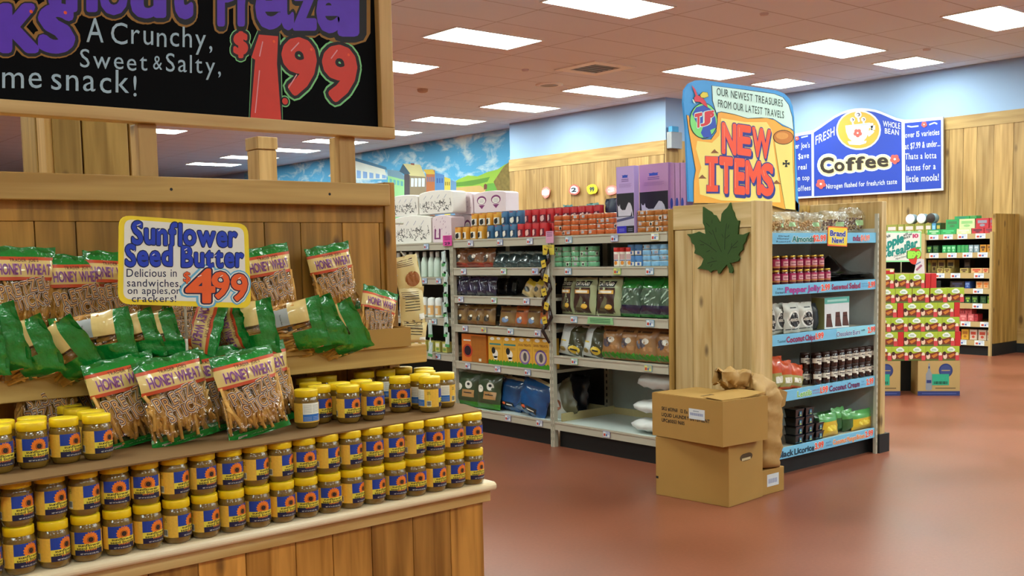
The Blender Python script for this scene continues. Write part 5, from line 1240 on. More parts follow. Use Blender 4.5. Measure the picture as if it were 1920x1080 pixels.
poly([(138, 158), (158, 136), (192, 140), (200, 168), (170, 180), (145, 176)], .0066, P('#d8c23a', .5), IBk, 3)
poly([(78, 186), (92, 196), (104, 224), (88, 214)], .0062, IP)
for s_, l, r in (('OUR NEWEST TREASURES', (266, 158), (762, 246)), ('FROM OUR LATEST TRAVELS', (276, 246), (770, 332))):
    m.ptxt(cI, s_, l, r, 55, P('#1c3c34', .5), .0022, .006, .13)
def big(ch, x0, y0, x1, y1, sk):
    m.pglyph(cI, ch, x0 + 10, y0 + 10, x1 - 4, y1 - 10, [(.07, .05, -.05, .004, INb), (.075, 0, 0, .0046, INb), (.05, 0, 0, .0052, IR)], sk)
big('N', 298, 365, 408, 592, 12); big('E', 416, 380, 516, 600, 12); big('W', 524, 398, 668, 614, 22)
for (x0, y0, x1, y1, sk) in ((178, 612, 274, 880, 8),):
    for k, z, mt, dx in ((8, .004, INb, 6), (0, .0048, IR, 0)):
        for r_ in ((178, 614, 274, 668), (205, 640, 247, 860), (188, 830, 274, 880)): m.flat([cI(x + dx, y + dx) for x, y in ((r_[0] - k, r_[1] - k), (r_[2] + k, r_[1] - k + 4), (r_[2] + k, r_[3] + k), (r_[0] - k, r_[3] + k))], z + .0001 * RN.random(), mt)
big('T', 280, 622, 382, 884, 8); big('E', 392, 634, 472, 892, 6); big('M', 476, 650, 592, 894, 6); big('S', 594, 668, 686, 906, 6)
for p0, p1 in (((318, 385), (322, 560)), ((432, 400), (432, 470)), ((540, 420), (556, 540)), ((214, 660), (216, 840)), ((320, 660), (322, 840)), ((404, 660), (404, 850)), ((492, 690), (486, 860)), ((612, 720), (622, 760))):
    m.line([cI(*p0), cI(*p1)], .006, .006, P('#f58a68', .45))
for x, y in ((250, 580), (158, 770), (715, 810)):
    poly([(x - 30, y + 12), (x - 12, y - 8), (x, y - 18), (x + 10, y - 6), (x + 32, y + 12)], .0034, IBr)
for a in range(4):
    c, s_ = math.cos(a * PI / 2), math.sin(a * PI / 2); poly([(786 + x * c - y * s_, 670 + x * s_ + y * c) for x, y in ((-3, 0), (-11, -26), (11, -26), (3, 0))], .0036 + a * .0001, IBk)
m.build('sign_board', t, (0, 0, 0))
m = MB(); xm = (P_[0][0] + P_[-1][0]) / 2; m.box(XL + .08, 6.35, .017, .03, 1.5605, 1.9, M['pinex'], .4); m.build('sign_brace', t, (0, 0, 0))

# goods on the endcap
def xF(px, py, Y=YF + .05): return onY(px, py, Y).x
ALM = P('#c8955a', .6, .4, 60); NUT = P('#6a4030', .5, .5, 50); FI2 = M['film2']; PLN = P('#a9cf9a', .5, .3, 30)
def nutbag(px0, px1, pt, pb, lbl, col, seed, Y=YF + .10, D=.11):
    a, b = onY(px0, pb, Y), onY(px1, pb, Y); W = b.x - a.x; z = ZF[0] + .002; x = (a.x + b.x) / 2; H = max(.08, hz((px0 + px1) / 2, pt, x, Y) - z)
    tt = thing('nut_bag', lbl, 'bag of nuts', (x, Y, z), 0, 'clear nut bags on top of the endcap')
    mb, wf = bag_shell(W, H, D, seed, lambda u, v, sd: FI2, 10, 14, .014); mb.warp = wf(-1)
    mb.rect(-W * .16, H * .3, W * .12, H * .5, .002, PLN); mb.build('wrapper', tt)
    r = random.Random(seed); m = MB()
    for q in range(90):
        u = r.uniform(-.8, .8); v = r.uniform(.08, .55); th = D * .36 * (1 - abs(u) ** 2.4) * min(1, v / .2)
        c = Vector((u * W / 2, r.choice((-1, -1, 1)) * th * r.uniform(.4, 1), v * H + .008)); d = Vector((r.gauss(0, 1), r.gauss(0, 1), r.gauss(0, 1))).normalized() * .008
        m.tube([c - d, c - d * .5, c + d * .4, c + d], [.002, .006, .0065, .002], col, 6)
    m.build('nuts', tt)['kind'] = 'stuff'
nutbag(1443, 1462, 402, 436, 'clear bag of almonds cut off by the leaf panel corner', ALM, 501); nutbag(1450, 1496, 397, 436, 'clear bag of almonds with a greenish label, left one', ALM, 502); nutbag(1494, 1540, 398, 436, 'clear bag of almonds, second, left of the yellow Brand New card', ALM, 503)
nutbag(1536, 1588, 396, 436, 'clear bag of dark trail mix behind the yellow Brand New card', NUT, 504); nutbag(1574, 1624, 389, 436, 'clear bag of dark trail mix at the right end of the top shelf', NUT, 505, YF + .16)
Yc = YF - .0035
a, b = onY(1551, 462, Yc), onY(1588, 425, Yc); W, H = b.x - a.x, b.z - a.z
m = MB(); m.M = FACE; m.box(-W / 2, W / 2, 0, H, 0, .002, P('#e8622c', .5), .5); m.flat(rrect([(-W / 2 + .006, .01), (W / 2 - .006, .006), (W / 2 - .004, H - .006), (-W / 2 + .004, H - .008)], 3, .1), .0026, P('#f3d83a', .5))
m.txt('Brand', -W * .38, H * .52, W * .76, H * .26, P('#2438a0', .5), .0034, .04, .1, .06, [(.1, 0, 0, .003, OW)]); m.txt('New!', -W * .28, H * .18, W * .58, H * .26, P('#2438a0', .5), .0034, .04, .1, .06, [(.1, 0, 0, .003, OW)])
o = m.build('brand_new_card', None, ((a.x + b.x) / 2, Yc, a.z)); o.rotation_euler = (0, rad(2), 0); tag(o, 'yellow and orange Brand New card clipped to the top shelf front', 'sign')
# jelly jars
def small_jar(name, R, H, body, lid, label, lw, lblz):
    tt = thing(name, '', 'jar'); m = MB(); m.lathe([(.001, 0), (R * .94, 0), (R, .004), (R, H * .82), (R * .85, H * .88)], body, 16); m.build('glass', tt)
    m = MB(); m.lathe([(R * .9, H * .87), (R * .93, H * .88), (R * .93, H), (R * .88, H + .001), (.001, H + .001)], lid, 16); m.build('lid', tt)
    m = MB(); r = R + .0003; m.warp = lambda p: ((r + p[2]) * math.sin(p[0] / r), -(r + p[2]) * math.cos(p[0] / r), p[1]); label(m, R, H); m.build('label', tt)
    return tt
def lb_pep(m, R, H): m.grect(-R * 1.5, H * .16, R * 1.5, H * .76, 0, P('#b0245a', .5), 8); m.grect(-R * .9, H * .3, R * 1.1, H * .62, .0003, P('#dba6a8', .5), 6); m.grect(-R * .7, H * .42, R * .8, H * .48, .0006, P('#7a1c44', .5), 5); m.grect(-R * 1.5, H * .16, R * 1.5, H * .26, .0003, P('#c07a3c', .5), 8)
pj_ = small_jar('pepper_jelly_jar', .0285, .088, P('#5a1420', .2, .2, 20, coat=.5), P('#c9a84a', .3, .05, 30, 1), lb_pep, 1, 1)
first = True
z = ZF[1] + .0005
def xr(px): return xF(px, 520, YF + .045)
JPX = [1453.5, 1469, 1483.5, 1497, 1510.5, 1523.5, 1536.5, 1549]
for lev, n_ in (('lower', 8), ('upper', 7)):
    for k in range(n_):
        L3 = (xr(JPX[k]), YF + .045, z + (.0895 if lev == 'upper' else 0)); lb = 'gold-lidded pepper jelly jar, %s from the left in the %s layer' % (ORD[k], lev)
        if first: pj_.location = L3; pj_['label'] = lb; pj_['group'] = 'pepper jelly jars'; pj_.rotation_euler.z = rad(-12); first = False
        else: dup(pj_, L3, rad(RN.uniform(-25, 5)), lb, 'pepper jelly jars')
# seaweed salad trays
SWD = P('#101014', .15, .3, 12, coat=.6, bump=.3)
for k, (dx, zz, lb) in enumerate(((0, 0, 'flat black seaweed salad pack, lower of two'), (-.03, .028, 'flat black seaweed salad pack on top with a peaked edge'))):
    x0, x1 = xF(1557, 520, YF + .1) + .01, xF(1632, 520, YF + .1) - .04
    mb = MB(); nz = noise1(520 + k); vs = []; NX, NY = 14, 8
    for s_ in (1, 0):
        for j in range(NY + 1):
            for i in range(NX + 1):
                u, v = -1 + 2 * i / NX, -1 + 2 * j / NY; e = max(0, 1 - abs(u) ** 4) * max(0, 1 - abs(v) ** 4)
                vs.append((u * (x1 - x0) / 2, v * .12, (.013 + .012 * e + nz(u * 2, v * 2) * .004 + (.12 * max(0, 1 - abs(u - .1) * 1.6) * max(0, v + .2) if k else 0)) if s_ else .012 - .011 * e))
    n_ = (NX + 1) * (NY + 1); fs = []
    for q in (0, n_):
        for j in range(NY):
            for i in range(NX):
                a = q + j * (NX + 1) + i; f = (a, a + 1, a + NX + 2, a + NX + 1); fs.append(f if not q else f[::-1])
    mb.add(vs, fs, SWD, .5, True); mb.disc(-.06, -.05, .05, .02, .0285, P('#6a9a2c', .4), 12)
    tag(mb.build('seaweed_pack', None, ((x0 + x1) / 2 + dx, YF + .15, z + zz), rad(-4 * k)), lb + ' beside the pepper jelly', 'food pack', 'black seaweed salad packs')
# coconut chips bags, chocolate box
z = ZF[2] + .001
CHP = P('#c9c9c2', .35, .08, 14, coat=.3, bump=.15)
def d_chip(m, W, H): m.disc(0, .42 * H, .4 * W, .3 * H, .0012, P('#e8e8e4', .4), 20); m.disc(0, .42 * H, .32 * W, .24 * H, .0018, P('#1c1c20', .5, .3, 60), 20); m.rect(-.28 * W, .38 * H, .28 * W, .46 * H, .0026, OW); m.txt('COCONUT', -.25 * W, .395 * H, .5 * W, .05 * H, M['black'], .0032, .03); m.rect(-.46 * W, .1 * H, .46 * W, .13 * H, .0012, P('#33363a', .5)); m.rect(-.2 * W, .8 * H, .2 * W, .84 * H, .0012, P('#33363a', .5))
for k, (a, b, pt, Y) in enumerate(((1436, 1452, 572, YF + .06), (1451, 1470, 568, YF + .08), (1470, 1499, 567, YF + .045), (1496, 1524, 566, YF + .055), (1518, 1534, 568, YF + .09))):
    x0, x1 = xF(a, 600, Y), xF(b, 600, Y); x = (x0 + x1) / 2; H = hz((a + b) / 2, pt, x, Y) - z
    pouch('coconut_chips_bag', max(.06, x1 - x0) if k < 4 else .07, H, .06, 540 + k, solid(CHP if k < 4 else P('#2a3038', .4)), d_chip if k < 4 else deco_none, (max(x, XL + .05), Y, z), 0, ('grey coconut chips bag half hidden by the panel corner', 'grey coconut chips bag turned sideways, second from the left', 'grey coconut chips bag with black oval, left of the front two', 'grey coconut chips bag with black oval, right of the front two', 'dark back of a chips bag beside the chocolate box')[k], 'snack bag', 'coconut chips bags', 4)
x0, x1 = xF(1546, 600, YF + .04), xF(1592, 600, YF + .04); H = hz(1570, 557, (x0 + x1) / 2, YF + .04) - z
def d_choc(m, W, H):
    m.rect(-W / 2, H * .8, W / 2, H, .0008, P('#5fb4a8', .5)); m.rect(-W * .4, H * .86, W * .4, H * .93, .0014, P('#a9d8d0', .5))
    for q, (cx, hh) in enumerate(((-.3, .48), (.06, .52), (.36, .5))): m.flat([(W * (cx - .14), H * .06), (W * (cx - .12), H * hh), (W * (cx + .05), H * hh), (W * (cx + .07), H * .3), (W * (cx + .13), H * .04)], .001, P('#5a3020', .4, .25, 60)); m.rect(W * (cx - .11), H * .36, W * (cx + .05), H * .4, .0016, P('#3a1c12', .5))
carton('chocolate_box', x1 - x0, .1, H, P('#dfe5ea', .5), d_choc, ((x0 + x1) / 2, YF + .04, z), 0, 'white and teal chocolate box with brown chocolate pieces pictured', 'carton', None, P('#8a8a58', .5))
# orange pouches and coconut cream jars
z = ZF[3] + .001
ORB = P('#d0501c', .3, .1, 14, coat=.4, bump=.2); GRB = P('#a8a05a', .3, .15, 20, coat=.4)
for k, (a, b, pt, Y, ro) in enumerate(((1445, 1470, 668, YF + .07, 0), (1462, 1486, 676, YF + .055, 3), (1478, 1503, 682, YF + .045, 10))):
    x0, x1 = xF(a, 700, Y), xF(b, 700, Y); x = (x0 + x1) / 2; H = hz((a + b) / 2, pt, x, Y) - z
    pouch('snack_pouch', x1 - x0, H, .06, 560 + k, bands((.08, ORB), (.5, GRB), (1, ORB)), lambda m, W, H: m.rect(-.3 * W, .2 * H, .2 * W, .4 * H, .0015, OW), (x, Y, z), 0, 'orange and clear snack pouch, %s from the left beside the coconut cream' % ORD[k], 'snack bag', 'orange snack pouches', 6, ro)
def lb_cc(m, R, H):
    m.grect(-R * 1.5, H * .38, R * 1.5, H * .68, 0, OW, 8)
    for q in range(4): m.disc(-R * .2 + q * R * .3, H * .38, R * .2, H * .1, .0001, OW, 10)
    m.grect(-R * .6, H * .52, R * .9, H * .58, .0004, P('#4a3c3a', .5), 6); m.grect(-R * .2, H * .44, R * .7, H * .48, .0004, P('#6a5c58', .5), 6)
cj = small_jar('coconut_cream_jar', .034, .102, P('#2a120e', .15, .2, 20, coat=.5), P('#35201c', .35), lb_cc, 1, 1); first = True
def cjar(px, Y, lev, lb):
    global first
    L3 = (onY(px, 690, Y).x, Y, z + lev * .1035)
    if first: cj.location = L3; cj['label'] = lb; cj['group'] = 'coconut cream jars'; first = False
    else: dup(cj, L3, rad(RN.uniform(-25, 5)), lb, 'coconut cream jars')
cx_ = [1530, 1546, 1560.5, 1574, 1587.5, 1600, 1612, 1624, 1635.5]
for k, px in enumerate(cx_): cjar(px, YF + .045, 0, 'dark coconut cream jar, %s from the left in the lower front row' % ORD[k])
cjar(1509, YF + .11, 0, 'dark coconut cream jar set back at the left, lower one'); cjar(1509, YF + .11, 1, 'dark coconut cream jar set back at the left, upper one')
for k, px in enumerate(cx_): cjar(px, YF + .045, 1, 'dark coconut cream jar, %s from the left in the upper front row' % ORD[k])
# licorice tubs and green-yellow bags
z = ZF[4] + .001
TUB = P('#0c1016', .15, .2, 20, coat=.6); TQL = P('#1c5a74', .4)
k = 0
for ci, (px, n_) in enumerate(((1489, 4), (1508, 4), (1527, 2))):
    for lv in range(n_):
        x = xF(px, 800, YF + .06); m = MB(); w_ = .043
        m.add([(sx * w_ * s_, sy * w_ * s_, zz) for s_, zz in ((.85, 0), (1, .048), (1.06, .05), (1.06, .056)) for sx, sy in ((-1, -1), (1, -1), (1, 1), (-1, 1))],
              [(3, 2, 1, 0)] + [(r * 4 + q, r * 4 + (q + 1) % 4, r * 4 + 4 + (q + 1) % 4, r * 4 + 4 + q) for r in range(3) for q in range(4)] + [(12, 13, 14, 15)], TUB, .5)
        m.M = Matrix.Translation((0, -w_ * 1.0 - .0005, .024)) @ FACE; m.rect(-.006, -.016, .022, .018, 0, TQL); m.rect(0, -.012, .016, -.006, .0006, P('#c9d04a', .5)); m.disc(.008, .004, .007, .007, .0006, P('#8fb4c4', .5), 10)
        tag(m.build('licorice_tub', None, (x, YF + .06, z + lv * .0565)), 'square black licorice tub, %s up in the %s stack from the left' % (ORD[lv], ORD[ci]), 'tub', 'stacked black licorice tubs')
YG = P('#d8b024', .3, .12, 18, coat=.4, bump=.2); GG = P('#5aa85a', .3, .15, 14, coat=.4, bump=.2); GD = P('#2c5a2c', .3, .2, 14, coat=.4)
for k, (a, b, pt, Y, zf, lb) in enumerate(((1537, 1571, 775, YF + .05, bands((.62, YG), (1, GG)), 'yellow and green mango bites bag, front left'), (1560, 1584, 764, YF + .1, bands((.6, GD), (1, GG)), 'dark green mango bites bag standing sideways, left one'),
                                          (1580, 1600, 768, YF + .07, bands((.6, GD), (1, GG)), 'dark green mango bites bag standing sideways, right one'), (1596, 1634, 768, YF + .05, bands((.55, YG), (1, GG)), 'yellow and green mango bites bag at the right end'), (1528, 1560, 772, YF + .2, solid(GD), 'dark green bag in the shadow behind the yellow bags'))):
    x0, x1 = xF(a, 800, Y), xF(b, 800, Y); x = (x0 + x1) / 2; H = hz((a + b) / 2, pt, x, Y) - z
    pouch('mango_bites_bag', x1 - x0, H, .06, 580 + k, zf, (lambda m, W, H: m.disc(0, .35 * H, .3 * W, .14 * H, .0014, P('#e8d04a', .4, .2, 40), 14)) if k in (0, 3) else deco_none, (x, Y, z), 0, lb, 'snack bag', 'mango bites bags', 5)

# ------------------------------------------------------------------ cartons and kraft bag on the floor
ZL = .352
def quadbox(name, fl, lf, rt, H, label, deco_l=None, deco_r=None, z0=0, parts=None):
    fl, lf, rt = Vector(fl[:2]), Vector(lf[:2]), Vector(rt[:2]); u, v = lf - fl, rt - fl
    u = u; v2 = Vector((u.y, -u.x)).normalized() * v.length
    t = thing(name, label, 'cardboard box', (fl.x, fl.y, z0), math.atan2(v2.y, v2.x), 'cardboard boxes stacked before the leaf panel')
    m = MB(); L, D = u.length, v.length
    m.box(0, D, 0, L, 0, H - .004, M['card'], .5)
    m.M = Matrix.Translation((0, L, 0)) @ Matrix.Rotation(-PI / 2, 4, 'Z') @ FACE
    if deco_l: deco_l(m, L, H)
    m.M = FACE
    if deco_r: deco_r(m, D, H)
    m.build('carton_body', t, (0, 0, 0), 0, .003)
    return t, L, D
def dl(m, W, H): m.rect(0.002, H * .28, .02, H * .32, .0004, M['black'])
def dr_(m, W, H):
    m.flat([(W * .5 + .045 * math.cos(a) + (.02 if math.cos(a) > 0 else -.02), H * .74 + .022 * math.sin(a)) for a in [2 * PI * k / 20 for k in range(20)]], .0005, P('#4a3418', .8)); m.rect(W * .5 - .045, H * .74 - .018, W * .5 + .045, H * .74 - .004, .0008, P('#c9b48a', .8))
t, L, D = quadbox('carton', (4.603, 3.619), (4.56, 4.123), (4.955, 3.60), ZL, 'lower brown carton with an oval hand hole, standing on the floor', dl, dr_)
m = MB(); m.box(.005, D - .005, .005, L * .49, ZL - .003, ZL, M['card'], .5); m.build('flap', t); m = MB(); m.box(.005, D - .005, L * .5, L - .005, ZL - .003, ZL, M['card'], .5); m.build('flap', t)
def du(m, W, H):
    K = P('#1f1a12', .7)
    m.txt('SKU #53968', W * .145, H * .62, W * .23, H * .075, K, .0006, .03, .14); m.txt('12 Ea', W * .42, H * .62, W * .10, H * .075, K, .0006, .03, .14)
    m.txt('LIQUID LAUNDRY DETERGENT', W * .145, H * .48, W * .68, H * .075, K, .0006, .03, .14); m.txt('UPC#0053 9685', W * .145, H * .35, W * .33, H * .075, K, .0006, .03, .14)
    m.rect(W * .54, H * .52, W * .76, H * .75, .0014, P('#d5dae0', .5)); [m.rect(W * (.56 + q * .014), H * .6, W * (.567 + q * .014), H * .66, .002, TG[6]) for q in range(13)]; m.rect(W * .6, H * .69, W * .68, H * .71, .002, P('#8f98a8', .5))
t, L, D = quadbox('carton', (4.528, 3.600), (4.564, 4.150), (4.90, 3.63), .255, 'upper brown carton printed liquid laundry detergent, resting on the lower carton', du, None, ZL + .001)
m = MB(); m.box(.004, D * .42, .004, L - .004, .2515, .2545, M['card'], .5); m.build('flap', t)
m = MB(); m.M = Matrix.Translation((D * .45, 0, .2525)) @ Matrix.Rotation(rad(-5), 4, 'Y'); m.box(0, D * .53, L * .02, L * .46, 0, .003, M['card'], .5); m.build('flap', t)
m = MB(); m.M = Matrix.Translation((D * .02, L * .02, .2560)) @ Matrix.Rotation(rad(3), 4, 'X'); m.box(0, D * .8, 0, L * .26, 0, .003, M['card'], .5); m.build('flap', t)
m = MB(); m.box(D * .2, D * .72, L * .40, L * .43, .2548, .2556, P('#5a4220', .8), .5); m.build('flap_gap', t)
def d3(m, W, H): m.rect(W * .22, H * .30, W * .75, H * .78, .0006, P('#d5dae0', .5)); [m.rect(W * (.28 + q * .045), H * .42, W * (.30 + q * .045), H * .6, .0012, TG[6]) for q in range(9)]
quadbox('carton', (4.962, 3.66), (4.962, 3.85), (5.176, 3.66), .150, 'low brown carton with a white label under the kraft paper bag', None, d3)
# kraft bag
def kraft_bag():
    mb = MB(); nz = noise1(77); n2 = noise1(78); n3 = noise1(79)
    pth = [(5.065, 3.74, .152), (5.075, 3.745, .28), (5.085, 3.75, .42), (5.085, 3.75, .55), (5.07, 3.76, .62), (5.0, 3.80, .665), (4.90, 3.84, .68), (4.82, 3.87, .70)]
    sz = [(.088, .085), (.094, .09), (.098, .092), (.098, .085), (.085, .075), (.062, .055), (.055, .05), (.035, .045)]
    n = 28; vs, fs = [], []; N = 40
    for i in range(N + 1):
        s_ = i / N * (len(pth) - 1); k = min(int(s_), len(pth) - 2); f = s_ - k
        p = Vector(pth[k]).lerp(Vector(pth[k + 1]), f); a, b = [sz[k][q] * (1 - f) + sz[k + 1][q] * f for q in (0, 1)]
        tv = (Vector(pth[min(k + 2, len(pth) - 1)]) - Vector(pth[max(k - 1, 0)])).normalized()
        X_ = Vector((1, 0, 0)); X_ = (X_ - tv * X_.dot(tv)).normalized() if abs(tv.x) < .8 else Vector((0, 0, -1)); X_ = (X_ - tv * X_.dot(tv)).normalized(); Y_ = tv.cross(X_) * -1 if False else Vector((0, 1, 0)); Y_ = (Y_ - tv * Y_.dot(tv)).normalized()
        for j in range(n):
            th = 2 * PI * j / n; c, s2 = math.cos(th), math.sin(th); e = .42
            cx, cy = abs(c) ** e * (1 if c > 0 else -1), abs(s2) ** e * (1 if s2 > 0 else -1); amp = .006 + .016 * (i / N) ** 1.5
            d = 1 + (nz(c * 1.2 + s2, i * .13) * amp + n2(s2 * 1.6, i * .28 + c) * amp * .7) / .08
            vs.append(p + X_ * a * cx * d + Y_ * b * cy * d + Vector((0, 0, n3(c * 2, s2 * 2) * amp * .6 if i > 2 else 0)))
    for i in range(N):
        for j in range(n): fs.append((i * n + j, i * n + (j + 1) % n, (i + 1) * n + (j + 1) % n, (i + 1) * n + j))
    fs.append(tuple(range(n - 1, -1, -1)))
    vs = [(v.x - 5.065, v.y - 3.74, max(.152, v.z) - .152) for v in vs]
    mb.add(vs, fs, M['kraft'], .5, True)
    for k, (cx, cz, r_) in enumerate(((.115, .38, .05),)):
        for q in range(7):
            a = q * .9; mb.add([(cx - .03, -.03, cz + .09), (cx + .045 + .012 * math.cos(a * 2), -.06 + q * .018, cz + .05 - .02 * (q % 2)), (cx + .04, -.055 + q * .018, cz - .03 + .015 * (q % 3)), (cx - .02, -.03 + q * .01, cz - .06)], [(0, 1, 2, 3)], M['kraft'], .5)
    tag(mb.build('kraft_paper_bag', None, (5.065, 3.74, .1515)), 'crumpled brown kraft paper bag slumped over behind the cartons', 'paper bag')
kraft_bag()

# ------------------------------------------------------------------ coffee sign on the far wall
XC = 14.0
def cC(a, b):
    q = onX(1440 + a / 4.0, 80 + b / 4.0, XC); return (-(q.y - 8.5), q.z - 2.7)
t = thing('coffee_sign', 'large blue painted sign with white border reading Coffee on the far wall', 'sign', (XC, 8.5, 2.7), FW)
m = MB(); m.M = FACE
CWt = P('#d5dade', .6, .03); CBu = P('#1a3ba8', .55, .06, 3); CYl = P('#dd9f34', .55, .06, 3); CTn = P('#ecd9a4', .55); CBkk = P('#2c2018', .6); CRe = P('#e5564c', .55); CLb = P('#b9d2e8', .55)
ol = [(1312, 556), (1200, 566), (1100, 576), (1020, 578), (960, 565), (900, 540), (850, 518), (800, 502), (750, 494), (700, 491), (650, 494), (600, 504), (550, 522), (500, 548), (450, 582), (400, 618), (340, 656), (260, 672), (180, 688), (20, 712), (20, 1200), (180, 1172), (1312, 1108)]
m.prism([cC(*p) for p in ol], -.03, 0, CWt)
def pc(pts, z, mat): m.flat([cC(*p) for p in pts], z, mat)
pc([(1298, 578), (1026, 604), (1030, 1108), (1300, 1092)], .002, CBu)
pc([(1002, 596), (950, 580), (900, 558), (850, 536), (800, 520), (750, 512), (700, 509), (650, 512), (600, 522), (550, 540), (500, 566), (450, 600), (400, 636), (344, 674), (346, 1152), (1006, 1112)], .002, CBu)
pc([(326, 684), (180, 708), (40, 730), (40, 1178), (180, 1158), (328, 1150)], .002, CBu)
pc(ell(680, 655, 168, 150), .004, CWt); pc(ell(680, 655, 156, 138), .006, CYl)
pc([(582, 622), (765, 600), (758, 660), (742, 710), (715, 742), (740, 738), (738, 752), (690, 766), (610, 762), (605, 750), (640, 745), (605, 715), (588, 670)], .008, CWt)
pc([(600, 740), (742, 736), (735, 754), (690, 768), (612, 764)], .0085, CLb)
m.line([cC(758, 622), cC(790, 622), cC(790, 655), cC(768, 678), cC(750, 690)], .07, .009, CWt); pc([(588, 624), (762, 603), (758, 614), (590, 636)], .009, CLb)
for cx, cy, r_ in ((678, 540, 26), (636, 578, 18), (718, 576, 18)): pc(ell(cx, cy, r_, r_, 16), .008, CWt); pc(ell(cx + 2, cy, r_ * .55, r_ * .55, 14), .01, P('#6a5a6a', .6)); pc(ell(cx - 2, cy + 2, r_ * .3, r_ * .3, 10), .012, CWt); m.line([cC(cx, cy + r_), cC(cx + 8, cy + r_ + 28)], .03, .008, CWt)
def flower(cx, cy, r_, mat=CRe):
    for q in range(5): pc(ell(cx + r_ * .6 * math.cos(q * 1.2566 + .3), cy + r_ * .6 * math.sin(q * 1.2566 + .3), r_ * .5, r_ * .5, 12), .011 + q * .0003, mat)
    pc(ell(cx, cy, r_ * .25, r_ * .25, 10), .0135, CWt)
flower(676, 678, 30); flower(400, 1060, 34); flower(954, 874, 34); flower(1174, 614, 20); flower(219, 718, 16)
cof = [(.19, 0, 0, .005, CWt), (.13, 0, 0, .007, CTn), (.02, .03, -.02, .009, P('#8a744c', .6)), (.03, 0, 0, .011, CBkk)]
for ch, x0, y0, x1, y1 in (('C', 398, 862, 490, 975), ('o', 504, 898, 572, 962), ('f', 592, 862, 652, 955), ('f', 664, 856, 722, 948), ('e', 736, 872, 806, 938), ('e', 826, 862, 898, 928)): m.pglyph(cC, ch, x0, y0, x1, y1, cof)
def wt(s_, l, r, h, c=CWt, wgt=.012): m.ptxt(cC, s_, l, r, h, c, .005, wgt, .12)
wt('FRESH', (358, 766), (500, 694), 62); wt('WHOLE', (864, 626), (992, 646), 40); wt('BEAN', (878, 680), (982, 694), 38)
wt('over 15 varieties', (1030, 714), (1286, 690), 40); wt('at $7.99 & under...', (1030, 800), (1292, 776), 44); wt('Thats a lotta', (1030, 876), (1264, 866), 44); wt('lattes for a', (1040, 962), (1258, 948), 44); wt('little moola!', (1040, 1048), (1282, 1032), 48)
wt('der Joe\'s', (190, 796), (314, 786), 38); wt('n $ave', (196, 878), (308, 864), 40); wt('e real', (194, 956), (290, 948), 38); wt('on top', (206, 1036), (312, 1028), 36); wt('Coffees', (202, 1116), (320, 1106), 38)
wt('Nitrogen flushed for fresh,rich taste', (438, 1096), (968, 1058), 34)
m.line([cC(1045, 625), cC(1075, 632), cC(1130, 625)], .02, .004, CLb); m.line([cC(1210, 615), cC(1250, 600), cC(1270, 610)], .02, .004, CLb); m.line([cC(250, 712), cC(300, 700)], .02, .004, CLb)
m.build('sign_board', t, (0, 0, 0))
m = MB()
for (a, b) in ((1012, 800), (336, 900), (900, 1000)): q = cC(a, b); m.box(q[0] - .03, q[0] + .03, .03, .078, q[1] - .05, q[1] + .05, M['metal'], .5)
m.build('wall_bracket', t, (0, 0, 0))
# blue topped box on the wall corner
q = onY(1268, 262, BRT - .12)
t = thing('wall_speaker', 'small silver box with a blue top at the corner of the wood wall', 'wall fitting', (q.x, BRT - .032, q.z))
m = MB(); m.box(-.13, .13, -.1, 0, -.14, .12, P('#9a9a9c', .4, .05, 10, .5), .5); m.build('housing', t, (0, 0, 0), 0, .006); m = MB(); m.box(-.1, .06, -.09, -.01, .121, .21, P('#3f8fc0', .4), .5); m.build('blue_top', t, (0, 0, 0), 0, .006)

# ------------------------------------------------------------------ cereal bar stack turned towards the aisle
rv = Vector((.665, -.747, 0)).normalized(); bv = Vector((.747, .665, 0)).normalized(); SP = Vector((9.42, 5.11, 0)); SRZ = math.atan2(rv.y, rv.x)
def sP(px, py, d=0): return onPl(px, py, SP + bv * d, bv)
CBG = P('#a9bf3a', .45, .08, 20); CBB = P('#7a3020', .45, .2, 30); CBR = P('#c3282a', .45); CBO = P('#c9782c', .45, .15, 30); CBDk = P('#3a1a20', .45)
def d_cer(m, W, H):
    m.rect(-W / 2, H * .55, W / 2, H, .0004, CBG); m.flat([(-W / 2, H * .12), (-W / 2, H * .6), (-W * .2, H * .5), (W * .2, H * .62), (W / 2, H * .5), (W / 2, H * .12)], .0008, CBB); m.rect(-W / 2, 0, W / 2, H * .12, .0006, P('#5a6a30', .5, .3, 40))
    m.disc(-W * .36, H * .3, W * .12, H * .2, .0012, P('#e6c8b4', .5), 14); m.disc(-W * .40, H * .5, W * .1, H * .14, .0014, CBDk, 10)
    m.flat([(-W * .18, H * .34), (W * .14, H * .50), (W * .24, H * .40), (-W * .04, H * .18)], .0014, CBO); m.disc(W * .36, H * .42, W * .1, H * .16, .0012, P('#e8d8c4', .5), 12)
    m.rect(W * .26, 0.002, W * .49, H * .36, .0018, P('#d0454c', .5))
    for cx, cy, rx in ((-.08, .76, .17), (.06, .74, .18), (0, .82, .16)): m.disc(W * cx, H * cy, W * rx, H * .13, .0018 + cx * .001, P('#e9ecea', .5), 14)
    m.rect(-W * .14, H * .78, W * .1, H * .81, .0026, P('#4a9a6a', .5)); m.rect(-W * .16, H * .71, W * .12, H * .74, .0026, P('#4a9a6a', .5))
rowsC = [(676, 648, [(1633, 0), (1659 - 14, 0), (1672.6, 0), (1704.5, 0), (1736.5, 0), (1768.5, 0)])]
base = sP(1760, 676).z
HB = .139; k0 = 0
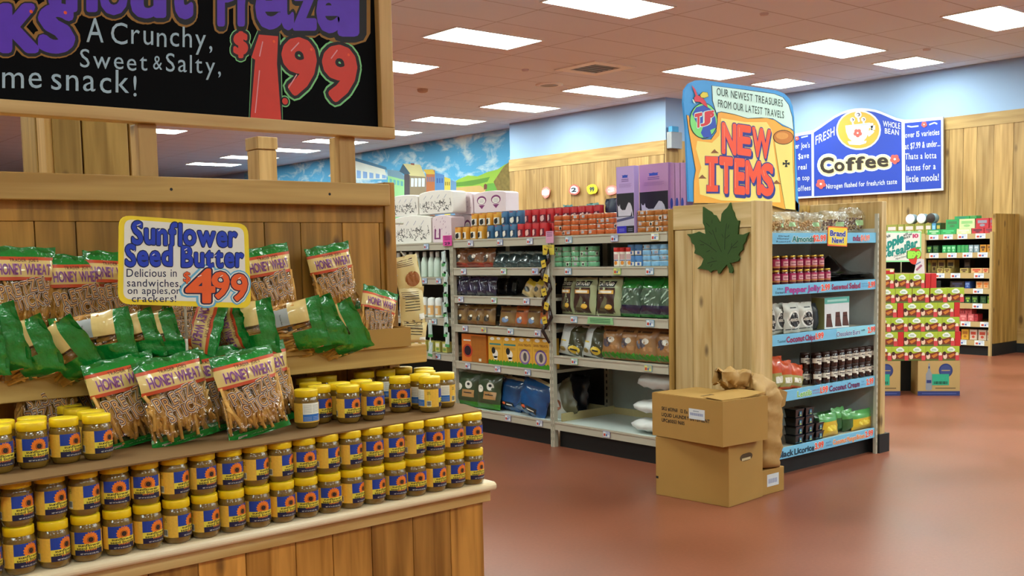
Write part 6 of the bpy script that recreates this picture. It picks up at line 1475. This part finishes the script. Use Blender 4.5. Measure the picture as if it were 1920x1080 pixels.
def cer(px0, px1, z, row, i, red=False):
    a, b = sP(px0, 600), sP(px1, 600); c = (a + b) / 2; W = (b - a).length - .002
    nm_ = 'red end of a cereal bar box' if red else 'green and brown cereal bar box'
    carton('cereal_bar_box', W, .16 if red else .055, HB - .001, CBR if red else CBG, (lambda m, W, H: m.line([(-W / 2 + .002, H * .5), (W / 2 - .002, H * .5)], .001, .0006, P('#a01e22', .5))) if red else d_cer, (c.x, c.y, z), SRZ,
           '%s, %s from the left in the %s row up' % (nm_, ORD[i], ORD[row]), 'carton', 'cereal bar boxes in the corner stack', CBR)
lay = [[(1608.5, 1640.5), (1640.5, 1672.6), (1672.6, 1704.5), (1704.5, 1736.5), (1736.5, 1768.5), (1768.5, 1800)],
       [(1620, 1652), (1652, 1683.8), (1683.8, 1694.6, 1), (1695, 1727), (1727, 1759.2), (1759.2, 1791), (1791, 1802, 1)],
       [(1606.5, 1638.5), (1638.5, 1670.6), (1670.6, 1702.7), (1702.7, 1734.7), (1734.7, 1766.7), (1766.7, 1799)],
       [(1617, 1650), (1650, 1682), (1682.8, 1693.4, 1), (1694, 1726), (1726, 1757.8), (1757.8, 1788.7), (1789, 1799.5, 1)],
       [(1614, 1646), (1646, 1678.3), (1678.5, 1709.5), (1710, 1742), (1743.5, 1775.5), (1775.5, 1807.2)],
       [(1612, 1644), (1644, 1676), (1676.9, 1705), (1705, 1733.5), (1734.5, 1744, 1), (1744.5, 1755, 1)]]
for r_, L in enumerate(lay):
    for i, e in enumerate(L): cer(e[0], e[1], base + r_ * HB, r_, i, len(e) > 2)
z6 = base + 6 * HB; a, b = sP(1640, 500), sP(1677, 500); c = (a + b) / 2
carton('cereal_bar_box', (b - a).length, .14, .05, CBR, lambda m, W, H: (m.rect(-W / 2, H * .7, W / 2, H, .0005, CBG), m.rect(W * .28, H * .4, W * .46, H * .9, .001, OW)), (c.x, c.y, z6), SRZ, 'flat red and green cereal bar box lying on top of the stack', 'carton', 'cereal bar boxes in the corner stack')
WC = P('#b59660', .7, .05, 6); WN = P('#26336e', .6)
def d_wat(m, W, H):
    m.rect(-W / 2, 0, W / 2, H * .13, .0006, WN); m.disc(W * .16, H * .72, W * .165, H * .2, .0008, WN, 24); m.disc(W * .16, H * .72, W * .13, H * .155, .0012, P('#34437e', .6), 24); m.rect(W * .06, H * .71, W * .26, H * .735, .0018, WC)
    bt = [(-.31, .18), (-.31, .62), (-.27, .7), (-.25, .93), (-.22, .93), (-.2, .7), (-.16, .62), (-.16, .18), (-.2, .15), (-.28, .15)]
    m.flat([(x * W, y * H) for x, y in bt], .0008, P('#8a8f98', .5, .12, 20)); m.rect(-.29 * W, .36 * H, -.18 * W, .45 * H, .0014, WN); m.rect(-.25 * W, .78 * H, -.22 * W, .84 * H, .0014, WN)
    m.rect(-.16 * W, .30 * H, .24 * W, .62 * H, .0022, P('#27a583', .5)); [m.rect((-.12 + q * .03) * W, .33 * H, (-.108 + q * .03 + (q % 3) * .005) * W, .41 * H, .0028, M['black']) for q in range(11)]
    m.rect(-.08 * W, .2 * H, .4 * W, .23 * H, .001, P('#6a5532', .6)); m.rect(-.4 * W, .05 * H, .42 * W, .075 * H, .001, P('#4a5a9a', .6))
for k, (p0, p1, lb) in enumerate(((1720.5, 1799.5, 'tan case of bottled water with blue base and green sticker, right of the pair'), (1610, 1688, 'tan case of bottled water half hidden by the endcap end board'))):
    a, b = sP(p0, 742), sP(p1, 742); c = (a + b) / 2
    carton('water_case', (b - a).length, .28, base - .002, WC, d_wat, (c.x, c.y, 0), SRZ, lb, 'carton', 'cases of bottled water under the cereal bar boxes', P('#a5854e', .7))
a, b = sP(1640, 500, .35), sP(1770, 500, .35); c = (a + b) / 2
t = thing('stack_backing', 'dark board standing behind the cereal bar stack', 'backing board', (c.x, c.y, 0), SRZ); m = MB(); m.box(-.35, .3, 0, .02, 0, base + 5.4 * HB, M['black'], .5); m.build('board', t)
# apple cereal bar sign
dS = .10
def cA(x, y):
    q = sP(1640 + x / 5.686, 370 + y / 5.686, dS); return ((q - sP(1700, 462, dS)).dot(rv), q.z)
o3 = sP(1700, 462, dS)
t = thing('apple_bar_sign', 'white sign with green border reading Apple Cereal Bar above the stacked boxes', 'sign', (o3.x, o3.y, 0), SRZ)
m = MB(); m.M = FACE; AG = P('#8fe0a0', .5); AT = P('#178a82', .5); ADk = P('#1c3a3a', .5)
m.prism([cA(-70, 362), cA(497, 362), cA(497, 687), cA(-70, 692)], -.008, 0, AG); m.flat([cA(-50, 378), cA(484, 378), cA(482, 672), cA(-50, 676)], .001, P('#eceae6', .5))
def at(s_, l, r, h, c, w_=.04, gap=.1): m.ptxt(cA, s_, l, r, h, c, .002, w_, gap, .06)
at('this', (100, 444), (166, 420), 34, ADk, .03); at('Apple', (62, 566), (304, 478), 92, AT, .06); at('with', (306, 420), (352, 402), 34, ADk, .03); at('real', (358, 410), (396, 398), 26, ADk, .03); at('bits', (312, 446), (376, 428), 26, ADk, .03); at('10', (408, 432), (462, 430), 38, P('#c8356a', .5), .05)
at('Cereal', (70, 652), (328, 582), 80, AT, .05); at('Bar', (340, 560), (452, 522), 84, AT, .06); at('Delicious &', (205, 640), (318, 606), 22, ADk, .01); at('Nutritious', (225, 668), (345, 632), 22, ADk, .01)
m.disc(*cA(426, 622), (cA(496, 622)[0] - cA(356, 622)[0]) / 2, cA(426, 550)[1] - cA(426, 622)[1] + .02, .0016, P('#d8382c', .5), 22); m.flat([cA(426, 550), cA(450, 528), (cA(496, 530)), cA(470, 556)], .0022, P('#3a9a4a', .5))
for ch, x0, x1 in (('1', 366, 388), ('9', 396, 436), ('9', 446, 486)): m.pglyph(cA, ch, x0, 578, x1, 646, [(.12, 0, 0, .003, P('#2a6a2c', .5)), (.07, 0, 0, .0036, P('#9fe04a', .5))])
m.build('sign_board', t, (0, 0, 0))
m = MB(); q = cA(285, 690); m.tube([(q[0], .012, z6), (q[0], .012, q[1] + .1)], .006, M['metal']); m.build('sign_stem', t, (0, 0, 0))

# ------------------------------------------------------------------ far shelf unit against the coffee wall
XS = 13.363; ZS = [1.583, 1.339, 1.072, .871, .678, .44, .197]; YR0, YR1 = 6.29, 8.6
t = thing('wall_shelving', 'tan shelf unit against the far wall with a plank-clad end', 'store shelving', (13.7, 7.2, 0)); so = Vector((-13.7, -7.2, 0))
TS = P('#b59a68', .6, .05, 6)
for z in ZS:
    m = MB(); m.box(XS, XS + .012, YR0 + .03, YR1, z - .07, z, TS, .5); m.box(XS + .012, 14.06, YR0 + .03, YR1, z - .025, z - .004, TS, .5); m.build('shelf', t, so)
m = MB(); m.box(14.03, 14.06, YR0 + .03, YR1, .1, 1.6, M['black'], .5); m.build('back_panel', t, so)
m = MB(); m.box(XS + .06, XS + .08, YR0 + .03, YR1, 0, .12, M['black'], .5); m.build('kick_plate', t, so)
for y, w_ in ((YR0, .03), (7.2, .055)): m = MB(); m.box(XS - .012, XS + .03, y, y + w_, 0, 1.6, TS, .5); m.build('upright', t, so)
m = MB(); x = XS + .03
for wd in (.17, .16, .19, .15): m.box(x, min(x + wd - .003, 14.06), YR0 - .02, YR0 + .026, .16, 1.83, M['dkz']); x += wd
m.build('end_planks', t, so); m = MB(); m.box(XS + .03, 14.06, YR0 - .015, YR0 + .026, 0, .16, M['black'], .5); m.build('end_kick', t, so)
def fy(x, s): return onX(1640 + x / s, 600, XS + .04).y
GDS = {k: P(v, .5, .12, 30) for k, v in dict(g='#2f9a56', pg='#c3cf9a', r='#b8303a', dg='#1f4a2a', gb='#7f94a0', o='#c98a2c', tn='#b09a58', dk='#2a1c18', wo='#d8a878', b='#2c4f98', pk='#cc5a60', y='#cf9a2c', lg='#7fb43a', ol='#8a8a3c', bl='#4f90c4', wr='#c9b4a4').items()}
def d_far(c2):
    def d(m, W, H): m.rect(-W * .36, H * .5, W * .36, H * .8, .0012, P(c2, .5)); m.disc(0, H * .3, W * .22, H * .14, .0012, P(c2, .5), 8)
    return d
def far(x0, x1, y0, y1, s, yo, zi, col, lb, c2='#d9d4c4', X=0, zb=0):
    a, b = onX(1640 + x0 / s, 600, XS + .05 + X).y, onX(1640 + x1 / s, 600, XS + .05 + X).y; H = (y1 - y0) / s * .00692
    carton('grocery_carton', a - b - .004, .14 if X < .2 else .1, H, GDS[col], d_far(c2), (XS + .05 + X, (a + b) / 2, ZS[zi] + .001 + zb), FW, lb, 'carton', 'cartons on the far shelf unit')
S2, S1 = 5.686, 4.908
def frow(zi, s, y0, y1, items, what, X=0, zb=0):
    for k, (x0, x1, c, c2) in enumerate(items): far(x0, x1, y0, y1, s, 0, zi, c, 'small %s carton, %s from left %s' % ({'g': 'green', 'pg': 'pale green', 'r': 'red', 'dg': 'dark green', 'gb': 'grey-blue', 'o': 'amber', 'tn': 'tan', 'dk': 'dark', 'wo': 'orange and white', 'b': 'blue', 'pk': 'pink-red', 'y': 'yellow', 'lg': 'lime', 'ol': 'olive', 'bl': 'sky blue', 'wr': 'pale red'}[c], ORD[k], what), c2, X, zb)
frow(0, S2, 330, 385, [(550, 690, 'g', '#a8d0a8'), (692, 855, 'g', '#4fb878'), (858, 1015, 'pg', '#e3e6c4'), (1020, 1148, 'r', '#5a2a3a'), (1152, 1275, 'r', '#7a3a48')], 'atop the far unit, lower layer')
h_ = 55 / S2 * .00692 + .001
frow(0, S2, 215, 318, [(745, 882, 'g', '#3f7a4a'), (885, 1052, 'pg', '#8fc07a'), (1062, 1200, 'r', '#8a8a98'), (1206, 1272, 'r', '#8a6a78')], 'atop the far unit, upper layer', 0, h_)
frow(0, S2, 185, 215, [(835, 992, 'g', '#2f7a6a'), (996, 1070, 'g', '#5a8a4a')], 'atop the far unit, laid flat', 0, h_ + 103 / S2 * .00692 + .001)
frow(0, S2, 255, 385, [(-10, 110, 'ol', '#e0b0b0'), (118, 232, 'ol', '#e6bcc0'), (235, 303, 'ol', '#e6bcc0'), (306, 413, 'ol', '#e6bcc0'), (416, 522, 'ol', '#e6bcc0'), (525, 594, 'ol', '#e6bcc0'), (597, 640, 'bl', '#8fc0e0'), (643, 690, 'dg', '#b8a04a')], 'atop the far unit, above the apple sign', .17)
frow(1, S2, 500, 580, [(545, 600, 'dg', '#7fb04a'), (612, 668, 'dg', '#4a6a3a'), (710, 756, 'g', '#8fd0a0'), (758, 804, 'g', '#8fd0a0'), (806, 852, 'g', '#8fd0a0'), (868, 908, 'g', '#4f9a5a'), (910, 948, 'g', '#4f9a5a'), (950, 986, 'g', '#4f9a5a'), (990, 1040, 'gb', '#c3ccd4'), (1046, 1098, 'gb', '#c3ccd4'), (1110, 1176, 'o', '#5a3a1c'), (1184, 1254, 'o', '#7a4a20')], 'on the far unit second shelf')
frow(2, S2, 755, 805, [(657, 720, 'tn', '#6a4a2a'), (726, 800, 'tn', '#6a4a2a'), (900, 990, 'tn', '#5a3a28'), (1018, 1136, 'wo', '#c8402c'), (1140, 1206, 'wo', '#c8402c'), (1210, 1252, 'wo', '#c8402c')], 'in front on the far unit third shelf')
frow(2, S2, 665, 805, [(560, 592, 'tn', '#7fae4a'), (597, 657, 'tn', '#5a3a2a'), (664, 742, 'tn', '#5a3a2a'), (764, 842, 'tn', '#4a3a22'), (945, 1010, 'dk', '#5a4434')], 'at the back of the far unit third shelf', .16)
frow(3, S2, 895, 968, [(800, 950, 'dk', '#3a3a5a'), (955, 1012, 'b', '#7f98d0'), (1074, 1146, 'wo', '#e07a2c'), (1150, 1212, 'wo', '#e07a2c'), (1215, 1248, 'wo', '#e07a2c')], 'on the far unit fourth shelf')
frow(4, S1, 75, 140, [(785, 822, 'dg', '#3a5a2a'), (826, 882, 'dg', '#9fd04a'), (890, 946, 'dg', '#7fb04a'), (968, 1022, 'dg', '#4a6a3a'), (1034, 1072, 'lg', '#2a4a1c')], 'on the far unit fifth shelf')
frow(5, S1, 245, 312, [(780, 850, 'pk', '#e08a8c'), (856, 914, 'pk', '#e08a8c'), (917, 948, 'r', '#8a2028')], 'on the far unit sixth shelf, lower layer')
frow(5, S1, 195, 243, [(785, 826, 'pk', '#a83038'), (830, 892, 'pk', '#a83038')], 'on the far unit sixth shelf, upper layer', 0, 67 / S1 * .00692 + .001)
frow(6, S1, 388, 482, [(800, 868, 'y', '#a8681c'), (876, 944, 'wr', '#b8402c'), (956, 1030, 'wr', '#b8402c'), (1036, 1068, 'wr', '#b8402c')], 'on the far unit bottom shelf')
zt = ZS[0] + 130 / S2 * .00692 + .003
for k, (px, lb) in enumerate(((1709, 'round white-ended tin lying on the cartons, left one'), (1730, 'round white-ended tin lying on the cartons, middle one'), (1745, 'round dark-ended tin lying on the cartons, right one'))):
    c = onX(px, 406, XS + .24); R_ = .066; m = MB(); m.lathe([(.001, 0), (R_ * .9, 0), (R_, .004), (R_, .11), (R_ * .9, .114), (.001, .114)], [P('#e4e9ec', .5) if k < 2 else GDS['dk']] * 2 + [GDS['gb']] + [M['white']] * 2, 20)
    o = m.build('round_tin', None, (XS + .2, c.y - (.02 if k == 2 else 0), zt + R_)); o.rotation_euler = (0, PI / 2, 0); tag(o, lb, 'tin', 'round tins lying on the far unit')
tkn = {}
for k, (x, y, s, yb, zi) in enumerate([(x, 415, S2, 370, 0) for x in (620, 772, 924, 1115)] + [(x, 608, S2, 370, 1) for x in (625, 815, 980, 1140)] + [(x, 832, S2, 370, 2) for x in (690, 856, 1105)] + [(1098, 1000, S2, 370, 3)] + [(945, 170, S1, 540, 4), (838, 335, S1, 540, 5), (1018, 340, S1, 540, 5), (805, 508, S1, 540, 6), (968, 510, S1, 540, 6)]):
    tkn[zi] = tkn.get(zi, -1) + 1
    ticket(0, 0, 0, 0, 'white price ticket, %s from left on the %s shelf down of the far unit' % (ORD[tkn[zi]], ORD[zi]), .13, .065, 0, 0, 'price tickets on the far shelf unit', (XS - .003, onX(1640 + x / s, 600, XS).y, ZS[zi] - .034))
m = MB(); m.M = FACE; q0 = onX(1688, 436, XS - .04)
# paper flyer by the apple sign
a = sP(1722, 495, .1); m = MB(); m.M = FACE; m.prism([(-.045, -.075), (.06, -.065), (.05, .075), (-.01, .085)], 0, .002, P('#d9cfd6', .6)); m.line([(-.02, -.03), (.03, .02)], .02, .003, P('#a05a78', .6)); m.line([(-.03, .02), (.02, .05)], .012, .003, P('#6a7aa8', .6))
tag(m.build('paper_flyer', None, (a.x, a.y, a.z - .03), SRZ), 'small pale paper flyer hanging below the right corner of the apple sign', 'sign')

# ------------------------------------------------------------------ painted mural
XM = 13.195
def cM(a, b):
    q = onX(520 + a / 4.3636, 240 + b / 4.3636, XM); return (-(q.y - 18), q.z)
t = thing('wall_mural', 'painted mural of a seaside street, green hills and cloudy blue sky', 'mural', (XM, 18, 0), FW)
m = MB(); m.M = FACE
m.flat([(-9, 1.0), (18 - BL - .001, 1.0), (18 - BL - .001, CZ - .002), (-9, CZ - .002)], .001, M['sky'])
def pm(pts, z, c): m.flat([cM(*p) for p in pts], z, c if not isinstance(c, str) else P(c, .75, .1, 3))
pm([(1420, 470), (1480, 420), (1560, 388), (1640, 395), (1720, 360), (1800, 340), (1860, 300), (1905, 280), (1905, 520), (1420, 520)], .002, '#8db53c')
pm([(1420, 450), (1520, 440), (1640, 420), (1740, 400), (1720, 440), (1600, 470), (1440, 480)], .003, '#5a8a30')
pm([(1380, 540), (1440, 490), (1560, 478), (1660, 470), (1700, 500), (1760, 560), (1760, 800), (1380, 800)], .003, '#c3a265')
pm([(1700, 520), (1720, 455), (1770, 450), (1830, 500), (1830, 800), (1700, 800)], .0034, '#5f9a3c')
pm([(1770, 440), (1810, 380), (1850, 320), (1905, 270), (1905, 640), (1840, 600)], .004, P('#7d6a34', .8, .6, 14))
pm([(1690, 470), (1700, 455), (1718, 462), (1716, 500), (1692, 505)], .0045, '#6a3a30')
pm([(645, 265), (880, 330), (895, 420), (645, 420), (500, 420), (415, 395), (475, 335), (560, 280)], .003, '#d9dcd4'); pm([(645, 245), (890, 320), (900, 345), (640, 270), (480, 345), (470, 330)], .0035, '#4a7898')
for k in range(5): pm([(650 + k * 52, 345 + k * 9), (685 + k * 51, 352 + k * 9), (685 + k * 51, 412), (650 + k * 52, 412)], .004, '#7fa3d4')
pm([(900, 340), (1000, 350), (1045, 400), (1045, 425), (905, 390)], .004, '#6f8fa4'); pm([(905, 390), (1045, 420), (1045, 800), (905, 800)], .0036, '#8fc48a')
for k in range(4): pm([(920 + k * 30, 415 + k * 6), (940 + k * 30, 420 + k * 6), (940 + k * 30, 458 + k * 6), (920 + k * 30, 455 + k * 6)], .0045, '#5fa0a8')
pm([(1040, 380), (1085, 370), (1085, 800), (1040, 800)], .0048, '#4a4048'); pm([(1000, 355), (1030, 292), (1090, 375), (1040, 380)], .0052, '#3c5468'); pm([(1030, 292), (1170, 300), (1215, 400), (1085, 390)], .005, '#c9bf8c'); pm([(1085, 390), (1215, 400), (1218, 800), (1085, 800)], .0046, '#8a7a62')
for k in range(4): pm([(1095 + k * 30, 410), (1118 + k * 30, 412), (1116 + k * 30, 480), (1095 + k * 30, 480)], .0052, '#cfe0ee')
pm([(1090, 300 - 12), (1122, 290), (1122, 305), (1095, 300)], .0054, '#8a4a40')
pm([(1218, 345), (1290, 345), (1290, 800), (1218, 800)], .0046, '#b0683c'); pm([(1195, 340), (1275, 338), (1292, 378), (1222, 378)], .005, '#c9a83c')
for k in range(4): pm([(1226 + k * 16, 400), (1236 + k * 16, 400), (1236 + k * 16, 440), (1226 + k * 16, 440)], .0052, '#6a6a8a')
pm([(1294, 365), (1368, 385), (1368, 800), (1294, 800)], .0045, '#4f7fb8'); pm([(1368, 400), (1418, 415), (1418, 800), (1368, 800)], .0044, '#c9b84a'); pm([(1418, 425), (1465, 440), (1465, 800), (1418, 800)], .0043, '#5f88b0')
for k in range(3): pm([(1305 + k * 20, 410), (1316 + k * 20, 412), (1316 + k * 20, 450), (1305 + k * 20, 450)], .005, '#2f5a9a'); pm([(1374 + k * 15, 440), (1382 + k * 15, 441), (1382 + k * 15, 470), (1374 + k * 15, 470)], .005, '#7a6a2c')
m.build('painted_scene', t, (0, 0, 0))
for o in COL.objects:
    if o.get('kind') == 'structure' and not o.get('label'):
        o['label'] = {'floor': 'polished red concrete shop floor', 'ceiling': 'pale tiled suspended ceiling', 'wall_coffee': 'light blue wall behind the coffee sign', 'wall_bumpout': 'light blue wall section behind the pet food shelving',
                      'wall_mural': 'blue wall carrying the street mural', 'wall_far': 'cream wall at the far end of the shop', 'wall_left': 'cream side wall of the shop', 'wall_front': 'cream wall behind the viewer', 'trim_1': 'vertical cedar planks on the coffee wall',
                      'trim_2': 'vertical cedar planks behind the pet food shelving', 'trim_3': 'horizontal cedar rails on the coffee wall', 'trim_4': 'horizontal cedar rails behind the pet food shelving', 'trim_5': 'cedar planks on the corner return wall', 'baseboard_coffee': 'black baseboard along the coffee wall'}.get(o.name, o.name)
        o['category'] = 'wall' if 'wall' in o.name else o.name.split('_')[0]
